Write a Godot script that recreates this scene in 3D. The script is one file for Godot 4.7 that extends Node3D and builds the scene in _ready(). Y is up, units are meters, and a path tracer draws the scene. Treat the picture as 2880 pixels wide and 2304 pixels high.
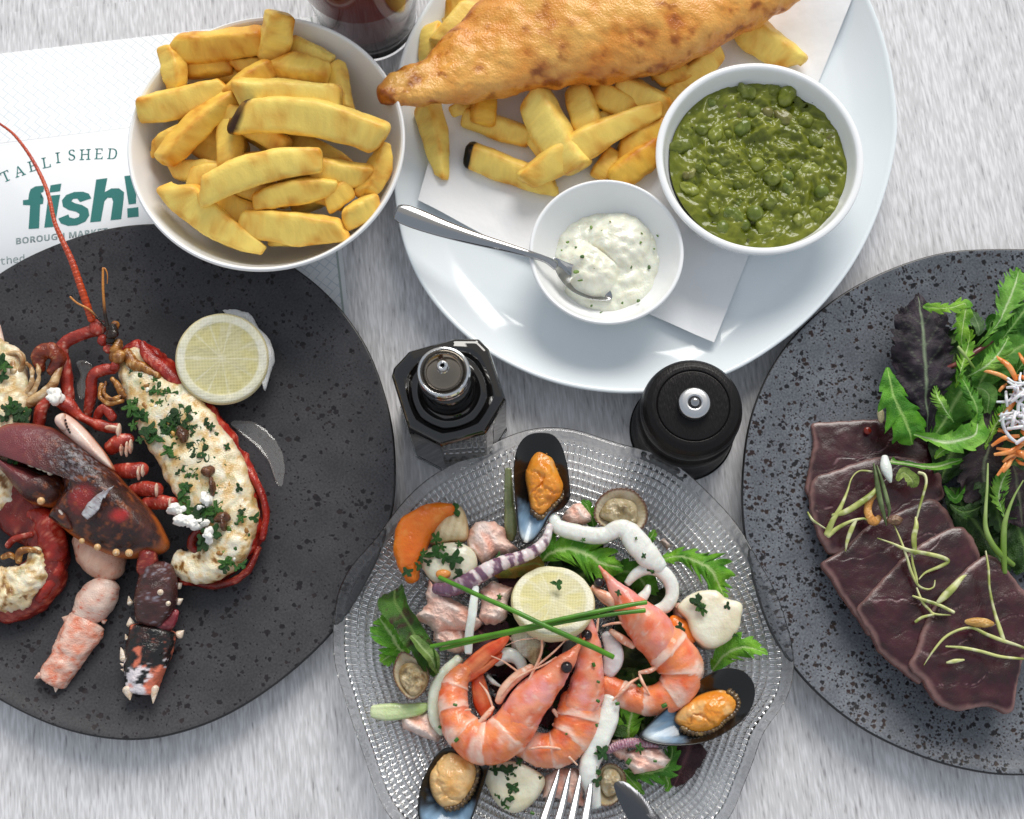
extends Node3D
# A table laid with seafood dishes, seen from above. Units are metres; the table top is y = 0.
# Shapes are traced from measured outlines ("zones" are the scales they were measured in) and given real heights.

const FPX := 4007.0
const UPV := Vector3(0.0, 0.25882, -0.96593)
const FWD := Vector3(0.0, -0.96593, -0.25882)
const EYE := Vector3(0.0, 0.85967, 0.23035)
const ZS := {
	"V": [0.0, 0.0, 0.74861], "N": [0.0, 0.0, 1.0], "1": [0.0, 0.0, 1.7967], "2": [1000.0, 0.0, 1.7967], "3": [0.0, 800.0, 1.327],
	"L1": [0.0, 800.0, 2.695], "L2": [0.0, 1160.0, 2.695], "L3": [0.0, 1440.0, 2.695], "M": [0.0, 300.0, 2.876],
	"S1": [1080.0, 1200.0, 2.695], "S2": [1000.0, 1664.0, 2.695], "S3": [1500.0, 1500.0, 2.145],
	"T1": [2200.0, 1150.0, 3.1706], "T2": [2400.0, 750.0, 2.875], "T3": [2200.0, 1550.0, 3.1706], "B": [1050.0, 900.0, 1.96],
}
var FN := FastNoiseLite.new()
var FB := FastNoiseLite.new()
var rng := RandomNumberGenerator.new()
var mat := {}
var used_names := {}

class MB:
	var v := PackedVector3Array()
	var c := PackedColorArray()
	var uv := PackedVector2Array()
	var i := PackedInt32Array()
	func add(o: MB) -> void:
		var at := v.size()
		v.append_array(o.v)
		c.append_array(o.c)
		uv.append_array(o.uv)
		for k in o.i:
			i.append(k + at)

# ---------- measuring ----------
func P(px: float, py: float, h: float) -> Vector3:
	var d := Vector3((px - 1440.0) / FPX, 0, 0) + UPV * (-(py - 1152.0) / FPX) + FWD
	return EYE + d * ((h - EYE.y) / d.y)

func zn(z: String, x: float, y: float) -> Vector2:
	var s = ZS[z]
	return Vector2(s[0] + x / s[2], s[1] + y / s[2])

func W(z: String, x: float, y: float, hmm: float) -> Vector3:
	var n := zn(z, x, y)
	return P(n.x, n.y, hmm * 0.001)

func size_at(z: String, p: Vector3) -> float:   # metres per unit of that zone
	return (p - EYE).dot(FWD) / FPX / ZS[z][2]

func C(hex: String) -> Color:
	return Color(hex).srgb_to_linear()

func nz(p: Vector3, f: float) -> float:
	return FN.get_noise_3dv(p * f)

func fb(p: Vector3, f: float) -> float:
	return FB.get_noise_3dv(p * f)

func sst(a: float, b: float, x: float) -> float:
	return smoothstep(a, b, x)

# ---------- objects ----------
func numbered(called: String, parent: Node) -> String:
	var key := str(parent.get_instance_id()) + called
	var n: int = used_names.get(key, 0)
	used_names[key] = n + 1
	return called if n == 0 else "%s_%03d" % [called, n]

func tag(o: Node, label: String, category: String, group := "") -> void:
	o.set_meta("label", label)
	if category:
		o.set_meta("category", category)
	if group:
		o.set_meta("group", group)

func thing(called: String, label: String, category: String, at: Vector3, group := "") -> Node3D:
	var o := Node3D.new()
	o.name = numbered(called, self)
	add_child(o, true)
	o.position = at
	tag(o, label, category, group)
	return o

func commit(m: MB, origin: Vector3) -> ArrayMesh:
	var a := []
	a.resize(Mesh.ARRAY_MAX)
	var v := m.v
	for k in v.size():
		v[k] -= origin
	a[Mesh.ARRAY_VERTEX] = v
	if m.c.size() == v.size():
		a[Mesh.ARRAY_COLOR] = m.c
	if m.uv.size() == v.size():
		a[Mesh.ARRAY_TEX_UV] = m.uv
	a[Mesh.ARRAY_INDEX] = m.i
	var st := SurfaceTool.new()
	st.create_from_arrays(a)
	st.generate_normals()
	return st.commit()

func part(parent: Node3D, called: String, m: MB, material: Material, label := "") -> MeshInstance3D:
	var o := MeshInstance3D.new()
	o.mesh = commit(m, parent.global_position)
	o.material_override = material
	o.name = numbered(called, parent)
	parent.add_child(o, true)
	if label:
		o.set_meta("label", label)
	return o

func solo(called: String, label: String, category: String, m: MB, material: Material, group := "") -> MeshInstance3D:
	var lo := m.v[0]
	var hi := m.v[0]
	for p in m.v:
		lo = lo.min(p)
		hi = hi.max(p)
	var at := Vector3((lo.x + hi.x) / 2.0, lo.y, (lo.z + hi.z) / 2.0)
	var o := MeshInstance3D.new()
	o.mesh = commit(m, at)
	o.material_override = material
	o.name = numbered(called, self)
	add_child(o, true)
	o.position = at
	tag(o, label, category, group)
	return o

func put(called: String, label: String, category: String, mesh: Mesh, material: Material, at: Transform3D, group: String) -> MeshInstance3D:
	var o := MeshInstance3D.new()
	o.mesh = mesh
	o.material_override = material
	o.name = numbered(called, self)
	add_child(o, true)
	o.transform = at
	tag(o, label, category, group)
	return o

# ---------- shapes ----------
func rows_to(rows: Array, m: MB) -> void:   # rows of points that go round; clockwise seen from above, from the top centre outwards
	var R := rows.size()
	var S: int = rows[0].size()
	var at := m.v.size()
	for r in rows:
		m.v.append_array(r)
	for k in R - 1:
		for j in S:
			var a := at + k * S + j
			var c := at + k * S + (j + 1) % S
			m.i.append_array(PackedInt32Array([a, a + S, c + S, a, c + S, c]))

func sweep(pos: Array, wt: Array, o: Dictionary) -> MB:   # a body along a path: half widths wt.x (sideways) and wt.y (up)
	var m := MB.new()
	var R: int = o.get("rings", 20)
	var S: int = o.get("seg", 14)
	var pw: float = 2.0 / o.get("p", 2.0)
	var amp: float = o.get("amp", 0.0) * 0.001
	var freq: float = o.get("freq", 100.0)
	var amp2: float = o.get("amp2", 0.0) * 0.001
	var freq2: float = o.get("freq2", 400.0)
	var cap: float = o.get("cap", 0.8)
	var cap1: float = o.get("cap1", cap)
	var ce: float = o.get("capexp", 1.0)
	var NC: int = o.get("ncap", 5)
	var roll0: float = o.get("roll", 0.0)
	var twist: float = o.get("twist", 0.0)
	var hint: Vector3 = o.get("up", Vector3.UP)
	var shear0: float = o.get("shear0", 0.0)
	var shear1: float = o.get("shear1", 0.0)
	var col = o.get("col")
	var wf = o.get("wf")
	var flat_color: Color = o.get("color", Color.WHITE)
	var n := pos.size()
	var cs: Array[Vector3] = []
	var ws: Array[Vector2] = []
	var us: Array[float] = []
	for i in R + 1:
		var f := float(i) / R * (n - 1)
		var k := mini(int(f), n - 2)
		var u := f - k
		var c: Vector3 = pos[k].cubic_interpolate(pos[k + 1], pos[maxi(k - 1, 0)], pos[mini(k + 2, n - 1)], u)
		var w: Vector2 = wt[k].cubic_interpolate(wt[k + 1], wt[maxi(k - 1, 0)], wt[mini(k + 2, n - 1)], u)
		w = w.max(Vector2(0.00005, 0.00005))
		if wf != null:
			w *= wf.call(float(i) / R)
		cs.append(c)
		ws.append(w)
		us.append(float(i) / R)
	var rf: Array[float] = []
	for i in R + 1:
		rf.append(1.0)
	var t0 := (cs[0] - cs[1]).normalized()
	var t1 := (cs[R] - cs[R - 1]).normalized()
	var len0 := minf(ws[0].x, ws[0].y) * cap
	var len1 := minf(ws[R].x, ws[R].y) * cap1
	var c0 := cs[0]
	var c1 := cs[R]
	var w0 := ws[0]
	var w1 := ws[R]
	for k in range(NC - 1, -1, -1):
		var ang := float(k) / NC * PI / 2.0
		var r := pow(sin(ang), ce)
		cs.push_front(c0 + t0 * len0 * cos(ang))
		ws.push_front(w0 * r)
		us.push_front(0.0)
		rf.push_front(r)
		cs.append(c1 + t1 * len1 * cos(ang))
		ws.append(w1 * r)
		us.append(1.0)
		rf.append(r)
	# the pushes above run from the rim to the tip at both ends
	var T := cs.size()
	var ux := PackedFloat32Array()
	var uy := PackedFloat32Array()
	for j in S:
		var a := TAU * j / S
		ux.append(signf(cos(a)) * pow(absf(cos(a)), pw))
		uy.append(signf(sin(a)) * pow(absf(sin(a)), pw))
	for i in T:
		var tan := (cs[mini(i + 1, T - 1)] - cs[maxi(i - 1, 0)]).normalized()
		var side := tan.cross(hint).normalized()
		var up := side.cross(tan)
		var roll := roll0 + twist * us[i]
		if roll != 0.0:
			side = side.rotated(tan, roll)
			up = up.rotated(tan, roll)
		for j in S:
			var d := side * (ux[j] * ws[i].x) + up * (uy[j] * ws[i].y)
			var p := cs[i] + d + tan * ((ux[j] * ws[mini(maxi(i, NC), T - 1 - NC)].x) * (shear0 * smoothstep(0.25, 0.0, us[i]) + shear1 * smoothstep(0.75, 1.0, us[i])) * (0.4 + 0.6 * rf[i]))
			var e := 0.0
			if amp > 0.0:
				e = FB.get_noise_3dv(p * freq) * amp
			if amp2 > 0.0:
				e += FN.get_noise_3dv(p * freq2) * amp2
			if e != 0.0:
				p += d.normalized() * e * rf[i]
			m.v.append(p)
			m.c.append(col.call(us[i], float(j) / S, p, e) if col != null else flat_color)
	for i in T - 1:
		for j in S:
			var a := i * S + j
			var b := i * S + (j + 1) % S
			m.i.append_array(PackedInt32Array([a, b, a + S, b, b + S, a + S]))
	return m

func tube(z: String, pts: Array, o := {}) -> MB:   # points: x, y, height of the axis in mm, half width, half thickness in mm
	var pos := []
	var wt := []
	for q in pts:
		var p := W(z, q[0], q[1], q[2])
		var w: float = q[3] * size_at(z, p)
		pos.append(p)
		wt.append(Vector2(w, q[4] * 0.001 if q.size() > 4 else w * o.get("flat", 1.0)))
	return sweep(pos, wt, o)

func outline(z: String, pts: Array, hmm: float, n: int, sharp := false) -> Array:   # evenly spaced world points round a closed outline, clockwise from above
	var raw := []
	for q in pts:
		raw.append(W(z, q[0], q[1], hmm))
	var area := 0.0
	for k in raw.size():
		var a: Vector3 = raw[k]
		var b: Vector3 = raw[(k + 1) % raw.size()]
		area += a.x * b.z - b.x * a.z
	if area < 0.0:
		raw.reverse()
	var dense := []
	var N := raw.size()
	for k in N:
		for s in 8:
			var u := s / 8.0
			if sharp:
				dense.append(raw[k].lerp(raw[(k + 1) % N], u))
			else:
				dense.append(raw[k].cubic_interpolate(raw[(k + 1) % N], raw[(k + N - 1) % N], raw[(k + 2) % N], u))
	var lens := [0.0]
	for k in dense.size():
		lens.append(lens[k] + dense[k].distance_to(dense[(k + 1) % dense.size()]))
	var out := []
	var at := 0
	for j in n:
		var want: float = lens[-1] * j / n
		while lens[at + 1] < want:
			at += 1
		out.append(dense[at].lerp(dense[(at + 1) % dense.size()], (want - lens[at]) / maxf(lens[at + 1] - lens[at], 1e-9)))
	return out

func pillow(z: String, pts: Array, h0: float, H: float, o := {}) -> MB:   # a rounded slab over an outline: edge at height h0 mm, crown H mm above it
	var m := MB.new()
	var n: int = o.get("n", 48)
	var R: int = o.get("rings", 12)
	var ea: float = o.get("a", 2.0)
	var eb: float = o.get("b", 0.5)
	var side: float = o.get("side", 1.0) * 0.001
	var amp: float = o.get("amp", 0.0) * 0.001
	var freq: float = o.get("freq", 100.0)
	var amp2: float = o.get("amp2", 0.0) * 0.001
	var freq2: float = o.get("freq2", 400.0)
	var jag: float = o.get("jag", 0.0)
	var jf: float = o.get("jagfreq", 150.0)
	var tilt: Vector2 = o.get("tilt", Vector2.ZERO)
	var hf = o.get("hf")
	var col = o.get("col")
	var flat_color: Color = o.get("color", Color.WHITE)
	var ol := outline(z, pts, h0, n, o.get("sharp", false))
	var ctr := Vector3.ZERO
	for p in ol:
		ctr += p / n
	if o.has("c"):
		ctr = W(z, o.c[0], o.c[1], h0)
	if jag > 0.0:
		for j in n:
			ol[j] = ctr + (ol[j] - ctr) * (1.0 + jag * FB.get_noise_3dv(ol[j] * jf))
	var rows := []
	var bias: float = o.get("bias", 0.75)
	for k in R + 1:
		var r := pow(float(k) / R, bias)
		if k == R - 1:
			r = maxf(r, 0.985)
		var row := PackedVector3Array()
		var H2 := H * 0.001 * pow(maxf(1.0 - pow(r, ea), 0.0), eb)
		for j in n:
			var p: Vector3 = ctr + (ol[j] - ctr) * r
			var q := p
			q.y += H2 + (p.x - ctr.x) * tilt.x + (p.z - ctr.z) * tilt.y
			var e := 0.0
			if amp > 0.0:
				e = FB.get_noise_3dv(p * freq) * amp
			if amp2 > 0.0:
				e += FN.get_noise_3dv(p * freq2) * amp2
			var keep := 1.0 - pow(r, 6.0) * 0.6
			q.y += e * keep
			if hf != null:
				q.y += hf.call(p, r) * keep
			row.append(q)
			m.c.append(col.call(r, float(j) / n, q, e) if col != null else flat_color)
		rows.append(row)
	for f in [[1.0, 0.5], [0.97, 1.0], [0.0, 1.0]]:
		var row := PackedVector3Array()
		for j in n:
			var p: Vector3 = ctr + (ol[j] - ctr) * f[0]
			p.y += -side * f[1] + (p.x - ctr.x) * tilt.x + (p.z - ctr.z) * tilt.y
			row.append(p)
			m.c.append(col.call(1.05 + f[1] * 0.1, float(j) / n, p, 0.0) if col != null else flat_color)
		rows.append(row)
	rows_to(rows, m)
	return m

func lathe(ctr: Vector3, rad: Array, prof: Array, o := {}) -> MB:   # profile [share of the radius, height in mm] from the top centre outwards and back underneath; rad is the radius round the circle
	var m := MB.new()
	var n := rad.size()
	var basis: Basis = o.get("basis", Basis.IDENTITY)
	var col = o.get("col")
	var flat_color: Color = o.get("color", Color.WHITE)
	var per: int = o.get("per", 1)
	var amp: float = o.get("amp", 0.0) * 0.001
	var uvs: float = o.get("uv", 0.0)
	var pts := []
	for k in prof.size() - 1:
		for s in per:
			var a := Vector2(prof[k][0], prof[k][1])
			var b := Vector2(prof[k + 1][0], prof[k + 1][1])
			if o.get("smooth", false):
				var pre: Array = prof[maxi(k - 1, 0)]
				var post: Array = prof[mini(k + 2, prof.size() - 1)]
				pts.append(a.cubic_interpolate(b, Vector2(pre[0], pre[1]), Vector2(post[0], post[1]), float(s) / per))
			else:
				pts.append(a.lerp(b, float(s) / per))
	pts.append(Vector2(prof[-1][0], prof[-1][1]))
	var rows := []
	for k in pts.size():
		var row := PackedVector3Array()
		for j in n:
			var a := TAU * j / n
			var r: float = rad[j] * pts[k].x
			var q := Vector3(cos(a) * r, pts[k].y * 0.001, sin(a) * r)
			if amp > 0.0:
				q.y += FB.get_noise_3dv((ctr + q) * o.get("freq", 60.0)) * amp
			var p := ctr + basis * q
			row.append(p)
			m.c.append(col.call(pts[k].x, a, p, pts[k].y) if col != null else flat_color)
			if uvs > 0.0:
				m.uv.append(Vector2(q.x / uvs + 0.5, q.z / uvs + 0.5))
		rows.append(row)
	rows_to(rows, m)
	return m

func ring_of(r: float, n: int) -> Array:
	var a := []
	for j in n:
		a.append(r)
	return a

func radii(z: String, pts: Array, hmm: float, ctr: Vector3, n: int, sharp := false) -> Array:   # the radius of an outline round ctr, direction by direction
	var ol := outline(z, pts, hmm, 720 if not sharp else 3000, sharp)
	var sum := []
	var cnt := []
	for j in n:
		sum.append(0.0)
		cnt.append(0)
	for p in ol:
		var d: Vector3 = p - ctr
		var j := posmod(int(round(atan2(d.z, d.x) / TAU * n)), n)
		sum[j] += Vector2(d.x, d.z).length()
		cnt[j] += 1
	var out := []
	for j in n:
		if cnt[j] > 0:
			out.append(sum[j] / cnt[j])
		else:
			out.append(-1.0)
	for j in n:
		if out[j] < 0.0:
			var a := j
			var b := j
			while out[posmod(a, n)] < 0.0:
				a -= 1
			while out[posmod(b, n)] < 0.0:
				b += 1
			out[j] = lerpf(out[posmod(a, n)], out[posmod(b, n)], float(j - a) / (b - a))
	var soft := []
	var reach := maxi(1, n / 90) if not sharp else 1
	for j in n:
		var s := 0.0
		for k in range(-reach, reach + 1):
			s += out[posmod(j + k, n)]
		soft.append(s / (2 * reach + 1))
	return soft

func blob(ctr: Vector3, rad: Vector3, o := {}) -> MB:
	var m := MB.new()
	var n: int = o.get("n", 14)
	var R: int = o.get("rings", 8)
	var amp: float = o.get("amp", 0.0) * 0.001
	var freq: float = o.get("freq", 150.0)
	var basis: Basis = o.get("basis", Basis.IDENTITY)
	var col = o.get("col")
	var flat_color: Color = o.get("color", Color.WHITE)
	var rows := []
	for k in R + 1:
		var t := PI * k / R
		var row := PackedVector3Array()
		for j in n:
			var a := TAU * j / n
			var d := Vector3(sin(t) * cos(a), cos(t), sin(t) * sin(a))
			var p := ctr + basis * (d * rad)
			var e := 0.0
			if amp > 0.0:
				e = FB.get_noise_3dv(p * freq) * amp
				p += (basis * d) * e
			row.append(p)
			m.c.append(col.call(float(k) / R, float(j) / n, p, e) if col != null else flat_color)
		rows.append(row)
	rows_to(rows, m)
	return m

func leaf(z: String, pts: Array, o := {}) -> MB:   # a leaf along its midrib: x, y, height mm, half width
	var m := MB.new()
	var R: int = o.get("rings", 64)
	var A: int = o.get("across", 5)
	var teeth: float = o.get("teeth", 9.0)
	var depth: float = o.get("depth", 0.3)
	var skew: float = o.get("skew", 0.4)
	var curl: float = o.get("curl", 0.0) * 0.001
	var ripple: float = o.get("ripple", 1.2) * 0.001
	var lean: float = o.get("lean", 0.0)
	var sharpness: float = o.get("sharp", 1.5)
	var col = o.get("col")
	var ph: float = o.get("phase", 0.0)
	var pos := []
	var ws := []
	for q in pts:
		var p := W(z, q[0], q[1], q[2])
		pos.append(p)
		ws.append(Vector2(q[3] * size_at(z, p), 0))
	var n := pos.size()
	var cs: Array[Vector3] = []
	var wd: Array[float] = []
	for i in R + 1:
		var f := float(i) / R * (n - 1)
		var k := mini(int(f), n - 2)
		var u := f - k
		cs.append(pos[k].cubic_interpolate(pos[k + 1], pos[maxi(k - 1, 0)], pos[mini(k + 2, n - 1)], u))
		wd.append(maxf(ws[k].cubic_interpolate(ws[k + 1], ws[maxi(k - 1, 0)], ws[mini(k + 2, n - 1)], u).x, 0.0001))
	for i in R + 1:
		var u := float(i) / R
		var tan := (cs[mini(i + 1, R)] - cs[maxi(i - 1, 0)]).normalized()
		var side := tan.cross(Vector3.UP).normalized()
		var up := side.cross(tan)
		if lean != 0.0:
			side = side.rotated(tan, lean)
			up = up.rotated(tan, lean)
		for k in range(-A, A + 1):
			var t := float(k) / A
			var saw := fposmod(u * teeth + (0.37 if k < 0 else 0.0) + ph + 0.15 * sin(u * 23.0 + ph * 9.0), 1.0)
			var edge := 1.0 - depth * pow(1.0 - saw, sharpness) * (0.75 + 0.7 * FN.get_noise_2d(u * teeth * 0.9 + ph * 31.0, float(signi(k)) * 7.0 + ph))
			var w := wd[i] * edge
			var p := cs[i] + side * (t * w) + tan * (skew * pow(absf(t), 1.6) * w)
			var q := p
			var wave := FN.get_noise_3dv(p * 75.0) * ripple * (0.35 + absf(t)) + FN.get_noise_3dv(p * 230.0) * ripple * 0.35 * absf(t)
			q += up * (curl * t * t * (wd[i] / 0.012) + wave)
			if absf(t) < 0.01:
				q -= up * 0.0003
			m.v.append(q)
			m.c.append(col.call(u, t, q, 0.0))
	var S := 2 * A + 1
	for i in R:
		for j in S - 1:
			var a := i * S + j
			m.i.append_array(PackedInt32Array([a, a + S, a + S + 1, a, a + S + 1, a + 1]))
	return m

func plate_flat(pts: Array, thick: float, m: MB) -> void:   # a flat shape from world points, with a thickness
	var flat := PackedVector2Array()
	for p in pts:
		flat.append(Vector2(p.x, p.z))
	if not Geometry2D.is_polygon_clockwise(flat):
		flat.reverse()
	var tri := Geometry2D.triangulate_polygon(flat)
	var at := m.v.size()
	var h: float = pts[0].y
	for q in flat:
		m.v.append(Vector3(q.x, h + thick, q.y))
	for k in range(0, tri.size(), 3):
		var a := flat[tri[k]]
		var b := flat[tri[k + 1]]
		var c := flat[tri[k + 2]]
		if (b - a).cross(c - a) > 0.0:   # clockwise seen from above
			m.i.append_array(PackedInt32Array([at + tri[k], at + tri[k + 1], at + tri[k + 2]]))
		else:
			m.i.append_array(PackedInt32Array([at + tri[k], at + tri[k + 2], at + tri[k + 1]]))

func P2(z: String, pts: Array, hmm: float) -> Array:
	var out := []
	for q in pts:
		out.append(W(z, q[0], q[1], hmm))
	return out

# ---------- textures and materials ----------
func noise_tex(freq: float, cellular := false, octaves := 3) -> NoiseTexture2D:
	var n := FastNoiseLite.new()
	n.seed = 11
	n.frequency = freq
	n.noise_type = FastNoiseLite.TYPE_CELLULAR if cellular else FastNoiseLite.TYPE_SIMPLEX_SMOOTH
	n.fractal_octaves = octaves
	var t := NoiseTexture2D.new()
	t.width = 256
	t.height = 256
	t.seamless = true
	t.noise = n
	return t

func vc(rough: float, spec := 0.5, bump: Texture2D = null, bscale := 0.03, period := 0.03) -> StandardMaterial3D:   # takes its colours from the vertices
	var m := StandardMaterial3D.new()
	m.vertex_color_use_as_albedo = true
	m.roughness = rough
	m.metallic_specular = spec
	if bump:
		m.heightmap_enabled = true
		m.heightmap_texture = bump
		m.heightmap_scale = bscale
		m.uv1_triplanar = true
		m.uv1_scale = Vector3.ONE / period
	return m

func plain(hex: String, rough: float, spec := 0.5, metal := 0.0) -> StandardMaterial3D:
	var m := StandardMaterial3D.new()
	m.albedo_color = Color(hex)
	m.roughness = rough
	m.metallic_specular = spec
	m.metallic = metal
	return m

func glass(hex: String, alpha: float, rough := 0.0) -> StandardMaterial3D:
	var m := StandardMaterial3D.new()
	m.albedo_color = Color(Color(hex), alpha)
	m.roughness = rough
	m.refraction_enabled = true
	m.refraction_scale = 0.05
	return m

func wood_images() -> Array:
	var size := 1536
	var layers := []
	for s in [[7, 0.12, 8], [8, 0.03, 5], [9, 0.25, 8], [10, 0.004, 3], [21, 0.17, 8]]:
		var n := FastNoiseLite.new()
		n.seed = s[0]
		n.frequency = s[1]
		n.noise_type = FastNoiseLite.TYPE_SIMPLEX_SMOOTH
		n.fractal_octaves = 3
		n.domain_warp_enabled = true
		n.domain_warp_amplitude = 5.0
		n.domain_warp_frequency = 0.02
		var im := n.get_seamless_image(size, size / s[2])
		im.convert(Image.FORMAT_L8)
		im.resize(size, size, Image.INTERPOLATE_CUBIC)
		layers.append(im.get_data())
	var a: PackedByteArray = layers[0]
	var b: PackedByteArray = layers[1]
	var c: PackedByteArray = layers[2]
	var d: PackedByteArray = layers[3]
	var e: PackedByteArray = layers[4]
	var rgb := PackedByteArray()
	rgb.resize(size * size * 3)
	var hgt := PackedByteArray()
	hgt.resize(size * size)
	var lut := PackedByteArray()
	for k in 256:
		var t := k / 255.0
		var base := Color("9a989b").lerp(Color("c8c7c9"), smoothstep(0.10, 0.46, t)).lerp(Color("e2e1e4"), smoothstep(0.46, 0.85, t))
		lut.append_array(PackedByteArray([base.r8, base.g8, base.b8]))
	for k in size * size:
		var x := 150.0 + (a[k] - 128) * 0.48 + (c[k] - 128) * 0.62 + (b[k] - 128) * 0.20 + (d[k] - 128) * 0.15
		if e[k] < 70:
			x -= (70 - e[k]) * 1.6
		var t := clampi(int(x), 0, 255)
		rgb[k * 3] = lut[t * 3]
		rgb[k * 3 + 1] = lut[t * 3 + 1]
		rgb[k * 3 + 2] = lut[t * 3 + 2]
		hgt[k] = t
	return [ImageTexture.create_from_image(Image.create_from_data(size, size, false, Image.FORMAT_RGB8, rgb)), ImageTexture.create_from_image(Image.create_from_data(size, size, false, Image.FORMAT_L8, hgt))]

func stone_images(lo: Color, hi: Color, dots: Array, spots: int, seed_: int, rmin: float, rmax: float) -> Array:
	var size := 1152
	var n := FastNoiseLite.new()
	n.seed = seed_
	n.frequency = 0.16
	n.fractal_octaves = 3
	n.noise_type = FastNoiseLite.TYPE_SIMPLEX_SMOOTH
	var fine := n.get_image(size, size)
	n.frequency = 0.008
	var broad := n.get_image(size, size)
	fine.convert(Image.FORMAT_L8)
	broad.convert(Image.FORMAT_L8)
	var fd := fine.get_data()
	var bd := broad.get_data()
	var rgb := PackedByteArray()
	rgb.resize(size * size * 3)
	var hgt := PackedByteArray()
	hgt.resize(size * size)
	for k in size * size:
		var t := clampf(fd[k] / 255.0 * 0.75 + bd[k] / 255.0 * 0.5 - 0.12, 0.0, 1.0)
		rgb[k * 3] = int(255.0 * lerpf(lo.r, hi.r, t))
		rgb[k * 3 + 1] = int(255.0 * lerpf(lo.g, hi.g, t))
		rgb[k * 3 + 2] = int(255.0 * lerpf(lo.b, hi.b, t))
		hgt[k] = 170 + int(30.0 * t)
	rng.seed = seed_
	for s in spots:
		var q := rng.randf()
		var r := rmin + (rmax - rmin) * pow(q, 7.0)
		var cx := rng.randf() * size
		var cy := rng.randf() * size
		if broad.get_pixel(int(cx) % size, int(cy) % size).r < rng.randf_range(0.15, 0.62):
			continue
		var col: Color = dots[rng.randi() % dots.size()]
		var ex := rng.randf_range(0.75, 1.3)
		for y in range(int(cy - r - 2), int(cy + r + 3)):
			for x in range(int(cx - r * ex - 2), int(cx + r * ex + 3)):
				if x < 0 or y < 0 or x >= size or y >= size:
					continue
				var dd := Vector2((x - cx) / ex, y - cy).length() + (fd[(y * size + x)] - 128) * 0.012
				var f := clampf(r - dd + 0.6, 0.0, 1.0)
				if f <= 0.0:
					continue
				var k := y * size + x
				rgb[k * 3] = int(lerpf(rgb[k * 3], col.r8, f * 0.92))
				rgb[k * 3 + 1] = int(lerpf(rgb[k * 3 + 1], col.g8, f * 0.92))
				rgb[k * 3 + 2] = int(lerpf(rgb[k * 3 + 2], col.b8, f * 0.92))
				hgt[k] = int(lerpf(hgt[k], 60.0, f))
	return [ImageTexture.create_from_image(Image.create_from_data(size, size, false, Image.FORMAT_RGB8, rgb)), ImageTexture.create_from_image(Image.create_from_data(size, size, false, Image.FORMAT_L8, hgt))]

func weave_images() -> Array:
	var s := 96
	var im := Image.create(s, s, false, Image.FORMAT_RGB8)
	var hg := Image.create(s, s, false, Image.FORMAT_L8)
	rng.seed = 5
	for y in s:
		for x in s:
			var u := absf(fposmod(x / 8.0, 1.0) - 0.5) * 2.0
			var v := absf(fposmod(y / 8.0, 1.0) - 0.5) * 2.0
			var thread := maxf(smoothstep(0.35, 0.8, u) * 0.95, smoothstep(0.35, 0.8, v))
			thread = clampf(thread + rng.randf_range(-0.08, 0.08), 0.0, 1.0)
			im.set_pixel(x, y, Color(0.87, 0.86, 0.80).lerp(Color(1, 1, 1), thread))
			hg.set_pixel(x, y, Color(thread, thread, thread))
	return [ImageTexture.create_from_image(im), ImageTexture.create_from_image(hg)]

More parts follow.
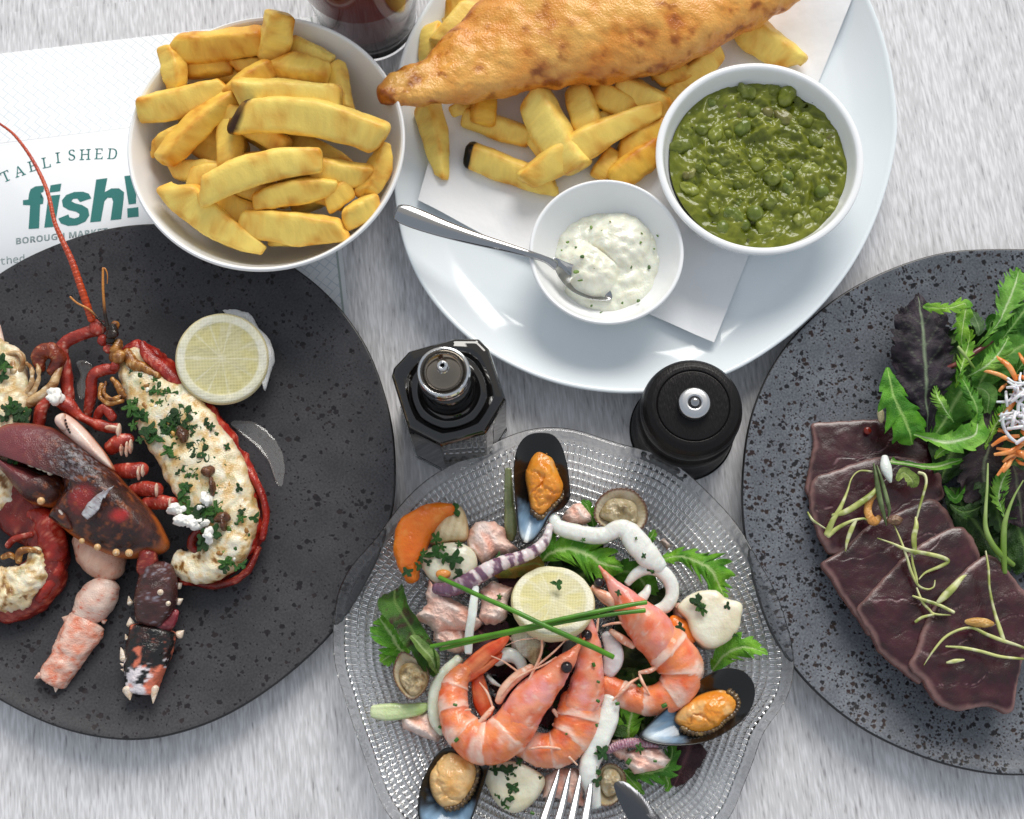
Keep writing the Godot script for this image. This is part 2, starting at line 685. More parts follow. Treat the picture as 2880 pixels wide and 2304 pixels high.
func make_materials() -> void:
	var fine := noise_tex(0.06)
	var lump := noise_tex(0.025)
	var cells := noise_tex(0.05, true, 2)
	var w := wood_images()
	var table := plain("ffffff", 0.62, 0.35)
	table.albedo_texture = w[0]
	table.heightmap_enabled = true
	table.heightmap_texture = w[1]
	table.heightmap_scale = 0.045
	mat.table = table
	mat.chip = vc(0.44, 0.4, fine, 0.012, 0.03)
	mat.batter = vc(0.34, 0.5, fine, 0.03, 0.03)
	mat.meat = vc(0.24, 0.5, fine, 0.03, 0.022)
	mat.wet = vc(0.2, 0.5, fine, 0.022, 0.03)
	mat.flake = vc(0.36, 0.5, fine, 0.05, 0.03)
	mat.shell = vc(0.24, 0.5, fine, 0.03, 0.02)
	mat.glossy = vc(0.12, 0.5)
	mat.pea = vc(0.2, 0.42)
	mat.squid = vc(0.22, 0.5, fine, 0.012, 0.03)
	for k in ["squid", "wet", "meat"]:
		mat[k].subsurf_scatter_enabled = true
		mat[k].subsurf_scatter_strength = 0.12 if k != "squid" else 0.25
	mat.tuna = vc(0.25, 0.5, fine, 0.006, 0.022)
	mat.leaf = vc(0.45, 0.4, fine, 0.05, 0.016)
	mat.leaf.backlight_enabled = true
	mat.leaf.backlight = Color(0.45, 0.5, 0.3)
	mat.herb = vc(0.35, 0.5, fine, 0.02, 0.01)
	mat.china = plain("e4ebef", 0.12, 0.5)
	mat.china_bowl = plain("f1f2f3", 0.14, 0.5)
	mat.paper = plain("edeef0", 0.75, 0.3)
	mat.paper.heightmap_enabled = true
	mat.paper.heightmap_texture = lump
	mat.paper.heightmap_scale = 0.03
	mat.paper.uv1_triplanar = true
	mat.paper.uv1_scale = Vector3.ONE / 0.09
	var dark := stone_images(Color("313134"), Color("4e4d50"), [Color("1c191c"), Color("221f22"), Color("2b2426")], 17000, 31, 0.5, 5.2)
	mat.stone_dark = plain("ffffff", 0.46, 0.32)
	mat.stone_dark.albedo_texture = dark[0]
	mat.stone_dark.heightmap_enabled = true
	mat.stone_dark.heightmap_texture = dark[1]
	mat.stone_dark.heightmap_scale = 0.022
	var grey := stone_images(Color("484b51"), Color("7f848c"), [Color("17171b"), Color("1d1b1e"), Color("2a1d1b")], 46000, 57, 0.5, 4.6)
	mat.stone_grey = plain("ffffff", 0.36, 0.36)
	mat.stone_grey.albedo_texture = grey[0]
	mat.stone_grey.heightmap_enabled = true
	mat.stone_grey.heightmap_texture = grey[1]
	mat.stone_grey.heightmap_scale = 0.025
	mat.black_glaze = plain("1d1c1e", 0.35, 0.5)
	mat.steel = plain("a3a4a7", 0.12, 0.5, 1.0)
	mat.chrome = plain("d2d3d5", 0.1, 0.5, 1.0)
	mat.brushed = plain("c4c5c8", 0.3, 0.5, 1.0)
	mat.brushed.anisotropy_enabled = false
	mat.dark_wood = plain("120f10", 0.36, 0.34)
	mat.dark_wood.heightmap_enabled = true
	mat.dark_wood.heightmap_texture = fine
	mat.dark_wood.heightmap_scale = 0.02
	mat.dark_wood.uv1_triplanar = true
	mat.dark_wood.uv1_scale = Vector3(60, 60, 12)
	mat.soy = plain("050303", 0.02, 0.65)
	mat.clear = glass("ffffff", 0.0)
	mat.salad_glass = glass("ffffff", 0.0, 0.0)
	mat.amber = plain("7a7268", 0.06, 0.5, 0.95)
	mat.ink = plain("3c7a76", 0.7, 0.3)
	mat.ink_grey = plain("8b9a9c", 0.7, 0.3)
	var wv := weave_images()
	var muslin := vc(0.7, 0.35)
	muslin.albedo_texture = wv[0]
	muslin.heightmap_enabled = true
	muslin.heightmap_texture = wv[1]
	muslin.heightmap_scale = 0.03
	muslin.uv1_triplanar = true
	muslin.uv1_scale = Vector3.ONE / 0.0105
	mat.muslin = muslin
	mat.oil = plain("f6f2e6", 0.04, 0.5)
	mat.oil.transparency = BaseMaterial3D.TRANSPARENCY_ALPHA
	mat.oil.albedo_color = Color(0.96, 0.94, 0.9, 0.05)
	mat.drink = plain("7c1d13", 0.08, 0.4)
	mat.claw = vc(0.2, 0.5, fine, 0.03, 0.016)
	mat.vcmatte = vc(0.65, 0.4)
	mat.leaf_gloss = vc(0.3, 0.5)
	mat.blade = plain("5f6064", 0.18, 0.5, 1.0)

# ---------- the scene ----------
func _ready() -> void:
	var cam := Camera3D.new()
	cam.name = "camera"
	add_child(cam)
	cam.look_at_from_position(EYE, Vector3.ZERO, Vector3.UP)
	cam.fov = rad_to_deg(2.0 * atan(1152.0 / FPX))
	cam.near = 0.05
	cam.far = 60.0
	cam.current = true
	var lens := CameraAttributesPhysical.new()
	lens.exposure_aperture = 9.0
	lens.frustum_focus_distance = 0.855
	lens.frustum_focal_length = 50.0
	lens.frustum_near = 0.05
	lens.frustum_far = 60.0
	lens.exposure_multiplier = 1.0
	cam.attributes = lens
	cam.fov = rad_to_deg(2.0 * atan(1152.0 / FPX))
	var sky := ProceduralSkyMaterial.new()
	sky.sky_top_color = Color(0.705, 0.735, 0.77)
	sky.sky_horizon_color = Color(0.86, 0.87, 0.88)
	sky.sky_curve = 0.25
	sky.ground_bottom_color = Color(0.25, 0.24, 0.23)
	sky.ground_horizon_color = Color(0.5, 0.5, 0.5)
	var env := Environment.new()
	env.background_mode = Environment.BG_SKY
	env.sky = Sky.new()
	env.sky.sky_material = sky
	env.background_energy_multiplier = 0.72
	env.tonemap_mode = Environment.TONE_MAPPER_LINEAR
	env.tonemap_exposure = 1.44
	env.sdfgi_enabled = true
	env.ssao_enabled = true
	env.ssil_enabled = true
	var we := WorldEnvironment.new()
	we.name = "daylight"
	we.environment = env
	add_child(we)
	var sun := DirectionalLight3D.new()
	sun.name = "sun"
	sun.light_energy = 0.62
	sun.light_color = Color(1.0, 0.985, 0.96)
	sun.light_angular_distance = 34.0
	sun.shadow_enabled = true
	add_child(sun)
	sun.look_at_from_position(Vector3(0.22, 0.78, -1.0), Vector3.ZERO, Vector3.UP)

	FN.frequency = 1.0
	FN.noise_type = FastNoiseLite.TYPE_SIMPLEX_SMOOTH
	FN.fractal_type = FastNoiseLite.FRACTAL_NONE
	FN.seed = 3
	FB.frequency = 1.0
	FB.noise_type = FastNoiseLite.TYPE_SIMPLEX_SMOOTH
	FB.fractal_octaves = 4
	FB.seed = 9
	var clock := Time.get_ticks_msec()
	make_materials()
	print("materials ", Time.get_ticks_msec() - clock)
	for step in [table_and_menu, plates, chip_bowl, fish_dish, lobster_dish, bottle_and_mill, salad_plate, salad_food, tuna_dish, herbs]:
		clock = Time.get_ticks_msec()
		step.call()
		print(step.get_method(), " ", Time.get_ticks_msec() - clock)

func table_and_menu() -> void:
	var m := MB.new()
	# the table top: a broad slab
	var X := 1.3
	var Z := 1.1
	var y0 := -0.03
	var edge := 0.004
	var rows := []
	for f in [[0.0, 0.0], [1.0, 0.0], [1.002, -edge], [1.002, y0], [0.0, y0]]:
		var row := PackedVector3Array()
		for q in [Vector2(-X, -Z), Vector2(X, -Z), Vector2(X, Z), Vector2(-X, Z)]:
			row.append(Vector3(q.x * f[0], f[1], q.y * f[0]))
			# the grain runs nearly up the picture, leaning a little
			var g: Vector2 = (q * f[0]).rotated(0.10)
			m.uv.append(g / 0.62 + Vector2(0.5, 0.5))
		rows.append(row)
	rows_to(rows, m)
	var o := part(self, "table_top", m, mat.table)
	o.set_meta("kind", "structure")
	o.set_meta("label", "whitewashed grey wooden table top under all the dishes")

	# the paper menu under the bowl of chips
	var A := P(-420, 202, 0.0)
	var B := P(890, 47, 0.0)
	var D := P(1012, 1052, 0.0)
	var u := (B - A).normalized()
	var v := (D - B - u * (D - B).dot(u)).normalized()
	var w := A.distance_to(B)
	var h := (D - B).dot(v)
	m = MB.new()
	for f in [[0.0, 0.0006], [1.0, 0.0006], [1.0, 0.0001], [0.0, 0.0001]]:
		pass
	var up := Vector3.UP
	var at := 0
	for y in [0.0006, 0.0001]:
		for q in [[0, 0], [1, 0], [1, 1], [0, 1]]:
			m.v.append(A + u * (w * q[0]) + v * (h * q[1]) + up * y)
			m.uv.append(Vector2(q[0], q[1]))
	m.i.append_array(PackedInt32Array([0, 1, 2, 0, 2, 3, 4, 6, 5, 4, 7, 6]))
	for k in 4:
		var k2 := (k + 1) % 4
		m.i.append_array(PackedInt32Array([k, k + 4, k2 + 4, k, k2 + 4, k2]))
	var size := 1400
	var im := Image.create(size, size, false, Image.FORMAT_RGB8)
	im.fill(Color("eaecef"))
	var lines := Color("cdd4da")
	var cell := 26.0
	# herringbone of thin printed lines, at 45 degrees
	for y in size:
		for x in size:
			var p := Vector2(x * w / h, y).rotated(PI / 4.0) / cell
			var i := floori(p.x)
			var j := floori(p.y)
			var fx := p.x - i
			var fy := p.y - j
			var k := posmod(i - j, 4)
			# bricks two cells long; k says which cell of which brick this is
			var edge_left := k != 1
			var edge_right := k != 0
			var edge_top := k != 3
			var edge_bottom := k != 2
			var t := 0.07
			if edge_left and fx < t or edge_right and fx > 1.0 - t or edge_top and fy < t or edge_bottom and fy > 1.0 - t:
				im.set_pixel(x, y, lines)
	# the frame line and the plain panel in the middle
	var px := func(n: Vector2) -> Vector2:
		var d := P(n.x, n.y, 0.0) - A
		return Vector2(d.dot(u) / w * size, d.dot(v) / h * size)
	var tl: Vector2 = px.call(zn("1", 20, 722))
	var br: Vector2 = px.call(Vector2(818, 980))
	im.fill_rect(Rect2i(-5, int(tl.y), int(br.x) + 5, size), Color("eaecef"))
	im.fill_rect(Rect2i(-5, int(tl.y), int(br.x) + 5, 3), Color("c9ccd0"))
	im.fill_rect(Rect2i(-5, int(tl.y) + 9, int(br.x) - 5, 2), Color("dcdfe2"))
	im.fill_rect(Rect2i(int(br.x), int(tl.y), 3, size), Color("c9ccd0"))
	var rx: Vector2 = px.call(zn("1", 1712, 1400))
	im.fill_rect(Rect2i(int(rx.x), 0, size - int(rx.x), size), Color("eaecef"))
	im.fill_rect(Rect2i(int(rx.x), 0, 6, size), Color("a9b3b0"))
	var pm := plain("ffffff", 0.6, 0.4)
	pm.albedo_texture = ImageTexture.create_from_image(im)
	pm.texture_repeat = false
	var menu := thing("paper_menu", "white printed paper menu lying under the bowl of chips", "menu", A + (u * w + v * h) / 2.0)
	part(menu, "sheet", m, pm)
	var hh := 0.7
	var letters := {
		"letter_f": [[[230, 990], [243, 798], [185, 795], [185, 757], [228, 752], [234, 705], [246, 668], [285, 645], [358, 638], [351, 688], [330, 697], [326, 742], [352, 740], [348, 786], [324, 790], [315, 985]]],
		"letter_i": [[[357, 979], [390, 722], [486, 712], [442, 972]], [[408, 636], [496, 622], [485, 684], [399, 695]]],
		"letter_s": [[[647, 772], [738, 742], [718, 704], [670, 688], [600, 690], [535, 714], [500, 758], [508, 808], [555, 836], [615, 850], [643, 868], [636, 893], [600, 905], [562, 896], [552, 872], [470, 905], [492, 945], [550, 965], [622, 960], [690, 930], [722, 880], [712, 826], [664, 796], [604, 781], [577, 766], [590, 746], [625, 744]]],
		"letter_h": [[[728, 936], [777, 590], [868, 578], [846, 692], [900, 662], [960, 660], [1003, 692], [1000, 748], [980, 910], [893, 919], [914, 768], [904, 737], [870, 737], [845, 764], [815, 928]]],
		"exclamation_mark": [[[1005, 562], [1105, 550], [1100, 785], [1040, 791]], [[1028, 823], [1118, 813], [1122, 890], [1031, 898]]],
	}
	for k in letters:
		var lm := MB.new()
		for poly in letters[k]:
			plate_flat(P2("M", poly, hh), 0.00005, lm)
		part(menu, k, lm, mat.ink)
	var arc := [["S", -215, 720, -34], ["T", -60, 640, -30]]
	for q in [["S", -50, 640, -31], ["T", 45, 563, -27], ["A", 155, 522, -21], ["B", 262, 480, -17], ["L", 372, 452, -13], ["I", 468, 413, -9], ["S", 580, 391, -6], ["H", 688, 387, -3], ["E", 798, 381, -1], ["D", 908, 381, 2]]:
		text_on(menu, "printed_letter", q[0], "M", q[1], q[2], q[3], 98.0, 1.25, mat.ink, "Droid Serif", false)
	text_on(menu, "small_print", "BOROUGH MARKET", "M", 500, 1046, -7.0, 56.0, 1.45, mat.ink_grey, "Droid Sans", true)
	text_on(menu, "small_print", "thed", "M", 98, 1236, -8.0, 64.0, 1.35, mat.ink_grey, "Droid Sans Mono", false)

func text_on(parent: Node3D, called: String, words: String, z: String, x: float, y: float, deg: float, cap: float, stretch: float, material: Material, face: String, bold: bool) -> void:
	var f := SystemFont.new()
	f.font_names = PackedStringArray([face])
	if bold:
		f.font_weight = 700
	var t := TextMesh.new()
	t.font = f
	t.text = words
	t.font_size = 64
	t.pixel_size = 0.01
	t.depth = 0.01
	t.curve_step = 1.0
	var a := t.get_mesh_arrays()
	var v: PackedVector3Array = a[Mesh.ARRAY_VERTEX]
	var lo := v[0]
	var hi := v[0]
	for p in v:
		lo = lo.min(p)
		hi = hi.max(p)
	var at := W(z, x, y, 0.72)
	var s := size_at(z, at) * cap / (0.714 * 0.64) * 0.714 / 0.714
	var mid := (lo + hi) / 2.0
	var m := MB.new()
	var r := deg_to_rad(deg)
	for p in v:
		var q := Vector2((p.x - mid.x) * s * stretch * 0.72, -(p.y - mid.y) * s * 0.95).rotated(r)
		m.v.append(at + Vector3(q.x, (p.z - lo.z) * 0.004, q.y))
	m.i = a[Mesh.ARRAY_INDEX] if a[Mesh.ARRAY_INDEX] != null else PackedInt32Array(range(v.size()))
	part(parent, called, m, material)

func plates() -> void:
	var n := 360
	# dark plate with the lobster
	var rim := [[330, 470], [420, 478], [500, 503], [575, 536], [640, 577], [695, 625], [742, 682], [778, 742], [805, 812], [825, 890], [833, 975], [829, 1060], [812, 1130], [783, 1200], [722, 1305], [625, 1405], [510, 1488], [400, 1537], [280, 1559], [140, 1538], [0, 1475], [-130, 1380], [-220, 1240], [-255, 1060], [-235, 880], [-150, 700], [0, 574], [120, 513], [230, 480]]
	black_plate("dark_plate", "round charcoal stoneware plate with a black rim holding the lobster", rim, Vector2(289, 1015), mat.stone_dark)
	rim = [[2080, 524], [1990, 530], [1900, 556], [1815, 594], [1730, 650], [1655, 726], [1605, 810], [1575, 900], [1563, 1000], [1564, 1100], [1585, 1215], [1625, 1335], [1700, 1440], [1800, 1525], [1910, 1582], [2020, 1618], [2130, 1633], [2260, 1620], [2420, 1560], [2560, 1440], [2650, 1270], [2680, 1080], [2640, 880], [2550, 720], [2430, 610], [2300, 550], [2190, 526]]
	black_plate("speckled_plate", "speckled blue grey stoneware plate holding the tuna and salad leaves", rim, Vector2(2121, 1078), mat.stone_grey)
	# white oval plate with the fish
	rim = [[1888, 230], [1884, 320], [1852, 440], [1800, 550], [1725, 648], [1640, 722], [1545, 780], [1450, 815], [1350, 827], [1250, 822], [1150, 800], [1050, 755], [970, 698], [900, 618], [855, 530], [835, 440], [828, 340], [829, 240], [838, 150], [858, 80], [905, 0], [985, -120], [1100, -230], [1240, -300], [1400, -320], [1560, -280], [1700, -180], [1800, -60], [1862, 80]]
	var hr := 0.026
	var c := W("V", 1360, 260, 26)
	var rad := radii("V", rim, 26, c, n)
	c.y = 0.0
	var prof := [[0.0, 11.0], [0.3, 11.0], [0.6, 11.2], [0.8, 12.4], [0.86, 14.0], [0.92, 18.5], [0.97, 23.8], [0.985, 25.6], [0.995, 26.0], [1.0, 25.4], [0.998, 24.2], [0.97, 20.5], [0.9, 13.0], [0.82, 7.0], [0.72, 3.0], [0.66, 0.6], [0.62, 0.6], [0.6, 4.0], [0.3, 5.0], [0.0, 5.0]]
	var t := thing("oval_plate", "large white oval china plate holding the battered fish", "plate", c)
	part(t, "plate_body", lathe(c, rad, prof, {"per": 3, "smooth": true}), mat.china)

func black_plate(called: String, label: String, rim: Array, ctr: Vector2, material: Material) -> void:
	var n := 360
	var c := W("V", ctr.x, ctr.y, 20)
	var rad := radii("V", rim, 20, c, n)
	c.y = 0.0
	var t := thing(called, label, "plate", c)
	var top := [[0.0, 12.0], [0.4, 12.0], [0.7, 12.6], [0.85, 14.8], [0.94, 17.6], [0.985, 19.7], [0.993, 19.9]]
	var m := lathe(c, rad, top, {"per": 4, "uv": 0.36, "amp": 0.35, "freq": 22.0})
	part(t, "glazed_face", m, material)
	var under := [[0.9925, 19.7], [0.998, 19.4], [1.0, 18.6], [0.997, 17.2], [0.975, 14.4], [0.9, 9.0], [0.78, 5.0], [0.62, 0.6], [0.58, 0.6], [0.56, 5.0], [0.0, 5.5]]
	part(t, "unglazed_rim", lathe(c, rad, under, {"per": 2, "smooth": true}), mat.black_glaze)

func bowl(called: String, label: String, ctr: Vector2, radius_v: float, rim_mm: float, foot_mm: float, wall: float, shape: Array) -> Node3D:
	var c := W("V", ctr.x, ctr.y, rim_mm)
	var R := radius_v * size_at("V", c)
	c.y = foot_mm * 0.001
	var t := thing(called, label, "bowl", c)
	var prof := []
	for q in shape:
		prof.append([q[0], q[1] * (rim_mm - foot_mm)])
	part(t, "bowl_body", lathe(c, ring_of(R, 128), prof, {"per": 4, "smooth": true}), mat.china_bowl)
	return t

# ---------- chips ----------
func chip(z: String, q: Array, label: String, group: String, seed_: int) -> void:
	# q: x0 y0 h0 x1 y1 h1 width(px) roll bend(px sideways) taper tone, and a dark end
	rng.seed = seed_
	var a = Vector2(q[0], q[1])
	var b = Vector2(q[3], q[4])
	var side = (b - a).normalized().orthogonal()
	var bend: float = q[8] if q.size() > 8 else 0.0
	var taper: float = q[9] if q.size() > 9 else 0.85
	var tone: float = q[10] if q.size() > 10 else 0.4
	var dark: float = q[11] if q.size() > 11 else 0.0
	var w: float = q[6] * 0.55
	var mid = (a + b) / 2.0 + side * bend
	var n = 7
	var pts = []
	for k in n:
		var u = k / (n - 1.0)
		var p = a.lerp(b, u) + (mid - (a + b) / 2.0) * (1.0 - pow(2.0 * u - 1.0, 2.0))
		var ww = w * lerpf(1.0, taper, pow(absf(u - 0.42) * 1.8, 2.0)) * (1.0 + rng.randf_range(-0.04, 0.04))
		if taper < 0.5:
			ww = w * lerpf(1.0, taper, pow(u, 2.5))
		pts.append([p.x, p.y, lerpf(q[2], q[5], u) + 2.0 * (1.0 - pow(2.0 * u - 1.0, 2.0)) * signf(bend + 0.01) * 0.6, ww])
	var pale = C("fbe07a").lerp(C("f2bf48"), tone)
	var gold = C("e39a26").lerp(C("cd7a1c"), tone)
	var rim = C("b86d22")
	var burnt = C("3c2412")
	var se = Vector3(seed_ * 0.731, 0, 0)
	var col = func(u, ang, p, e):
		var corner = pow(absf(sin(ang * TAU * 2.0)), 3.0)
		var n1 = fb(p + se, 60.0)
		var n2 = nz(p, 420.0)
		var t = clampf(0.26 * corner + 0.30 * tone + n1 * 0.8 - 0.04, 0.0, 1.0)
		var c = pale.lerp(gold, t)
		var tip = maxf(sst(0.88, 1.0, u), sst(0.12, 0.0, u))
		c = c.lerp(gold, tip * (0.30 + n1 * 0.8))
		c = c.lerp(rim, clampf((n1 - 0.30) * 1.4 + corner * 0.10, 0.0, 0.5) * (0.4 + tone))
		c = c * (1.0 + n2 * 0.07)
		if dark > 0.0:
			c = c.lerp(burnt, sst(0.045, 0.0, u + n1 * 0.05) * dark)
		return c
	var o = {"rings": 36, "seg": 32, "p": rng.randf_range(3.8, 5.6), "shear0": rng.randf_range(-0.7, 0.7), "shear1": rng.randf_range(-0.7, 0.7), "flat": rng.randf_range(0.8, 1.0), "roll": q[7] * 1.25, "twist": rng.randf_range(-0.25, 0.25), "cap": rng.randf_range(0.3, 0.9), "capexp": rng.randf_range(0.35, 0.6), "amp": 1.5, "freq": 36.0, "amp2": 0.10, "freq2": 170.0, "col": col}
	solo("chip", label, "chip", tube(z, pts, o), mat.chip, group)

func chip_bowl() -> void:
	bowl("chip_bowl", "deep white china bowl filled with fat chips", Vector2(560, 295), 292.0, 62.0, 1.0, 3.0, [[0.0, 0.10], [0.3, 0.11], [0.5, 0.16], [0.66, 0.30], [0.8, 0.53], [0.91, 0.8], [0.965, 0.965], [0.978, 0.99], [0.99, 1.0], [1.0, 0.985], [0.998, 0.955], [0.95, 0.82], [0.83, 0.5], [0.68, 0.22], [0.54, 0.07], [0.46, 0.0], [0.42, 0.0], [0.4, 0.05], [0.0, 0.06]])
	var g = "fat chips heaped in the white bowl"
	var list = [
		[[895, 240, 60, 1300, 205, 62, 132, 0.55, -8, 0.9, 0.75], "golden chip lying across the back of the chip bowl, beside the upright one"],
		[[925, 345, 50, 1155, 335, 51, 112, 0.3, 10, 0.8, 0.9], "short dark golden chip tucked under the back chip in the bowl"],
		[[1375, 270, 58, 1415, 85, 76, 140, 0.4, 0, 0.95, 0.45], "chip standing up against the back rim of the chip bowl"],
		[[850, 265, 61, 885, 440, 57, 104, 0.5, 12, 0.75, 0.4], "short chip leaning on the upper left wall of the chip bowl"],
		[[715, 555, 60, 1130, 440, 61, 140, 0.5, -14, 0.72, 0.35], "pale chip with a pointed outer end by the left rim of the bowl"],
		[[840, 800, 59, 1180, 490, 63, 128, -0.5, 16, 0.72, 0.62], "long slanting golden chip left of the middle of the bowl"],
		[[785, 750, 51, 985, 635, 53, 96, 0.4, 0, 0.6, 0.5], "small pointed chip below the pale chip at the left of the bowl"],
		[[880, 865, 46, 1120, 860, 47, 100, 0.2, 0, 0.8, 0.3], "half hidden chip deep in the left of the bowl"],
		[[1150, 545, 57, 1160, 850, 56, 118, 0.25, 10, 0.85, 0.4], "upright chip in the middle of the bowl left of the long curved one"],
		[[1190, 465, 62, 1355, 345, 64, 108, 0.5, 0, 0.8, 0.7], "stubby golden chip above the middle of the bowl"],
		[[1190, 335, 54, 1420, 315, 55, 72, 0.2, -6, 0.8, 0.75], "thin chip showing between the back chips of the bowl"],
		[[1240, 480, 68, 1680, 500, 69, 158, 0.55, -6, 0.95, 0.1], "broad pale chip at the top of the heap, above the long curved chip"],
		[[1225, 590, 72, 1900, 690, 71, 168, 0.35, 46, 0.88, 0.22, 1.0], "long curved chip with a dark spot on its end, topmost in the bowl"],
		[[1445, 345, 59, 1625, 385, 60, 150, -0.3, 0, 0.9, 0.5], "squarish chip behind the broad pale chip in the bowl"],
		[[1490, 240, 52, 1660, 320, 53, 112, 0.35, 0, 0.85, 0.3], "chip against the back right wall of the bowl"],
		[[1690, 345, 55, 1735, 555, 56, 112, 0.4, -10, 0.8, 0.42], "curved rounded chip lining the right wall of the bowl"],
		[[1180, 590, 60, 1420, 730, 61, 120, 0.4, 14, 0.8, 0.45], "chip lying beneath the long curved chip of the bowl"],
		[[1260, 815, 53, 1440, 795, 54, 82, 0.2, 0, 0.9, 0.5], "dim chip in the gap in the middle of the bowl"],
		[[1030, 960, 69, 1610, 810, 70, 150, 0.45, 34, 0.82, 0.2], "long pale chip slanting across the front of the heap in the bowl"],
		[[1600, 850, 62, 1840, 885, 61, 118, 0.5, -10, 0.85, 0.38], "blunt chip to the right of the front slanting chip in the bowl"],
		[[1300, 1015, 60, 1685, 950, 61, 118, 0.4, 14, 0.65, 0.4], "tapering chip just below the front slanting chip in the bowl"],
		[[915, 970, 60, 1320, 1260, 51, 160, 0.35, -30, 0.35, 0.2], "large wedge chip pointing at the front rim of the bowl"],
		[[1250, 1120, 53, 1715, 1165, 56, 150, 0.4, -10, 0.72, 0.3], "wide chip lying low along the front right of the bowl"],
		[[1665, 1020, 55, 1760, 960, 56, 104, 0.3, 0, 0.9, 0.55], "small chip block near the right front of the bowl"],
		[[1765, 1100, 55, 1875, 1040, 55, 108, 0.6, 0, 0.95, 0.4], "square chip end resting on the right front wall of the bowl"],
		[[1850, 965, 57, 1930, 760, 59, 112, -0.5, -12, 0.7, 0.55], "chip standing along the right rim of the bowl"],
		[[1400, 1205, 43, 1600, 1195, 44, 84, 0.2, 0, 0.8, 0.3], "lowest chip at the front of the bowl, mostly covered"],
		[[1080, 1010, 46, 1330, 1120, 47, 130, 0.3, 0, 0.85, 0.4], "chip under the front of the heap, above the front rim of the bowl"],
		[[1150, 900, 52, 1420, 1000, 52, 120, 0.35, 0, 0.85, 0.55], "golden chip just showing under the front slanting chip"],
		[[980, 900, 48, 1180, 880, 49, 110, 0.3, 0, 0.85, 0.35], "chip crossing under the left end of the front slanting chip"],
		[[1420, 900, 52, 1720, 1010, 51, 120, 0.3, 0, 0.85, 0.5], "chip deep between the blunt chip and the tapering chip"],
		[[1000, 700, 40, 1300, 900, 40, 150, 0.2, 0, 0.9, 0.5], "chip buried under the left middle of the heap in the bowl"],
		[[1300, 640, 42, 1700, 860, 42, 170, 0.2, 0, 0.9, 0.5], "chip buried under the right middle of the heap in the bowl"],
		[[1200, 350, 42, 1600, 420, 42, 170, 0.2, 0, 0.9, 0.6], "chip buried at the back of the heap in the bowl"],
		[[950, 560, 42, 1200, 760, 42, 150, 0.2, 0, 0.9, 0.5], "chip buried behind the slanting golden chip in the bowl"],
		[[1500, 1000, 42, 1800, 900, 42, 150, 0.2, 0, 0.9, 0.5], "chip buried at the right front of the heap in the bowl"],
	]
	var s = 100
	for q in list:
		chip("1", q[0], q[1], g, s)
		s += 1

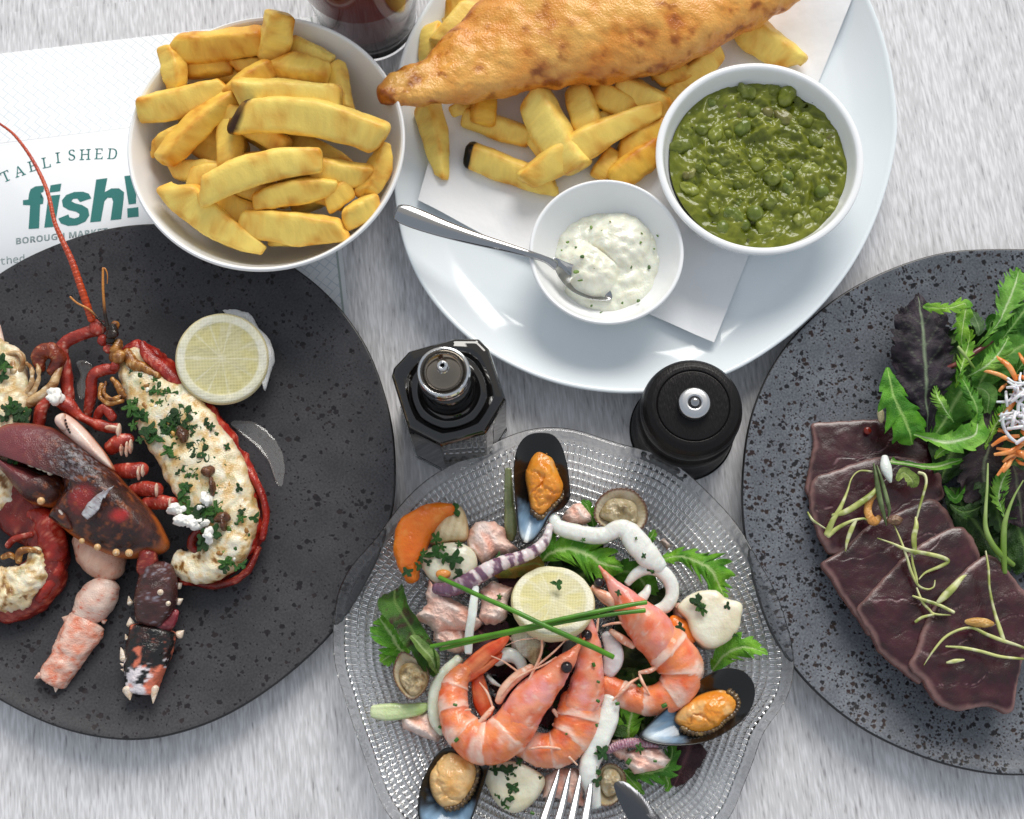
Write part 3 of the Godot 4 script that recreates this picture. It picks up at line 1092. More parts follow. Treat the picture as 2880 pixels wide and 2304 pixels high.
func fish_dish() -> void:
	# greaseproof paper under the fish
	var m = MB.new()
	var e0 = Vector2(1290, 300)
	var corners = [Vector2(1420, -330), Vector2(2455, -150), Vector2(2003, 975), Vector2(1178, 579)]
	var nu = 60
	var nv = 60
	for top in [1.0, 0.0]:
		for j in nv + 1:
			for i in nu + 1:
				var u = float(i) / nu
				var v = float(j) / nv
				var a: Vector2 = corners[0].lerp(corners[1], u)
				var b: Vector2 = corners[3].lerp(corners[2], u)
				var n = a.lerp(b, v)
				var p = P(n.x, n.y, 0.0125)
				p.y += 0.0010 * FN.get_noise_3dv(p * 22.0) + 0.0004 * sin((u * 1.3 - v) * 19.0) + 0.0004 + 0.0006 * pow(v, 6.0)
				var rr = Vector2(p.x - W("V", 1360, 260, 12).x, p.z - W("V", 1360, 260, 12).z).length()
				p.y += maxf(0.0, rr - 0.118) * 0.22
				p.y += 0.00012 * (top - 1.0)
				m.v.append(p)
	var Q = (nu + 1) * (nv + 1)
	for j in nv:
		for i in nu:
			var k = j * (nu + 1) + i
			m.i.append_array(PackedInt32Array([k, k + 1, k + nu + 2, k, k + nu + 2, k + nu + 1]))
			m.i.append_array(PackedInt32Array([Q + k, Q + k + nu + 2, Q + k + 1, Q + k, Q + k + nu + 1, Q + k + nu + 2]))
	solo("paper_sheet", "sheet of white greaseproof paper on the oval plate under the fish", "paper", m, mat.paper)

	var g = "chips on the oval plate with the fish"
	var list = [
		[[395, 165, 22, 350, 330, 21, 92, 0.4, 0, 0.45, 0.2], "yellow chip poking out above the tail of the battered fish"],
		[[360, 540, 20, 430, 890, 19, 118, 0.55, 10, 0.42, 0.2], "pointed yellow chip on the left edge of the oval plate below the fish tail"],
		[[480, 60, 24, 640, -60, 26, 130, 0.3, 0, 0.9, 0.2], "chip at the upper left of the fish beside the red glass"],
		[[450, 215, 26, 600, 30, 27, 130, 0.3, 0, 0.9, 0.25], "chip lying along the upper left edge of the battered fish"],
		[[500, 560, 22, 570, 520, 23, 66, 0.4, 0, 0.9, 0.25], "small chip end under the fish near its tail"],
		[[640, 610, 24, 650, 500, 26, 118, 0.2, 0, 0.9, 1.0], "short orange brown chip under the fish near its tail"],
		[[560, 585, 19, 885, 700, 19, 108, 0.5, -6, 0.85, 0.4], "straight chip on the paper below the orange brown chip"],
		[[905, 500, 32, 1110, 840, 27, 172, 0.4, -14, 0.8, 0.05], "large bright pale chip pointing down from under the fish"],
		[[915, 660, 19, 985, 790, 19, 116, 0.4, 0, 0.9, 0.3], "chip half under the large bright pale chip"],
		[[1125, 470, 25, 1190, 690, 23, 132, 0.3, 0, 0.85, 0.3], "upright chip right of the large bright pale chip"],
		[[1230, 470, 24, 1390, 560, 23, 120, 0.3, 0, 0.9, 0.55], "chip with a brown patch below the middle of the fish"],
		[[1340, 430, 28, 1590, 550, 26, 114, 0.5, 0, 0.9, 0.3], "chip running from the fish to the bowl of mushy peas"],
		[[885, 900, 27, 1520, 560, 30, 140, 0.45, 26, 0.6, 0.32], "longest chip, with a thin golden edge, crossing the others on the paper"],
		[[590, 785, 18, 980, 930, 18, 122, 0.5, -6, 0.9, 0.3, 1.6], "chip with a burnt black end lying on the paper"],
		[[1360, 750, 20, 1560, 640, 20, 112, 0.4, 0, 0.85, 0.75], "golden chip in the angle between the pea bowl and the longest chip"],
		[[1340, 890, 18, 1490, 770, 18, 136, 0.4, 0, 0.9, 0.85], "deep golden chip between the pea bowl and the sauce bowl"],
		[[1660, 420, 24, 1810, 270, 25, 116, 0.4, 0, 0.9, 0.4], "chip under the right part of the fish next to the pea bowl"],
		[[1530, 400, 27, 1670, 370, 28, 90, 0.2, 0, 0.9, 0.6], "chip squeezed under the lower edge of the fish"],
		[[1960, 120, 22, 2190, 300, 20, 150, 0.6, -10, 0.85, 0.25], "chip on the paper at the upper right behind the pea bowl"],
		[[1590, 490, 24, 1730, 370, 24, 88, 0.3, 0, 0.9, 0.4], "slim chip touching the left of the pea bowl"],
		[[1225, 890, 16, 1300, 780, 17, 80, 0.2, 0, 0.9, 0.6], "chip end hidden behind the sauce bowl"],
		[[1200, 650, 16, 1420, 590, 16, 120, 0.2, 0, 0.9, 0.5], "chip underneath the middle of the chips on the paper"],
	]
	var s = 300
	for q in list:
		chip("2", q[0], q[1], g, s)
		s += 1

	# the battered fish
	var light = C("eeb35c")
	var gold = C("de8a2e")
	var brown = C("a75417")
	var deep = C("743408")
	var fishcol = func(u, ang, p, e):
		var n1 = fb(p, 26.0)
		var n2 = fb(p + Vector3(3, 1, 2), 75.0)
		var stripe = FN.get_noise_3dv(Vector3(p.x * 34.0 + p.z * 12.0 + n1 * 1.2, 0.0, p.z * 17.0 + n1 * 0.9) + Vector3(5, 0, 0))
		var side = pow(absf(cos(ang * TAU)), 4.0)
		var t = clampf(0.30 + n1 * 0.75 + n2 * 0.5 + side * 0.35 - e * 140.0, 0.0, 1.0)
		var c = light.lerp(gold, t)
		c = c.lerp(brown, sst(0.22, 0.85, stripe + n2 * 0.6) * 0.7 + side * 0.30)
		c = c.lerp(brown, sst(0.10, 0.0, u) * 0.65)
		c = c.lerp(deep, sst(0.35, 0.75, n2 + stripe * 0.35 + side * 0.22) * 0.55)
		return c * (1.0 + nz(p, 500.0) * 0.06)
	var fp = [[128, 470, 60, 40, 5], [200, 462, 58, 82, 7], [300, 438, 54, 110, 9], [450, 385, 50, 152, 11], [650, 292, 47, 232, 15], [900, 165, 45, 325, 19], [1200, 62, 45, 396, 22], [1500, 18, 45, 378, 22], [1780, -30, 44, 290, 19], [1960, -35, 43, 205, 15], [2080, -50, 42, 140, 12], [2240, -90, 40, 80, 8]]
	solo("battered_fish", "golden brown battered fish fillet lying over chips on the oval plate", "fried fish", tube("2", fp, {"rings": 230, "seg": 150, "p": 2.3, "cap": 0.5, "amp": 3.8, "freq": 30.0, "amp2": 0.22, "freq2": 300.0, "col": fishcol}), mat.batter)

	# bowls on the plate
	var shape = [[0.0, 0.10], [0.4, 0.11], [0.62, 0.18], [0.78, 0.4], [0.88, 0.7], [0.925, 0.94], [0.945, 0.99], [0.97, 1.0], [0.995, 0.985], [1.0, 0.95], [0.985, 0.88], [0.93, 0.62], [0.8, 0.3], [0.64, 0.1], [0.55, 0.0], [0.5, 0.0], [0.48, 0.05], [0.0, 0.05]]
	bowl("pea_bowl", "white china bowl of mushy peas on the oval plate", Vector2(1600, 329), 219.0, 52.0, 13.6, 3.0, shape)
	bowl("sauce_bowl", "small white china bowl of tartare sauce with a spoon in it", Vector2(1277, 528), 163.0, 44.0, 13.6, 3.0, [[0.0, 0.14], [0.3, 0.15], [0.5, 0.2], [0.68, 0.36], [0.84, 0.66], [0.93, 0.92], [0.95, 0.98], [0.975, 1.0], [0.995, 0.985], [1.0, 0.95], [0.98, 0.87], [0.9, 0.62], [0.74, 0.3], [0.56, 0.1], [0.46, 0.0], [0.42, 0.0], [0.4, 0.06], [0.0, 0.06]])
	mushy_peas()
	tartare()
	red_glass()

func mushy_peas() -> void:
	var c = W("V", 1603, 343, 40)
	var R = 193.0 * size_at("V", c)
	var t = thing("mushy_peas", "mushy green peas filling the larger white bowl on the oval plate", "mushy peas", c)
	var g1 = C("68701e")
	var g2 = C("868a32")
	var g3 = C("545c18")
	var m = MB.new()
	var rows = []
	var nr = 80
	var na = 220
	for k in nr + 1:
		var r = float(k) / nr
		var row = PackedVector3Array()
		for j in na:
			var a = TAU * j / na
			var p = c + Vector3(cos(a), 0, sin(a)) * (R * r)
			var cell = fb(p, 48.0)
			var lump = absf(fb(p + Vector3(1, 2, 3), 62.0))
			var e = (cell * 0.0046 + (0.22 - lump) * 0.0050) * (1.0 - pow(r, 8.0) * 0.8)
			p.y += e - pow(r, 10.0) * 0.0012
			row.append(p)
			m.c.append(g1.lerp(g2, clampf(0.4 + cell * 0.9 - e * 40.0, 0.0, 1.0)).lerp(g3, sst(0.0, 0.35, lump) * 0.7))
		rows.append(row)
	var last = PackedVector3Array()
	for j in na:
		last.append(c + Vector3(0, -0.012, 0))
		m.c.append(g3)
	rows.append(last)
	rows_to(rows, m)
	part(t, "pea_mush", m, mat.pea)
	rng.seed = 77
	var placed = []
	var tries = 0
	while placed.size() < 52 and tries < 4000:
		tries += 1
		var a = rng.randf() * TAU
		var r = sqrt(rng.randf()) * R * 0.9
		var p = c + Vector3(cos(a) * r, 0, sin(a) * r)
		var s = rng.randf_range(0.003, 0.0058)
		var ok = true
		for q in placed:
			if p.distance_to(q[0]) < (s + q[1]) * 0.85:
				ok = false
		if not ok:
			continue
		placed.append([p, s])
		var tint: Color = [C("727a26"), C("687020"), C("7c8430"), C("626c24"), C("726e3c"), C("62702c")][rng.randi() % 6]
		var whole = rng.randf() < 0.4
		var squash = Vector3(s * rng.randf_range(1.0, 1.55), s * rng.randf_range(0.6, 0.8), s) if not whole else Vector3(s, s * 0.85, s) * 0.95
		var b = Basis(Vector3.UP, rng.randf() * TAU) * Basis(Vector3.RIGHT, rng.randf_range(-0.3, 0.3))
		var seedv = Vector3(placed.size(), 0, 0)
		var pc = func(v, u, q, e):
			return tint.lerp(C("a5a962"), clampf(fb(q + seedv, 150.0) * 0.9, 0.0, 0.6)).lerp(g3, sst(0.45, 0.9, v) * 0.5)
		part(t, "pea", blob(p + Vector3(0, rng.randf_range(-0.0030, 0.0004), 0), squash, {"n": 20, "rings": 12, "amp": 1.7 if not whole else 0.5, "freq": 210.0, "basis": b, "col": pc}), mat.pea)
	for k in 26:
		var a = rng.randf() * TAU
		var r = sqrt(rng.randf()) * R * 0.97
		part(t, "pepper_speck", blob(c + Vector3(cos(a) * r, 0.0022, sin(a) * r), Vector3.ONE * rng.randf_range(0.00025, 0.0005), {"n": 6, "rings": 4, "color": C("17160f")}), mat.vcmatte)

func tartare() -> void:
	var at = W("2", 1280, 1330, 24)
	var t = thing("tartare_sauce", "dollop of creamy tartare sauce with green herbs in the small bowl", "sauce", at)
	var l1 = W("2", 1335, 1205, 30)
	var l2 = W("2", 1170, 1370, 30)
	var cream = C("efeedd")
	var hf = func(p, r):
		var a = Vector2(p.x - l1.x, p.z - l1.z).length() / 0.0195
		var b = Vector2((p.x - l2.x) * 0.9, p.z - l2.z).length() / 0.0175
		var ha = 0.0085 * pow(maxf(0.0, 1.0 - a * a), 0.6)
		var hb = 0.0105 * pow(maxf(0.0, 1.0 - b * b), 0.6)
		var swirl = 0.00035 * sin(a * 13.0 + atan2(p.z - l1.z, p.x - l1.x) * 1.0 + fb(p, 60.0) * 3.0) * sst(0.55, 0.9, a) * sst(1.0, 0.9, r)
		var k = 0.0035
		var hm = clampf(0.5 + 0.5 * (ha - hb) / k, 0.0, 1.0)
		var top = lerpf(hb, ha, hm) + k * hm * (1.0 - hm) * 0.6
		top -= 0.0022 * exp(-pow((ha - hb) / 0.0011, 2.0)) * sst(0.0, 0.004, minf(ha, hb))
		return top * 0.9 + swirl + 0.0011 * FN.get_noise_3dv(p * 130.0) + fb(p, 70.0) * 0.0012
	var col = func(r, a, p, e):
		return cream.lerp(C("dfdcc0"), clampf(fb(p, 110.0) * 1.0 + 0.15, 0.0, 0.7)) * (1.0 + nz(p, 300.0) * 0.03)
	var ol = [[1010, 1260], [1040, 1170], [1120, 1110], [1220, 1080], [1340, 1062], [1440, 1085], [1520, 1165], [1555, 1280], [1545, 1400], [1490, 1510], [1390, 1570], [1250, 1590], [1130, 1545], [1055, 1480], [1075, 1410], [1020, 1340]]
	part(t, "sauce_body", pillow("2", ol, 23.0, 7.0, {"n": 130, "rings": 60, "a": 2.2, "b": 0.55, "side": 4.0, "jag": 0.05, "jagfreq": 120.0, "hf": hf, "col": col, "bias": 0.9}), mat.wet)
	rng.seed = 12
	var flecks = [[1190, 1170, 15, 30], [1140, 1340, 22, 22], [1110, 1415, 34, 24], [1385, 1368, 22, 20], [1480, 1365, 16, 26], [1110, 1275, 14, 14], [1240, 1298, 12, 10], [1200, 1395, 10, 14], [1505, 1272, 10, 10], [1425, 1535, 20, 16], [1345, 1545, 12, 16], [1190, 1562, 20, 12], [1240, 1590, 22, 6], [1130, 1450, 30, 12], [1440, 1210, 6, 16], [1240, 1200, 12, 8], [1070, 1240, 20, 14], [1280, 1155, 12, 8], [1520, 1210, 8, 18], [1040, 1280, 14, 10], [1435, 1255, 14, 14], [1330, 1300, 8, 8], [1180, 1240, 10, 12]]
	for f in flecks:
		var p = W("2", f[0], f[1], 24)
		var q = p
		# lay it on the surface of the sauce
		q.y = 0.023 + 0.007 * 0.85 + hf.call(p, 0.6)
		var s = size_at("2", p) * 0.6
		var dark = C("3f5f26").lerp(C("7c9a44"), rng.randf())
		part(t, "herb_fleck", blob(q, Vector3(f[2] * s * 0.8, 0.0004, f[3] * s * 0.8), {"n": 9, "rings": 6, "amp": 0.5, "freq": 500.0, "color": dark, "basis": Basis(Vector3.UP, rng.randf() * 0.8)}), mat.herb)

	# the spoon
	var sp = thing("spoon", "polished steel spoon standing in the bowl of tartare sauce", "spoon", W("2", 600, 1200, 45))
	part(sp, "handle", tube("2", [[210, 1072, 50, 42, 1.5], [250, 1085, 50, 54, 1.8], [330, 1115, 49.6, 54, 2.2], [450, 1158, 49, 46, 2.4], [600, 1205, 48.4, 35, 2.3], [760, 1250, 48, 25, 2.0], [880, 1285, 46.5, 19, 1.8], [960, 1312, 41, 18, 1.6], [1010, 1340, 36, 26, 1.4]], {"rings": 70, "seg": 28, "p": 2.2, "cap": 1.0}), mat.steel)
	var sb = MB.new()
	var ol2 = outline("2", [[1000, 1315], [1060, 1330], [1180, 1370], [1270, 1430], [1298, 1496], [1240, 1512], [1160, 1502], [1085, 1470], [1035, 1420], [1008, 1370]], 33.0, 60)
	var cc = Vector3.ZERO
	for p in ol2:
		cc += p / ol2.size()
	var rows = []
	for f in [[0.0, -5.0], [0.3, -4.6], [0.6, -3.2], [0.85, -1.2], [0.97, 0.0], [1.0, 0.25], [1.01, 0.0], [0.99, -0.5], [0.87, -2.2], [0.62, -4.3], [0.3, -5.8], [0.0, -6.2]]:
		var row = PackedVector3Array()
		for p in ol2:
			var q: Vector3 = cc + (p - cc) * f[0]
			q.y += f[1] * 0.001 - (q.x - cc.x) * 0.22
			row.append(q)
		rows.append(row)
	rows_to(rows, sb)
	part(sp, "spoon_bowl", sb, mat.steel)

func red_glass() -> void:
	var c = W("V", 776, 38, 0)
	var t = thing("red_glass", "tall glass of dark red drink at the back between the chip bowl and oval plate", "glass", c)
	var R = 0.0335
	part(t, "tumbler", lathe(c, ring_of(R, 96), [[0.0, 6.0], [0.75, 6.5], [0.88, 9.0], [1.02, 40.0], [1.32, 115.0], [1.35, 116.5], [1.38, 115.0], [1.08, 40.0], [0.95, 4.0], [0.9, 0.5], [0.0, 0.5]], {"per": 3, "smooth": true}), mat.clear)
	part(t, "red_drink", lathe(c, ring_of(R, 96), [[0.0, 104.0], [1.27, 104.0], [1.285, 103.0], [1.015, 40.0], [0.875, 9.2], [0.74, 6.9], [0.0, 6.4]], {"per": 2}), mat.drink)

# ---------- the lobster ----------
func shade3(a: Color, b: Color, c: Color, f: float):   # a mottled colour from three tones
	return func(u, ang, p, e):
		var n1 = fb(p, f)
		var n2 = nz(p, f * 5.0)
		return a.lerp(b, clampf(0.5 + n1 * 1.3, 0.0, 1.0)).lerp(c, sst(0.25, 0.6, n2 * 0.6 + n1 * 0.5)) * (1.0 + n2 * 0.08)

func lobster_meat_color(brown_from: float):
	var cream = C("eadbb4")
	var white = C("efe6d0")
	var yellow = C("d6a95c")
	var brown = C("7d5220")
	return func(u, ang, p, e):
		var n1 = fb(p, 55.0)
		var n2 = fb(p + Vector3(2, 7, 1), 130.0)
		var c = white.lerp(cream, clampf(0.5 + n1 * 1.4, 0.0, 1.0))
		c = c.lerp(yellow, clampf(n2 * 1.5 + 0.30 - e * 90.0, 0.0, 0.85))
		c = c.lerp(C("7f8a4e"), sst(0.16, 0.5, fb(p + Vector3(8, 2, 4), 85.0)) * 0.5 * sst(0.85, 0.6, u))
		var toast = sst(brown_from, brown_from + 0.12, u)
		c = c.lerp(brown, sst(0.16, 0.42, n2 + n1 * 0.4) * (0.16 + 0.84 * toast))
		var edge = pow(absf(cos(ang * TAU)), 6.0)
		return c.lerp(C("b98a5a"), edge * 0.4)

func crumbs(parent: Node3D, spine: Array, count: int, seed_: int) -> void:   # the loose crumbs and flakes of the filling, too small to pick apart
	rng.seed = seed_
	var m = MB.new()
	var tones = [C("f6f0de"), C("efe0b8"), C("e2bf7c"), C("f9f5ea"), C("d2a055"), C("9a6a30"), C("8a9450"), C("f2e8cf"), C("33551f"), C("2c4a1c"), C("4a6a2a"), C("3c5c22")]
	for k in count:
		var f = rng.randf() * (spine.size() - 1)
		var i = mini(int(f), spine.size() - 2)
		var a: Array = spine[i]
		var b: Array = spine[i + 1]
		var u = f - i
		var d = (Vector2(b[0], b[1]) - Vector2(a[0], a[1])).normalized().orthogonal()
		var side = rng.randf_range(-1.0, 1.0)
		var w = lerpf(a[3], b[3], u)
		var q = Vector2(a[0], a[1]).lerp(Vector2(b[0], b[1]), u) + d * side * w
		var p = W("3", q.x, q.y, lerpf(a[2], b[2], u) - 0.6 + 0.8 * rng.randf() - 3.0 * pow(absf(side), 4.0))
		var s = 0.0005 + 0.0013 * pow(rng.randf(), 2.0)
		m.add(blob(p, Vector3(s * rng.randf_range(0.8, 2.0), s * 0.7, s), {"n": 9, "rings": 6, "amp": 0.7, "freq": 500.0, "basis": Basis(Vector3.UP, rng.randf() * TAU), "color": tones[rng.randi() % tones.size()]}))
	var o = part(parent, "filling_crumbs", m, mat.meat)
	o.set_meta("kind", "stuff")

func lobster_dish() -> void:
	var red = shade3(C("7c1a14"), C("b02e20"), C("cf7058"), 75.0)
	var dark_red = shade3(C("5e1612"), C("8c281e"), C("b25a44"), 75.0)
	var leg_red = shade3(C("8c281e"), C("b84434"), C("dca08c"), 95.0)
	# right half, cut side up
	var t = thing("lobster_half", "grilled lobster half, cut side up, with herb butter, beside the lemon", "lobster", W("3", 720, 640, 15))
	part(t, "shell", tube("3", [[488, 238, 22, 36, 6], [530, 290, 21, 74, 9], [592, 378, 20, 104, 11], [662, 483, 20, 122, 12], [732, 598, 20, 138, 12], [793, 712, 20, 145, 12], [846, 820, 19, 136, 12], [878, 905, 19, 108, 11], [862, 978, 18, 86, 10], [798, 1040, 17, 78, 9], [720, 1056, 16, 68, 8], [668, 1044, 16, 50, 7]], {"rings": 120, "seg": 44, "p": 2.6, "cap": 0.5, "amp": 3.0, "freq": 75.0, "amp2": 0.4, "freq2": 300.0, "col": red}), mat.shell)
	var wf = func(u):
		return 1.0 + 0.035 * sin(u * 60.0)
	var mm = tube("3", [[478, 262, 27, 44, 4], [528, 330, 27, 84, 6], [592, 420, 27, 112, 7], [660, 520, 28, 130, 7.5], [726, 630, 28, 138, 8], [788, 730, 28, 140, 8], [834, 830, 27.5, 125, 8], [862, 905, 27, 100, 8], [848, 985, 26, 82, 8], [782, 1036, 25, 72, 7.5], [712, 1048, 24, 64, 7], [660, 1032, 23, 46, 5]], {"rings": 190, "seg": 80, "p": 2.5, "cap": 0.5, "amp": 2.8, "freq": 50.0, "amp2": 0.4, "freq2": 200.0, "col": lobster_meat_color(0.66)})
	var meat = part(t, "lobster_meat", mm, mat.meat)
	crumbs(meat, [[500, 300, 32, 30], [592, 420, 34, 84], [660, 520, 35, 104], [726, 630, 35, 112], [788, 730, 35, 112], [834, 830, 34.5, 98], [862, 905, 34, 76], [848, 985, 33, 58], [782, 1036, 31, 50], [700, 1046, 29, 36]], 330, 17)
	part(t, "shell_point", tube("L1", [[1075, 440, 33, 18], [1110, 520, 32, 52, 3], [1210, 610, 31, 60, 3.5], [1330, 720, 29, 60, 4], [1440, 830, 27, 46, 4], [1500, 900, 25, 26, 3]], {"rings": 40, "seg": 16, "col": red, "amp": 0.8, "freq": 90.0, "roll": -0.5}), mat.shell, "bright red upper edge of the shell")
	part(t, "tail_shell", tube("3", [[872, 640, 27, 12, 2.5], [930, 700, 27, 15, 3], [975, 780, 26, 15, 3.5], [993, 860, 25, 14, 3.5], [978, 950, 24, 13, 3]], {"rings": 40, "seg": 14, "col": red, "amp": 0.7, "freq": 120.0}), mat.shell)
	part(t, "tail_shell", tube("3", [[965, 985, 22, 12, 3], [930, 1060, 22, 13, 3], [868, 1108, 21, 14, 3], [790, 1125, 19, 14, 3], [690, 1100, 18, 12, 3]], {"rings": 36, "seg": 14, "col": dark_red, "amp": 0.9, "freq": 120.0}), mat.shell)
	part(t, "tail_curl", tube("L2", [[1560, 860, 31, 30, 3], [1480, 930, 31, 34, 4], [1450, 1010, 30, 32, 4], [1500, 1070, 28, 26, 3]], {"rings": 30, "seg": 14, "col": dark_red, "amp": 0.6, "freq": 150.0}), mat.shell)
	for q in [[[740, 345, 30, 52], [610, 380, 30, 48], [500, 440, 28, 48], [470, 510, 26, 50], [500, 690, 22, 52], [520, 890, 19, 44]], [[860, 640, 30, 40], [770, 652, 30, 44], [700, 700, 29, 42], [690, 830, 25, 46], [660, 990, 21, 34]], [[850, 1010, 30, 34], [790, 935, 31, 34], [740, 1000, 27, 36], [730, 1080, 24, 30]], [[980, 1170, 31, 40], [900, 1200, 31, 62], [840, 1240, 28, 56]], [[1080, 1400, 30, 52], [980, 1410, 30, 62], [880, 1410, 27, 48]], [[1190, 1560, 30, 54], [1100, 1550, 29, 58], [1010, 1560, 27, 50]], [[1310, 1660, 30, 48], [1210, 1650, 29, 56], [1120, 1660, 27, 54]]]:
		part(t, "leg", tube("L1", q, {"rings": 40, "seg": 18, "flat": 0.9, "amp": 0.8, "freq": 90.0, "col": leg_red, "cap": 1.0}), mat.shell)
	for q in [[850, 1090, 60, 22], [900, 1110, 18, 60], [920, 1255, 12, 50], [960, 1250, 12, 60], [990, 1230, 12, 56], [1050, 1430, 12, 56], [1082, 1415, 10, 48], [1186, 1560, 13, 50], [1290, 1660, 12, 46]]:
		var p = W("L1", q[0], q[1], 33)
		var s = size_at("L1", p)
		part(t, "leg_joint", blob(p, Vector3(q[2] * s, 0.0035, q[3] * s), {"n": 18, "rings": 10, "amp": 0.7, "freq": 200.0, "col": shade3(C("e4cdb8"), C("cf9a86"), C("b04c3a"), 150.0)}), mat.meat)
	var amber = shade3(C("6a3c1c"), C("b3762f"), C("e2c08a"), 160.0)
	for q in [[[770, 760, 31, 16], [760, 850, 32, 20], [830, 900, 33, 20], [930, 880, 33, 16]], [[800, 740, 33, 12], [790, 830, 34, 14], [850, 870, 35, 14], [930, 840, 34, 12]], [[850, 720, 33, 20], [900, 780, 34, 30], [940, 850, 33, 24]], [[860, 560, 32, 40], [880, 500, 33, 46], [900, 440, 33, 34]], [[960, 520, 32, 40], [1010, 600, 32, 50], [1100, 640, 31, 40], [1200, 700, 31, 36]]]:
		part(t, "gill", tube("L1", q, {"rings": 24, "seg": 12, "col": amber, "amp": 0.9, "freq": 160.0}), mat.shell)
	for q in [[740, 330, 68, 33, 1], [780, 420, 46, 32, 1], [820, 490, 40, 32, 1], [850, 380, 46, 37, 0], [855, 330, 30, 38, 0], [840, 420, 34, 36, 0], [870, 310, 40, 35, 2], [900, 550, 56, 34, 2], [870, 620, 40, 33, 1]]:
		var p = W("L1", q[0], q[1], q[3])
		var s = size_at("L1", p)
		part(t, ["eye_cluster", "antenna_base", "head_piece"][q[4]], blob(p, Vector3(q[2], q[2] * 0.8, q[2]) * s, {"n": 18, "rings": 10, "amp": 1.2, "freq": 150.0, "col": shade3(C("14100f"), C("2a1c16"), C("3c2a20"), 150.0) if q[4] == 0 else leg_red if q[4] == 1 else amber}), mat.shell)
	var bands = func(u, ang, p, e):
		var c = C("cf4f22").lerp(C("b53a2a"), clampf(fb(p, 20.0) * 2.0 + 0.6 - u * 0.6, 0.0, 1.0))
		return c.lerp(C("7c2614"), 0.55 * sst(0.35, 0.9, absf(sin(u * 330.0))))
	var ringed = func(u):
		return 1.0 + 0.05 * sin(u * 330.0)
	part(t, "antenna", tube("M", [[-120, 60, 30, 8], [-40, 108, 31, 9], [0, 140, 32, 10], [110, 225, 34, 12], [230, 380, 38, 14], [330, 560, 42, 16], [392, 720, 45, 17], [440, 930, 46, 18], [500, 1075, 46, 22], [580, 1250, 45, 27], [660, 1480, 42, 30], [740, 1720, 36, 32]], {"rings": 420, "seg": 12, "col": bands, "wf": ringed}), mat.shell, "long ribbed orange antenna")
	var twig = func(u, ang, p, e):
		return C("c8833c").lerp(C("241712"), sst(0.45, 0.75, u))
	part(t, "antennule", tube("M", [[832, 1308, 48, 9], [832, 1450, 46, 11], [838, 1560, 43, 11], [850, 1690, 39, 14], [875, 1810, 37, 16]], {"rings": 40, "seg": 8, "col": twig}), mat.shell)
	part(t, "antennule", tube("M", [[866, 1432, 45, 3], [868, 1360, 47, 5], [852, 1315, 48, 7], [832, 1306, 48, 7]], {"rings": 24, "seg": 8, "color": C("c07a38")}), mat.shell)
	part(t, "antennule", tube("M", [[568, 1540, 44, 8], [625, 1590, 43, 8], [720, 1640, 41, 9], [790, 1710, 39, 10], [850, 1770, 37, 14]], {"rings": 30, "seg": 8, "col": twig}), mat.shell)
	# butter and browned pieces lying in the meat
	for q in [[1340, 740, 66, 44, 36], [1390, 820, 70, 40, 37], [1470, 850, 70, 34, 36], [1540, 840, 40, 26, 36], [1565, 660, 34, 52, 37], [1580, 930, 40, 60, 36], [1530, 720, 30, 20, 36]]:
		var p = W("L2", q[0], q[1], q[4])
		var s = size_at("L2", p)
		part(t, "butter_curd", blob(p, Vector3(q[2] * s, 0.005, q[3] * s), {"n": 30, "rings": 20, "amp": 3.2, "freq": 190.0, "color": C("f6f4ee")}), mat.vcmatte)
	for q in [[1385, 170, 44, 64, 37, 0.3], [1570, 450, 54, 44, 37, 0.0], [1610, 560, 24, 80, 36, 0.1], [1680, 800, 60, 40, 36, 0.3], [1690, 850, 30, 50, 36, 0.2]]:
		var p = W("L2", q[0], q[1], q[4])
		var s = size_at("L2", p)
		part(t, "browned_piece", blob(p, Vector3(q[2] * s, 0.004, q[3] * s), {"n": 20, "rings": 14, "amp": 1.8, "freq": 170.0, "basis": Basis(Vector3.UP, q[5]), "col": shade3(C("4a2c1c"), C("6d4630"), C("9a7250"), 150.0)}), mat.meat)

	# the other half, mostly out of the picture
	t = thing("lobster_half", "lobster half at the left picture edge, its tail curled under the dark claw", "lobster", W("3", 20, 640, 15))
	part(t, "shell", tube("3", [[-80, 240, 20, 90, 9], [-40, 380, 19, 130, 11], [-30, 560, 19, 130, 12], [0, 720, 19, 130, 12], [80, 830, 19, 110, 11], [168, 930, 19, 84, 10], [188, 1010, 19, 66, 10], [150, 1100, 19, 92, 10], [60, 1165, 18, 96, 9], [-60, 1170, 18, 90, 9]], {"rings": 100, "seg": 40, "p": 2.5, "amp": 2.2, "freq": 70.0, "col": dark_red}), mat.shell)
	part(t, "lobster_meat", tube("3", [[-70, 260, 27, 80, 5], [0, 330, 27, 100, 7], [-10, 460, 28, 118, 8], [-30, 600, 28, 110, 8], [-10, 740, 27, 80, 7], [10, 830, 25, 60, 6]], {"rings": 90, "seg": 50, "p": 2.5, "amp": 3.0, "freq": 60.0, "amp2": 0.8, "freq2": 240.0, "col": lobster_meat_color(0.5)}), mat.meat)
	part(t, "tail_meat", tube("3", [[140, 1000, 25, 26, 5], [120, 1080, 26, 62, 7], [60, 1130, 26, 84, 8], [-20, 1145, 25, 80, 8], [-100, 1140, 24, 70, 7]], {"rings": 70, "seg": 50, "p": 2.5, "amp": 3.5, "freq": 70.0, "amp2": 0.9, "freq2": 240.0, "col": lobster_meat_color(0.1)}), mat.meat)
	part(t, "tail_shell", tube("3", [[120, 860, 26, 20, 5], [170, 880, 27, 48, 7], [195, 960, 26, 52, 8], [205, 1010, 25, 46, 7]], {"rings": 30, "seg": 20, "col": red, "amp": 1.2, "freq": 90.0}), mat.shell)
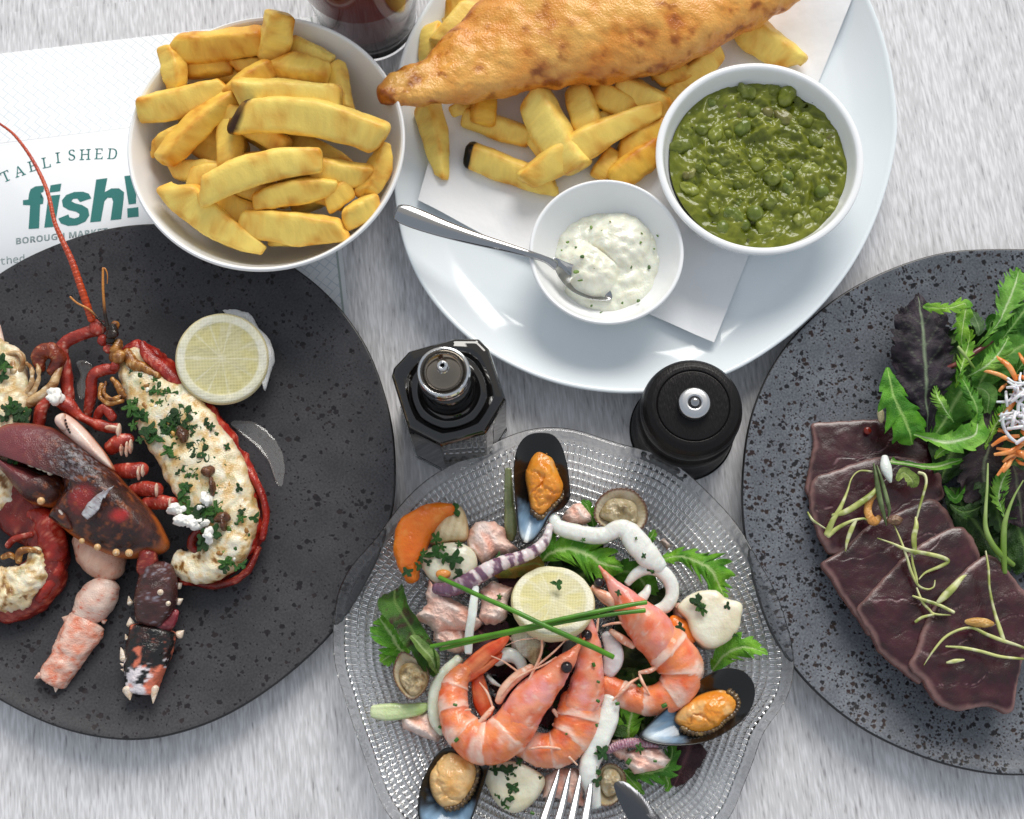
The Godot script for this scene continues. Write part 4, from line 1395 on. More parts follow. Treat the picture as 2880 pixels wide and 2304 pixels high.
	part(t, "tail_shell", tube("3", [[222, 1040, 23, 22, 5], [190, 1110, 23, 28, 6], [150, 1175, 22, 24, 5]], {"rings": 26, "seg": 16, "col": red, "amp": 1.2, "freq": 90.0}), mat.shell)
	part(t, "tail_curl", tube("L2", [[60, 1010, 25, 26], [110, 960, 27, 26], [240, 925, 29, 22]], {"rings": 20, "seg": 14, "col": leg_red}), mat.shell)
	for q in [[[140, 1130, 31, 24], [150, 1060, 33, 30], [220, 1040, 33, 24], [300, 1060, 31, 16]], [[20, 1100, 31, 20], [70, 1080, 32, 24], [110, 1100, 31, 18]]]:
		part(t, "tail_curl", tube("L2", q, {"rings": 24, "seg": 14, "col": amber}), mat.shell)
	for q in [[[60, 540, 30, 34], [130, 520, 34, 20], [175, 580, 34, 18], [150, 660, 31, 20]], [[200, 600, 30, 16], [240, 640, 33, 16], [240, 740, 32, 18], [190, 840, 29, 22]], [[250, 560, 31, 14], [290, 640, 33, 16], [280, 760, 31, 20], [210, 860, 28, 26]], [[100, 580, 31, 22], [100, 650, 33, 26], [110, 690, 30, 18]], [[460, 620, 29, 20], [420, 720, 31, 34], [370, 800, 30, 40], [240, 890, 28, 44], [120, 900, 27, 40]]]:
		part(t, "gill", tube("L1", q, {"rings": 26, "seg": 12, "col": shade3(C("8c5a2a"), C("d9b98a"), C("efe0c4"), 120.0), "amp": 0.8, "freq": 140.0}), mat.shell)
	part(t, "head_shell", tube("L1", [[300, 640, 28, 40], [300, 540, 31, 56], [380, 500, 32, 62], [440, 560, 31, 56], [400, 660, 29, 46]], {"rings": 34, "seg": 18, "col": shade3(C("5a2014"), C("8c3a22"), C("b87850"), 90.0), "amp": 1.6, "freq": 90.0}), mat.shell)
	part(t, "leg", tube("L1", [[380, 830, 27, 44], [310, 960, 27, 48], [290, 1060, 25, 46]], {"rings": 26, "seg": 16, "col": leg_red, "amp": 0.8, "freq": 90.0}), mat.shell)
	part(t, "leg", tube("L1", [[420, 860, 30, 50], [520, 920, 31, 60], [620, 1010, 30, 34], [800, 1080, 29, 44], [880, 1090, 29, 40]], {"rings": 34, "seg": 16, "col": leg_red, "amp": 1.0, "freq": 90.0}), mat.shell)
	part(t, "leg", tube("L1", [[-40, 330, 26, 46], [0, 440, 26, 34], [30, 500, 25, 20]], {"rings": 20, "seg": 14, "col": shade3(C("f0d8c8"), C("e8b8a4"), C("c85040"), 100.0)}), mat.shell)
	var curd = W("L1", 415, 850, 38)
	part(t, "butter_curd", blob(curd, Vector3(62, 60, 70) * size_at("L1", curd), {"n": 30, "rings": 18, "amp": 3.5, "freq": 150.0, "color": C("f3f0ea")}), mat.vcmatte)

	# the big dark claw on top
	var dark = C("2b1817")
	var brown = C("4a2822")
	var pinkish = C("7c3b40")
	var rust = C("b4602c")
	var redspot = C("c03030")
	var spot1 = W("L2", 920, 790, 45)
	var spot2 = W("L2", 640, 660, 45)
	var tip = W("L2", 30, 200, 45)
	var film1 = W("L2", 620, 400, 45)
	var clawcol = func(r, a, p, e):
		var n1 = fb(p, 55.0)
		var n2 = fb(p + Vector3(4, 0, 2), 160.0)
		var c = dark.lerp(brown, clampf(0.5 + n1 * 1.4, 0.0, 1.0)).lerp(rust, sst(0.1, 0.5, n2) * 0.4).lerp(C("1e1214"), sst(0.05, 0.4, fb(p + Vector3(7, 1, 3), 300.0)) * 0.55)
		c = c.lerp(pinkish, sst(0.045, 0.012, p.distance_to(tip)) * 0.85)
		c = c.lerp(redspot, sst(0.0075, 0.002, Vector2(p.x - spot1.x, (p.z - spot1.z) * 1.4).length() + n2 * 0.002) * 0.9)
		c = c.lerp(redspot, sst(0.011, 0.003, Vector2(p.x - spot2.x, (p.z - spot2.z)).length() + n2 * 0.003) * 0.45)
		c = c.lerp(rust, sst(0.9, 0.99, r) * (1.0 if a > 0.42 and a < 1.0 else 0.35) * 0.8)
		# the dried white film
		var film = sst(0.0, 0.3, fb(p + Vector3(9, 9, 9), 330.0) + 0.28 - Vector2(p.x - film1.x, p.z - film1.z).length() * 30.0)
		return c.lerp(C("8b8990"), film * 0.55)
	t = thing("lobster_claw", "big dark brown lobster claw with cream knobs, laid across both halves", "lobster claw", W("L2", 650, 640, 32))
	var palm = [[-60, 250], [-20, 150], [40, 108], [120, 92], [210, 90], [330, 106], [450, 142], [560, 212], [680, 300], [780, 382], [870, 452], [960, 552], [1050, 642], [1140, 742], [1200, 832], [1240, 912], [1268, 985], [1240, 1035], [1190, 1062], [1100, 1072], [1000, 1096], [880, 1090], [760, 1050], [640, 992], [560, 945], [480, 880], [400, 800], [430, 700], [490, 600], [470, 490], [400, 440], [290, 370], [190, 310], [90, 290], [20, 320], [-30, 330]]
	var cf = func(p, r):
		var q = W("L2", 700, 640, 40)
		var ridge = (p.x - q.x) * 0.75 - (p.z - q.z) * 0.66
		return 0.0018 * exp(-pow((ridge - 0.010) / 0.006, 2.0)) - 0.0014 * exp(-pow((ridge - 0.018) / 0.003, 2.0)) + fb(p, 140.0) * 0.0006
	var palm_part = part(t, "palm", pillow("L2", palm, 36.0, 15.0, {"n": 180, "rings": 50, "a": 2.4, "b": 0.6, "side": 10.0, "c": [720, 600], "hf": cf, "col": clawcol, "tilt": Vector2(-0.03, -0.04)}), mat.claw)
	part(t, "claw_finger", pillow("L2", [[-70, 300], [-10, 345], [60, 372], [200, 425], [330, 482], [430, 480], [490, 560], [490, 650], [400, 712], [290, 700], [210, 675], [120, 580], [50, 485], [-10, 420], [-60, 360]], 35.0, 13.0, {"n": 110, "rings": 32, "a": 2.2, "b": 0.6, "side": 8.0, "c": [250, 560], "col": clawcol}), mat.claw)
	part(t, "claw_wrist", pillow("L2", [[430, 700], [500, 720], [560, 800], [560, 900], [480, 880], [400, 820], [370, 790]], 40.0, 8.0, {"n": 50, "rings": 14, "col": clawcol}), mat.glossy)
	for q in [[240, 380, 48, 34], [300, 405, 40, 34], [345, 430, 26, 24], [380, 455, 20, 22]]:
		var p = W("L2", q[0], q[1], 46)
		part(palm_part, "claw_tooth", blob(p, Vector3(q[2], 42, q[3]) * size_at("L2", p), {"n": 18, "rings": 12, "amp": 0.4, "freq": 150.0, "basis": Basis(Vector3.UP, -0.5), "color": C("dccab8")}), mat.meat)
	for q in [[310, 672, 30, 49], [620, 975, 22, 45], [738, 1022, 27, 44], [880, 1062, 28, 44], [978, 1066, 30, 44]]:
		var p = W("L2", q[0], q[1], q[3])
		part(palm_part, "knob", blob(p, Vector3(q[2], q[2] * 1.1, q[2]) * size_at("L2", p), {"n": 16, "rings": 10, "col": shade3(C("e0b888"), C("d09a62"), C("efe0c8"), 300.0)}), mat.meat)
	for q in [[[780, 640, 54.5, 20, 0.5], [820, 590, 55, 12, 0.5], [860, 560, 55.5, 5, 0.4]], [[640, 790, 53, 36, 0.5], [700, 720, 54, 50, 0.5], [750, 650, 54.5, 30, 0.5], [790, 600, 55, 12, 0.5]]]:
		part(palm_part, "white_membrane", tube("L2", q, {"rings": 40, "seg": 10, "col": shade3(C("8f8488"), C("c4c2c6"), C("5a3a3c"), 220.0), "amp": 0.5, "freq": 260.0, "flat": 0.4}), mat.wet)
	var armcol = shade3(C("3a2524"), C("56302c"), C("86808a"), 90.0)
	part(t, "arm_segment", tube("L3", [[1120, 330, 34, 76], [1120, 400, 32, 86], [1150, 450, 30, 100]], {"rings": 30, "seg": 26, "col": shade3(C("6a2622"), C("8c302a"), C("b86a50"), 110.0), "amp": 1.0, "freq": 100.0}), mat.shell)
	part(t, "arm_segment", tube("L3", [[1190, 440, 28, 130], [1190, 560, 28, 158, 10], [1170, 700, 27, 158, 10], [1140, 820, 26, 120, 8]], {"rings": 50, "seg": 40, "cap": 0.5, "col": armcol, "amp": 1.2, "freq": 80.0}), mat.shell)
	part(t, "arm_joint", tube("L3", [[1330, 760, 25, 30], [1270, 850, 25, 54], [1160, 905, 24, 44], [1090, 905, 23, 20]], {"rings": 24, "seg": 16, "col": shade3(C("5a2026"), C("84303a"), C("a85a5c"), 110.0)}), mat.glossy)
	var lacy = func(u, ang, p, e):
		var n1 = fb(p, 130.0)
		var c = C("1c1a1b").lerp(C("4a2a22"), clampf(n1 * 1.5, 0.0, 1.0))
		c = c.lerp(C("e6dde0"), sst(-0.05, 0.12, n1 + (u - 0.62) * 1.5))
		var left = sst(0.1, -0.6, cos(ang * TAU)) * 0.9
		c = c.lerp(C("d8765a"), sst(0.10, 0.4, fb(p + Vector3(3, 3, 3), 90.0) + left * 0.5 * sst(0.35, 0.6, u)))
		return c
	part(t, "arm_segment", tube("L3", [[1170, 900, 23, 186, 9], [1140, 1020, 22, 178, 10], [1100, 1160, 21, 165, 10], [1085, 1270, 20, 140, 9], [1075, 1350, 19, 125, 8]], {"rings": 80, "seg": 60, "cap": 0.3, "capexp": 0.6, "col": lacy, "amp": 1.6, "freq": 80.0}), mat.shell)
	for q in [[990, 850, 985, 800, 34], [985, 690, 975, 640, 24], [1360, 930, 1392, 900, 34], [1352, 560, 1378, 540, 30], [1350, 680, 1385, 660, 30], [940, 1110, 915, 1030, 34], [930, 1160, 912, 1150, 14], [935, 1200, 918, 1195, 12], [970, 1350, 985, 1425, 44], [1170, 1340, 1160, 1450, 36], [960, 960, 950, 930, 16], [1215, 610, 1215, 612, 24], [1275, 695, 1278, 697, 20]]:
		var up: float = 23.0 if q[0] != 1215 and q[0] != 1275 else 38.0
		part(t, "shell_spine", tube("L3", [[q[0], q[1], up, q[4]], [(q[0] + q[2]) / 2.0, (q[1] + q[3]) / 2.0, up + 0.5, q[4] * 0.6], [q[2], q[3], up + 1.0, 4]], {"rings": 10, "seg": 10, "col": shade3(C("e9d6c6"), C("d8b89c"), C("f2ebe6"), 200.0)}), mat.meat)

	# the pale claw under it, with its arm
	var pale = shade3(C("ecd0c0"), C("e2b4a2"), C("cc6a50"), 120.0)
	var orange_pale = shade3(C("e8c4b4"), C("dd8c70"), C("cc5a3c"), 150.0)
	var palecol = func(r, a, p, e):
		return C("ead2c6").lerp(C("dcb6a6"), clampf(0.4 + fb(p, 50.0), 0.0, 1.0)).lerp(C("c46a34"), sst(0.9, 0.99, r) * 0.8)
	t = thing("lobster_claw", "pale pink lobster claw half hidden under the dark claw, with a pale arm", "lobster claw", W("L3", 640, 700, 16))
	part(t, "claw_finger", pillow("L2", [[428, 85], [435, 25], [480, 5], [550, 40], [640, 120], [740, 235], [810, 330], [862, 435], [780, 400], [650, 310], [540, 220], [450, 130]], 38.0, 8.0, {"n": 80, "rings": 20, "a": 2.4, "b": 0.6, "side": 6.0, "col": palecol}), mat.wet)
	part(t, "claw_finger", pillow("L2", [[420, 85], [430, 30], [490, 10], [505, 70], [520, 150], [470, 140]], 42.0, 6.0, {"n": 50, "rings": 14, "side": 5.0, "col": palecol}), mat.wet)
	for q in [[495, 60], [500, 85], [508, 108], [518, 130], [528, 150]]:
		var p = W("L2", q[0], q[1], 46)
		part(t, "claw_tooth", blob(p, Vector3(9, 14, 11) * size_at("L2", p), {"n": 8, "rings": 6, "color": C("2c2220")}), mat.meat)
	part(t, "arm_segment", tube("L3", [[640, 180, 22, 110, 9], [720, 270, 22, 165, 11], [800, 380, 21, 158, 11], [845, 470, 20, 110, 9]], {"rings": 40, "seg": 36, "cap": 0.5, "col": shade3(C("ddb49c"), C("cf9a82"), C("b4512e"), 70.0), "amp": 1.2, "freq": 80.0}), mat.shell)
	part(t, "arm_segment", tube("L3", [[815, 545, 20, 96, 8], [770, 620, 20, 138, 10], [700, 710, 19, 142, 10], [640, 790, 18, 110, 8]], {"rings": 40, "seg": 36, "cap": 0.5, "col": pale, "amp": 1.2, "freq": 80.0}), mat.shell)
	part(t, "arm_segment", tube("L3", [[660, 830, 18, 150, 8], [630, 880, 18, 160, 9], [560, 1010, 18, 142, 9], [500, 1120, 17, 125, 9], [430, 1230, 17, 120, 8], [405, 1275, 16, 112, 7]], {"rings": 70, "seg": 48, "cap": 0.25, "capexp": 0.6, "col": orange_pale, "amp": 1.5, "freq": 80.0}), mat.shell)
	for q in [[520, 820, 470, 800, 44], [500, 890, 480, 880, 16], [600, 680, 580, 650, 24], [785, 830, 808, 820, 22], [430, 1060, 425, 970, 34], [300, 1240, 262, 1262, 26], [430, 1300, 420, 1365, 34], [490, 1270, 500, 1310, 20], [360, 1270, 350, 1300, 20], [470, 940, 462, 930, 10], [465, 980, 456, 975, 10]]:
		part(t, "shell_spine", tube("L3", [[q[0], q[1], 19, q[4]], [(q[0] + q[2]) / 2.0, (q[1] + q[3]) / 2.0, 19, q[4] * 0.6], [q[2], q[3], 19, 4]], {"rings": 10, "seg": 10, "col": pale}), mat.meat)

	# lemon half in muslin and the melted butter
	lemon("lemon_half", "lemon half wrapped in white muslin, cut face up, on the dark plate by the lobster", Vector2(624, 1009), 129.0, 36.0, Vector3(0.10, 1, 0.16), [[1690, 200], [1880, 215], [1960, 330], [2030, 400], [2078, 530], [2060, 640], [2000, 800], [1990, 560], [1900, 340]], "L1")
	var oil = func(p, r):
		return fb(p, 60.0) * 0.0003
	solo("butter_puddle", "glossy puddle of melted butter on the dark plate right of the lobster", "puddle", pillow("3", [[860, 520], [900, 508], [960, 520], [1010, 560], [1050, 620], [1062, 680], [1050, 750], [1030, 740], [1020, 690], [985, 640], [950, 600], [900, 560]], 13.6, 0.8, {"n": 70, "rings": 10, "jag": 0.08, "jagfreq": 120.0, "side": 0.3, "hf": oil, "c": [985, 605]}), mat.oil)
	solo("butter_puddle", "small puddle of melted butter on the dark plate between the lobster legs", "puddle", pillow("3", [[285, 290], [320, 285], [345, 310], [320, 350], [330, 400], [300, 430], [285, 380], [300, 340]], 13.6, 0.9, {"n": 40, "rings": 8, "side": 0.3}), mat.oil)

func lemon(called: String, label: String, ctr: Vector2, radius_n: float, hmm: float, axis: Vector3, skirt: Array, z: String, veil := 0.3) -> void:
	var c = P(ctr.x, ctr.y, hmm * 0.001)
	var R = radius_n * size_at("N", c)
	var y = axis.normalized()
	var x = Vector3.RIGHT - y * y.x
	x = x.normalized()
	var b = Basis(x, y, x.cross(y))
	var t = thing(called, label, "lemon", c - y * R * 0.8)
	var rind = C("d8c060")
	var pith = C("fbf8ea")
	var pulp = C("d8cd92")
	var membrane = C("ede7c8")
	var face = func(r, a, p, h):
		if r > 1.001 or h < -1.5:
			return C("ddcf86").lerp(C("eeeade"), 0.45)
		var seg = absf(fposmod(a / TAU * 10.0 + 0.2 * sin(a * 3.0), 1.0) - 0.5) * 2.0
		var inside = sst(0.82, 0.77, r)
		var cc = pith.lerp(pulp, inside)
		cc = cc.lerp(membrane, inside * sst(0.86, 0.97, seg + 0.12 * fb(p, 90.0)))
		cc = cc.lerp(membrane, sst(0.14, 0.08, r))
		cc = cc.lerp(pith, inside * clampf(fb(p, 160.0) * 0.5, 0.0, 0.3))
		cc = cc.lerp(C("f2ebb6") if fb(p, 45.0) > 0.05 else C("f3efd4"), veil)
		return cc.lerp(rind, sst(0.95, 0.99, r) * 0.55)
	var prof = [[0.0, 0.6], [0.4, 0.5], [0.77, 0.4], [0.82, 0.7], [0.95, 0.4], [0.985, -0.4], [1.01, -2.0]]
	for k in 8:
		var u = (k + 1) / 8.0
		prof.append([1.01 * cos(u * PI / 2.0), -2.0 - sin(u * PI / 2.0) * R * 1000.0 * 0.8])
	part(t, "cut_lemon", lathe(c, ring_of(R, 120), prof, {"per": 3, "basis": b, "col": face, "amp": 0.9, "freq": 80.0}), mat.muslin)
	if skirt.size():
		var rows = func(r, a, p, e):
			return C("e9e9ec")
		part(t, "muslin_fold", pillow(z, skirt, hmm - 9.0, 6.0, {"n": 90, "rings": 16, "amp": 4.0, "freq": 90.0, "side": 2.0, "jag": 0.06, "jagfreq": 220.0, "col": rows}), mat.muslin)

func bottle_and_mill() -> void:
	# soy bottle: a square glass body with cut corners
	var oct = [[105, 262], [190, 170], [450, 97], [585, 98], [642, 155], [738, 440], [622, 628], [372, 697], [188, 602], [95, 305]]
	var hs = 76.0
	var n = 480
	var c = W("B", 418, 400, hs)
	var rad = radii("B", oct, hs, c, n, true)
	c.y = 0.0
	var t = thing("soy_bottle", "square glass bottle of dark soy sauce with a steel pourer", "bottle", c)
	var prof = [[0.0, 99.0, 0.0], [0.40, 99.0, 0.0], [0.42, 96.0, 0.0], [0.43, 90.0, 0.0], [0.47, 83.0, 0.05], [0.58, 78.0, 0.2], [0.68, 77.4, 0.3], [0.74, 79.0, 0.45], [0.80, 79.6, 0.6], [0.90, 78.8, 1.0], [0.93, 78.3, 1.0], [0.965, 76.8, 1.0], [0.985, 74.0, 1.0], [0.99, 68.0, 1.0], [0.985, 40.0, 1.0], [0.98, 14.0, 1.0], [0.975, 8.0, 1.0], [0.90, 6.5, 1.0], [0.0, 6.0, 1.0]]
	part(t, "glass_body", octo(c, rad, prof, 4), mat.soy)
	part(t, "glass_foot", octo(c, rad, [[0.0, 5.4, 1.0], [0.9, 5.6, 1.0], [0.985, 6.6, 1.0], [0.995, 6.0, 1.0], [0.985, 2.0, 1.0], [0.95, 0.4, 1.0], [0.0, 0.4, 1.0]], 3), mat.clear)
	var k = W("B", 388, 292, 108)
	k.y = 0.0
	var R = 148.0 * size_at("B", Vector3(k.x, 0.108, k.z))
	var ring = ring_of(R, 96)
	part(t, "pourer_ring", lathe(k, ring, [[0.78, 108.6], [0.82, 110.2], [0.88, 111.2], [0.95, 111.0], [1.0, 109.0], [1.0, 106.0], [0.97, 104.5], [0.99, 103.6], [0.99, 101.5], [0.94, 100.5], [0.95, 95.0], [0.9, 94.0], [0.8, 94.0], [0.78, 100.0], [0.78, 108.6]], {"per": 4}), mat.chrome)
	var dome = part(t, "pourer_dome", lathe(k, ring, [[0.0, 119.0], [0.14, 119.0], [0.2, 118.0], [0.3, 116.8], [0.5, 114.5], [0.68, 112.0], [0.77, 109.6], [0.775, 108.0], [0.0, 107.0]], {"per": 4, "smooth": true}), mat.amber)
	part(dome, "pourer_spout", lathe(k, ring, [[0.06, 114.0], [0.085, 122.8], [0.13, 123.4], [0.19, 122.8], [0.22, 121.0], [0.2, 119.5], [0.24, 118.0], [0.24, 116.5], [0.06, 114.0]], {"per": 3}), mat.chrome)
	part(dome, "spout_hole", lathe(k, ring, [[0.0, 119.6], [0.08, 119.6], [0.08, 118.6], [0.0, 118.6]], {"color": C("0c0b0b")}), mat.vcmatte)
	# pepper mill
	k = W("B", 1765, 470, 60)
	k.y = 0.0
	R = 284.0 * size_at("B", Vector3(k.x, 0.056, k.z))
	ring = ring_of(R, 160)
	t = thing("pepper_mill", "squat black wooden pepper mill with a steel knob", "pepper mill", k)
	part(t, "mill_head", lathe(k, ring, [[0.0, 60.0], [0.6, 59.8], [0.685, 59.6], [0.70, 58.7], [0.72, 59.4], [0.80, 59.2], [0.90, 57.6], [0.965, 54.5], [0.995, 50.5], [1.0, 47.5], [0.985, 44.0], [0.95, 41.5], [0.93, 40.0], [0.0, 40.0]], {"per": 5}), mat.dark_wood)
	part(t, "mill_body", lathe(k, ring, [[0.0, 39.6], [0.9, 39.6], [0.93, 38.5], [0.95, 37.0], [1.0, 34.0], [1.02, 30.0], [1.0, 26.5], [0.96, 24.0], [0.955, 20.0], [0.98, 14.0], [1.03, 8.0], [1.05, 4.0], [1.04, 1.0], [1.0, 0.3], [0.0, 0.3]], {"per": 4, "smooth": true}), mat.dark_wood)
	var knurl = []
	for j in 160:
		knurl.append(R * (1.0 + 0.012 * (1 if j % 2 else -1)))
	var knob = part(t, "mill_knob", lathe(k, knurl, [[0.0, 66.2], [0.12, 66.2], [0.125, 66.6], [0.26, 66.2], [0.30, 65.4], [0.31, 64.0], [0.31, 60.8], [0.28, 59.9], [0.0, 59.9]], {"per": 3}), mat.brushed)
	part(knob, "knob_screw", lathe(k, ring, [[0.0, 68.2], [0.05, 68.1], [0.085, 67.4], [0.095, 66.2], [0.0, 66.0]], {"per": 3}), mat.steel)
	part(knob, "screw_washer", lathe(k, ring, [[0.095, 66.8], [0.12, 66.9], [0.125, 66.4], [0.095, 66.3]], {"per": 2, "color": C("2a2a2c")}), mat.vcmatte)

func octo(c: Vector3, rad: Array, prof: Array, per: int) -> MB:   # rings that turn from round (0) to the outline rad (1)
	var m = MB.new()
	var n = rad.size()
	var mean = 0.0
	for r in rad:
		mean += r / n
	var rows = []
	for k in (prof.size() - 1) * per + 1:
		var i = mini(k / per, prof.size() - 2)
		var u = float(k - i * per) / per
		var row = PackedVector3Array()
		for j in n:
			var a = TAU * j / n
			var f = lerpf(prof[i][2], prof[i + 1][2], u)
			var r = lerpf(prof[i][0], prof[i + 1][0], u) * lerpf(mean, rad[j], f)
			row.append(c + Vector3(cos(a) * r, lerpf(prof[i][1], prof[i + 1][1], u) * 0.001, sin(a) * r))
		rows.append(row)
	rows_to(rows, m)
	return m

func salad_plate() -> void:
	var rim = [[1150, 903], [1075, 914], [1000, 948], [905, 1008], [832, 1075], [786, 1140], [742, 1195], [712, 1255], [697, 1330], [700, 1400], [722, 1455], [745, 1530], [766, 1600], [790, 1665], [835, 1730], [920, 1800], [1040, 1860], [1180, 1885], [1320, 1862], [1450, 1800], [1530, 1730], [1562, 1660], [1592, 1600], [1612, 1540], [1650, 1480], [1668, 1410], [1665, 1340], [1640, 1258], [1592, 1178], [1560, 1110], [1520, 1058], [1450, 1000], [1380, 958], [1290, 928], [1220, 908]]
	var n = 1712
	var c = W("V", 1182, 1400, 24)
	var rad = radii("V", rim, 24, c, n)
	for j in n:
		var a0 = TAU * j / n
		rad[j] *= 1.0 + 0.007 * sin(a0 * 11.0 + 0.6) + 0.004 * sin(a0 * 5.0 + 2.0)
	c.y = 0.0
	var t = thing("glass_plate", "pressed clear glass plate with a grid pattern, holding the seafood salad", "plate", c)
	var m = MB.new()
	var rows = []
	var top = [[0.0, 7.0], [0.35, 7.0], [0.55, 8.5], [0.72, 12.5], [0.86, 18.0], [0.94, 22.0], [0.975, 23.6], [0.99, 24.0], [1.0, 23.4]]
	var ht = func(r):
		for k in top.size() - 1:
			if r <= top[k + 1][0]:
				var u: float = (r - top[k][0]) / (top[k + 1][0] - top[k][0])
				var pre: Array = top[maxi(k - 1, 0)]
				var post: Array = top[mini(k + 2, top.size() - 1)]
				return lerpf(top[k][1], top[k + 1][1], u)
		return top[-1][1]
	for k in 40:
		var r = pow(k / 39.0, 0.7)
		var row = PackedVector3Array()
		var h0: float = ht.call(r) * 0.001
		var line = sst(0.5, 1.0, absf(fposmod(r * 31.0, 1.0) - 0.5) * 2.0) * sst(0.952, 0.94, r) * sst(0.12, 0.2, r)
		for j in n:
			var a = TAU * j / n
			var cells = 107.0 if r < 0.5 else 214.0
			var fa = absf(fposmod(a / TAU * cells, 1.0) - 0.5) * 2.0
			var h = h0
			row.append(c + Vector3(cos(a) * r * rad[j], h, sin(a) * r * rad[j]))
		rows.append(row)
	# underneath: rounded studs between crossing grooves
	var rings = 240
	for k in rings + 1:
		var r = 0.995 - 0.995 * k / rings
		var row = PackedVector3Array()
		var h: float = ht.call(r) * 0.001
		var band = r * 31.0
		var fr = absf(fposmod(band, 1.0) - 0.5) * 2.0
		var studs = sst(0.962, 0.945, r) * sst(0.12, 0.2, r)
		var shift = 0.5 * (int(floor(band)) % 2) * 0.0
		for j in n:
			var a = TAU * j / n
			var cells = 107.0 if r < 0.5 else 214.0
			var fa = absf(fposmod(a / TAU * cells + shift, 1.0) - 0.5) * 2.0
			var bump = (1.0 - pow(fr, 5.0)) * (1.0 - pow(fa, 5.0))
			var thick = 0.0026 + studs * 0.0019 * bump
			if r > 0.962:
				thick = 0.0028 - 0.0012 * sst(0.962, 0.995, r)
				thick += 0.0004 * sin(a * 132.0) * sst(0.965, 0.975, r)
			row.append(c + Vector3(cos(a) * r * rad[j], maxf(h - thick, 0.0004 + 0.001 * (1.0 - bump) * studs), sin(a) * r * rad[j]))
		rows.append(row)
	rows_to(rows, m)
	part(t, "glass_body", m, mat.salad_glass)

# ---------- seafood salad ----------
func leaf_color(a: Color, b: Color, rib: Color, ribw := 0.09, veins := 9.0):
	return func(u, t, p, e):
		var n = fb(p, 70.0)
		var c = a.lerp(b, clampf(0.5 + n * 1.3, 0.0, 1.0))
		var v = absf(fposmod(u * veins - absf(t) * 1.6 + 0.15 * n, 1.0) - 0.5) * 2.0
		c = c.lerp(rib, sst(0.86, 1.0, v) * 0.35 * (1.0 - absf(t)))
		var w = ribw * (1.15 - u)
		return c.lerp(rib, sst(w * 1.6, w * 0.6, absf(t)) * 0.85) * (1.0 + nz(p, 420.0) * 0.10)

func prawn(label: String, z: String, tail: Array, body: Array, head: Array, eyes: Array, legs: Array, seed_: int, at_h: float) -> void:
	var mid: Array = body[body.size() / 2]
	var t = thing("prawn", label, "prawn", W(z, mid[0], mid[1], at_h))
	var off = Vector3(seed_, 0, 0)
	var orange = C("ee8a52")
	var deep = C("e0643a")
	var white = C("f3d6c4")
	var pink = C("e79a84")
	var bands = 5.6
	var bodycol = func(u, ang, p, e):
		var n1 = fb(p + off, 70.0)
		var s = fposmod(u * bands + 0.12 * n1 + 0.05 * sin(ang * TAU), 1.0)
		var c = orange.lerp(deep, clampf(0.25 + n1 * 1.5 + (1.0 - u) * 0.25, 0.0, 1.0))
		c = c.lerp(white, sst(0.56, 0.92, s + n1 * 0.35) * 0.88)
		c = c.lerp(pink, clampf(0.15 + fb(p + off, 160.0), 0.0, 0.55))
		return c.lerp(white, pow(maxf(0.0, cos(ang * TAU + PI * (1.0 if bands > 0.0 else 0.0))), 3.0) * 0.25)
	var wf = func(u):
		var s = fposmod(u * bands, 1.0)
		return 1.0 + 0.055 * (s - 0.5) - 0.05 * sst(0.93, 1.0, s)
	part(t, "abdomen", tube(z, body, {"rings": 120, "seg": 36, "cap": 0.6, "wf": wf, "amp": 0.9, "freq": 90.0, "amp2": 0.15, "freq2": 500.0, "col": bodycol}), mat.prawn)
	var headcol = func(u, ang, p, e):
		var n1 = fb(p + off, 80.0)
		var c = C("ef9a78").lerp(C("e3704a"), clampf(0.35 + n1 * 1.5 + u * 0.35, 0.0, 1.0))
		c = c.lerp(C("e9a0a0"), clampf(fb(p + off * 2.0, 60.0) * 1.6 + 0.1, 0.0, 0.8))
		return c.lerp(C("f0c8b8"), sst(0.22, 0.5, fb(p + off, 190.0)) * 0.6)
	var hd = part(t, "head", tube(z, head, {"rings": 70, "seg": 36, "cap": 0.7, "amp": 1.0, "freq": 80.0, "col": headcol}), mat.prawn)
	var tc = func(u, ang, p, e):
		return C("e0532c").lerp(C("ee8a58"), clampf(0.3 + fb(p, 90.0) * 1.4 + u * 0.4, 0.0, 1.0)).lerp(C("b93c22"), 0.5 * sst(0.6, 1.0, absf(sin(ang * TAU * 4.0))))
	for q in tail:
		part(t, "tail_fan", tube(z, q, {"rings": 30, "seg": 18, "flat": 0.45, "amp": 0.6, "freq": 120.0, "col": tc}), mat.prawn)
	for q in eyes:
		var p = W(z, q[0], q[1], q[2])
		part(hd, "eye", blob(p, Vector3.ONE * q[3] * size_at(z, p), {"n": 18, "rings": 12, "col": shade3(C("1b1518"), C("2c2226"), C("4a3c44"), 300.0)}), mat.glossy)
	var lc = shade3(C("f0c4ac"), C("ea9a78"), C("f4ddd0"), 120.0)
	for q in legs:
		part(t, "leg", tube(z, q, {"rings": 22, "seg": 8, "col": lc}), mat.prawn)

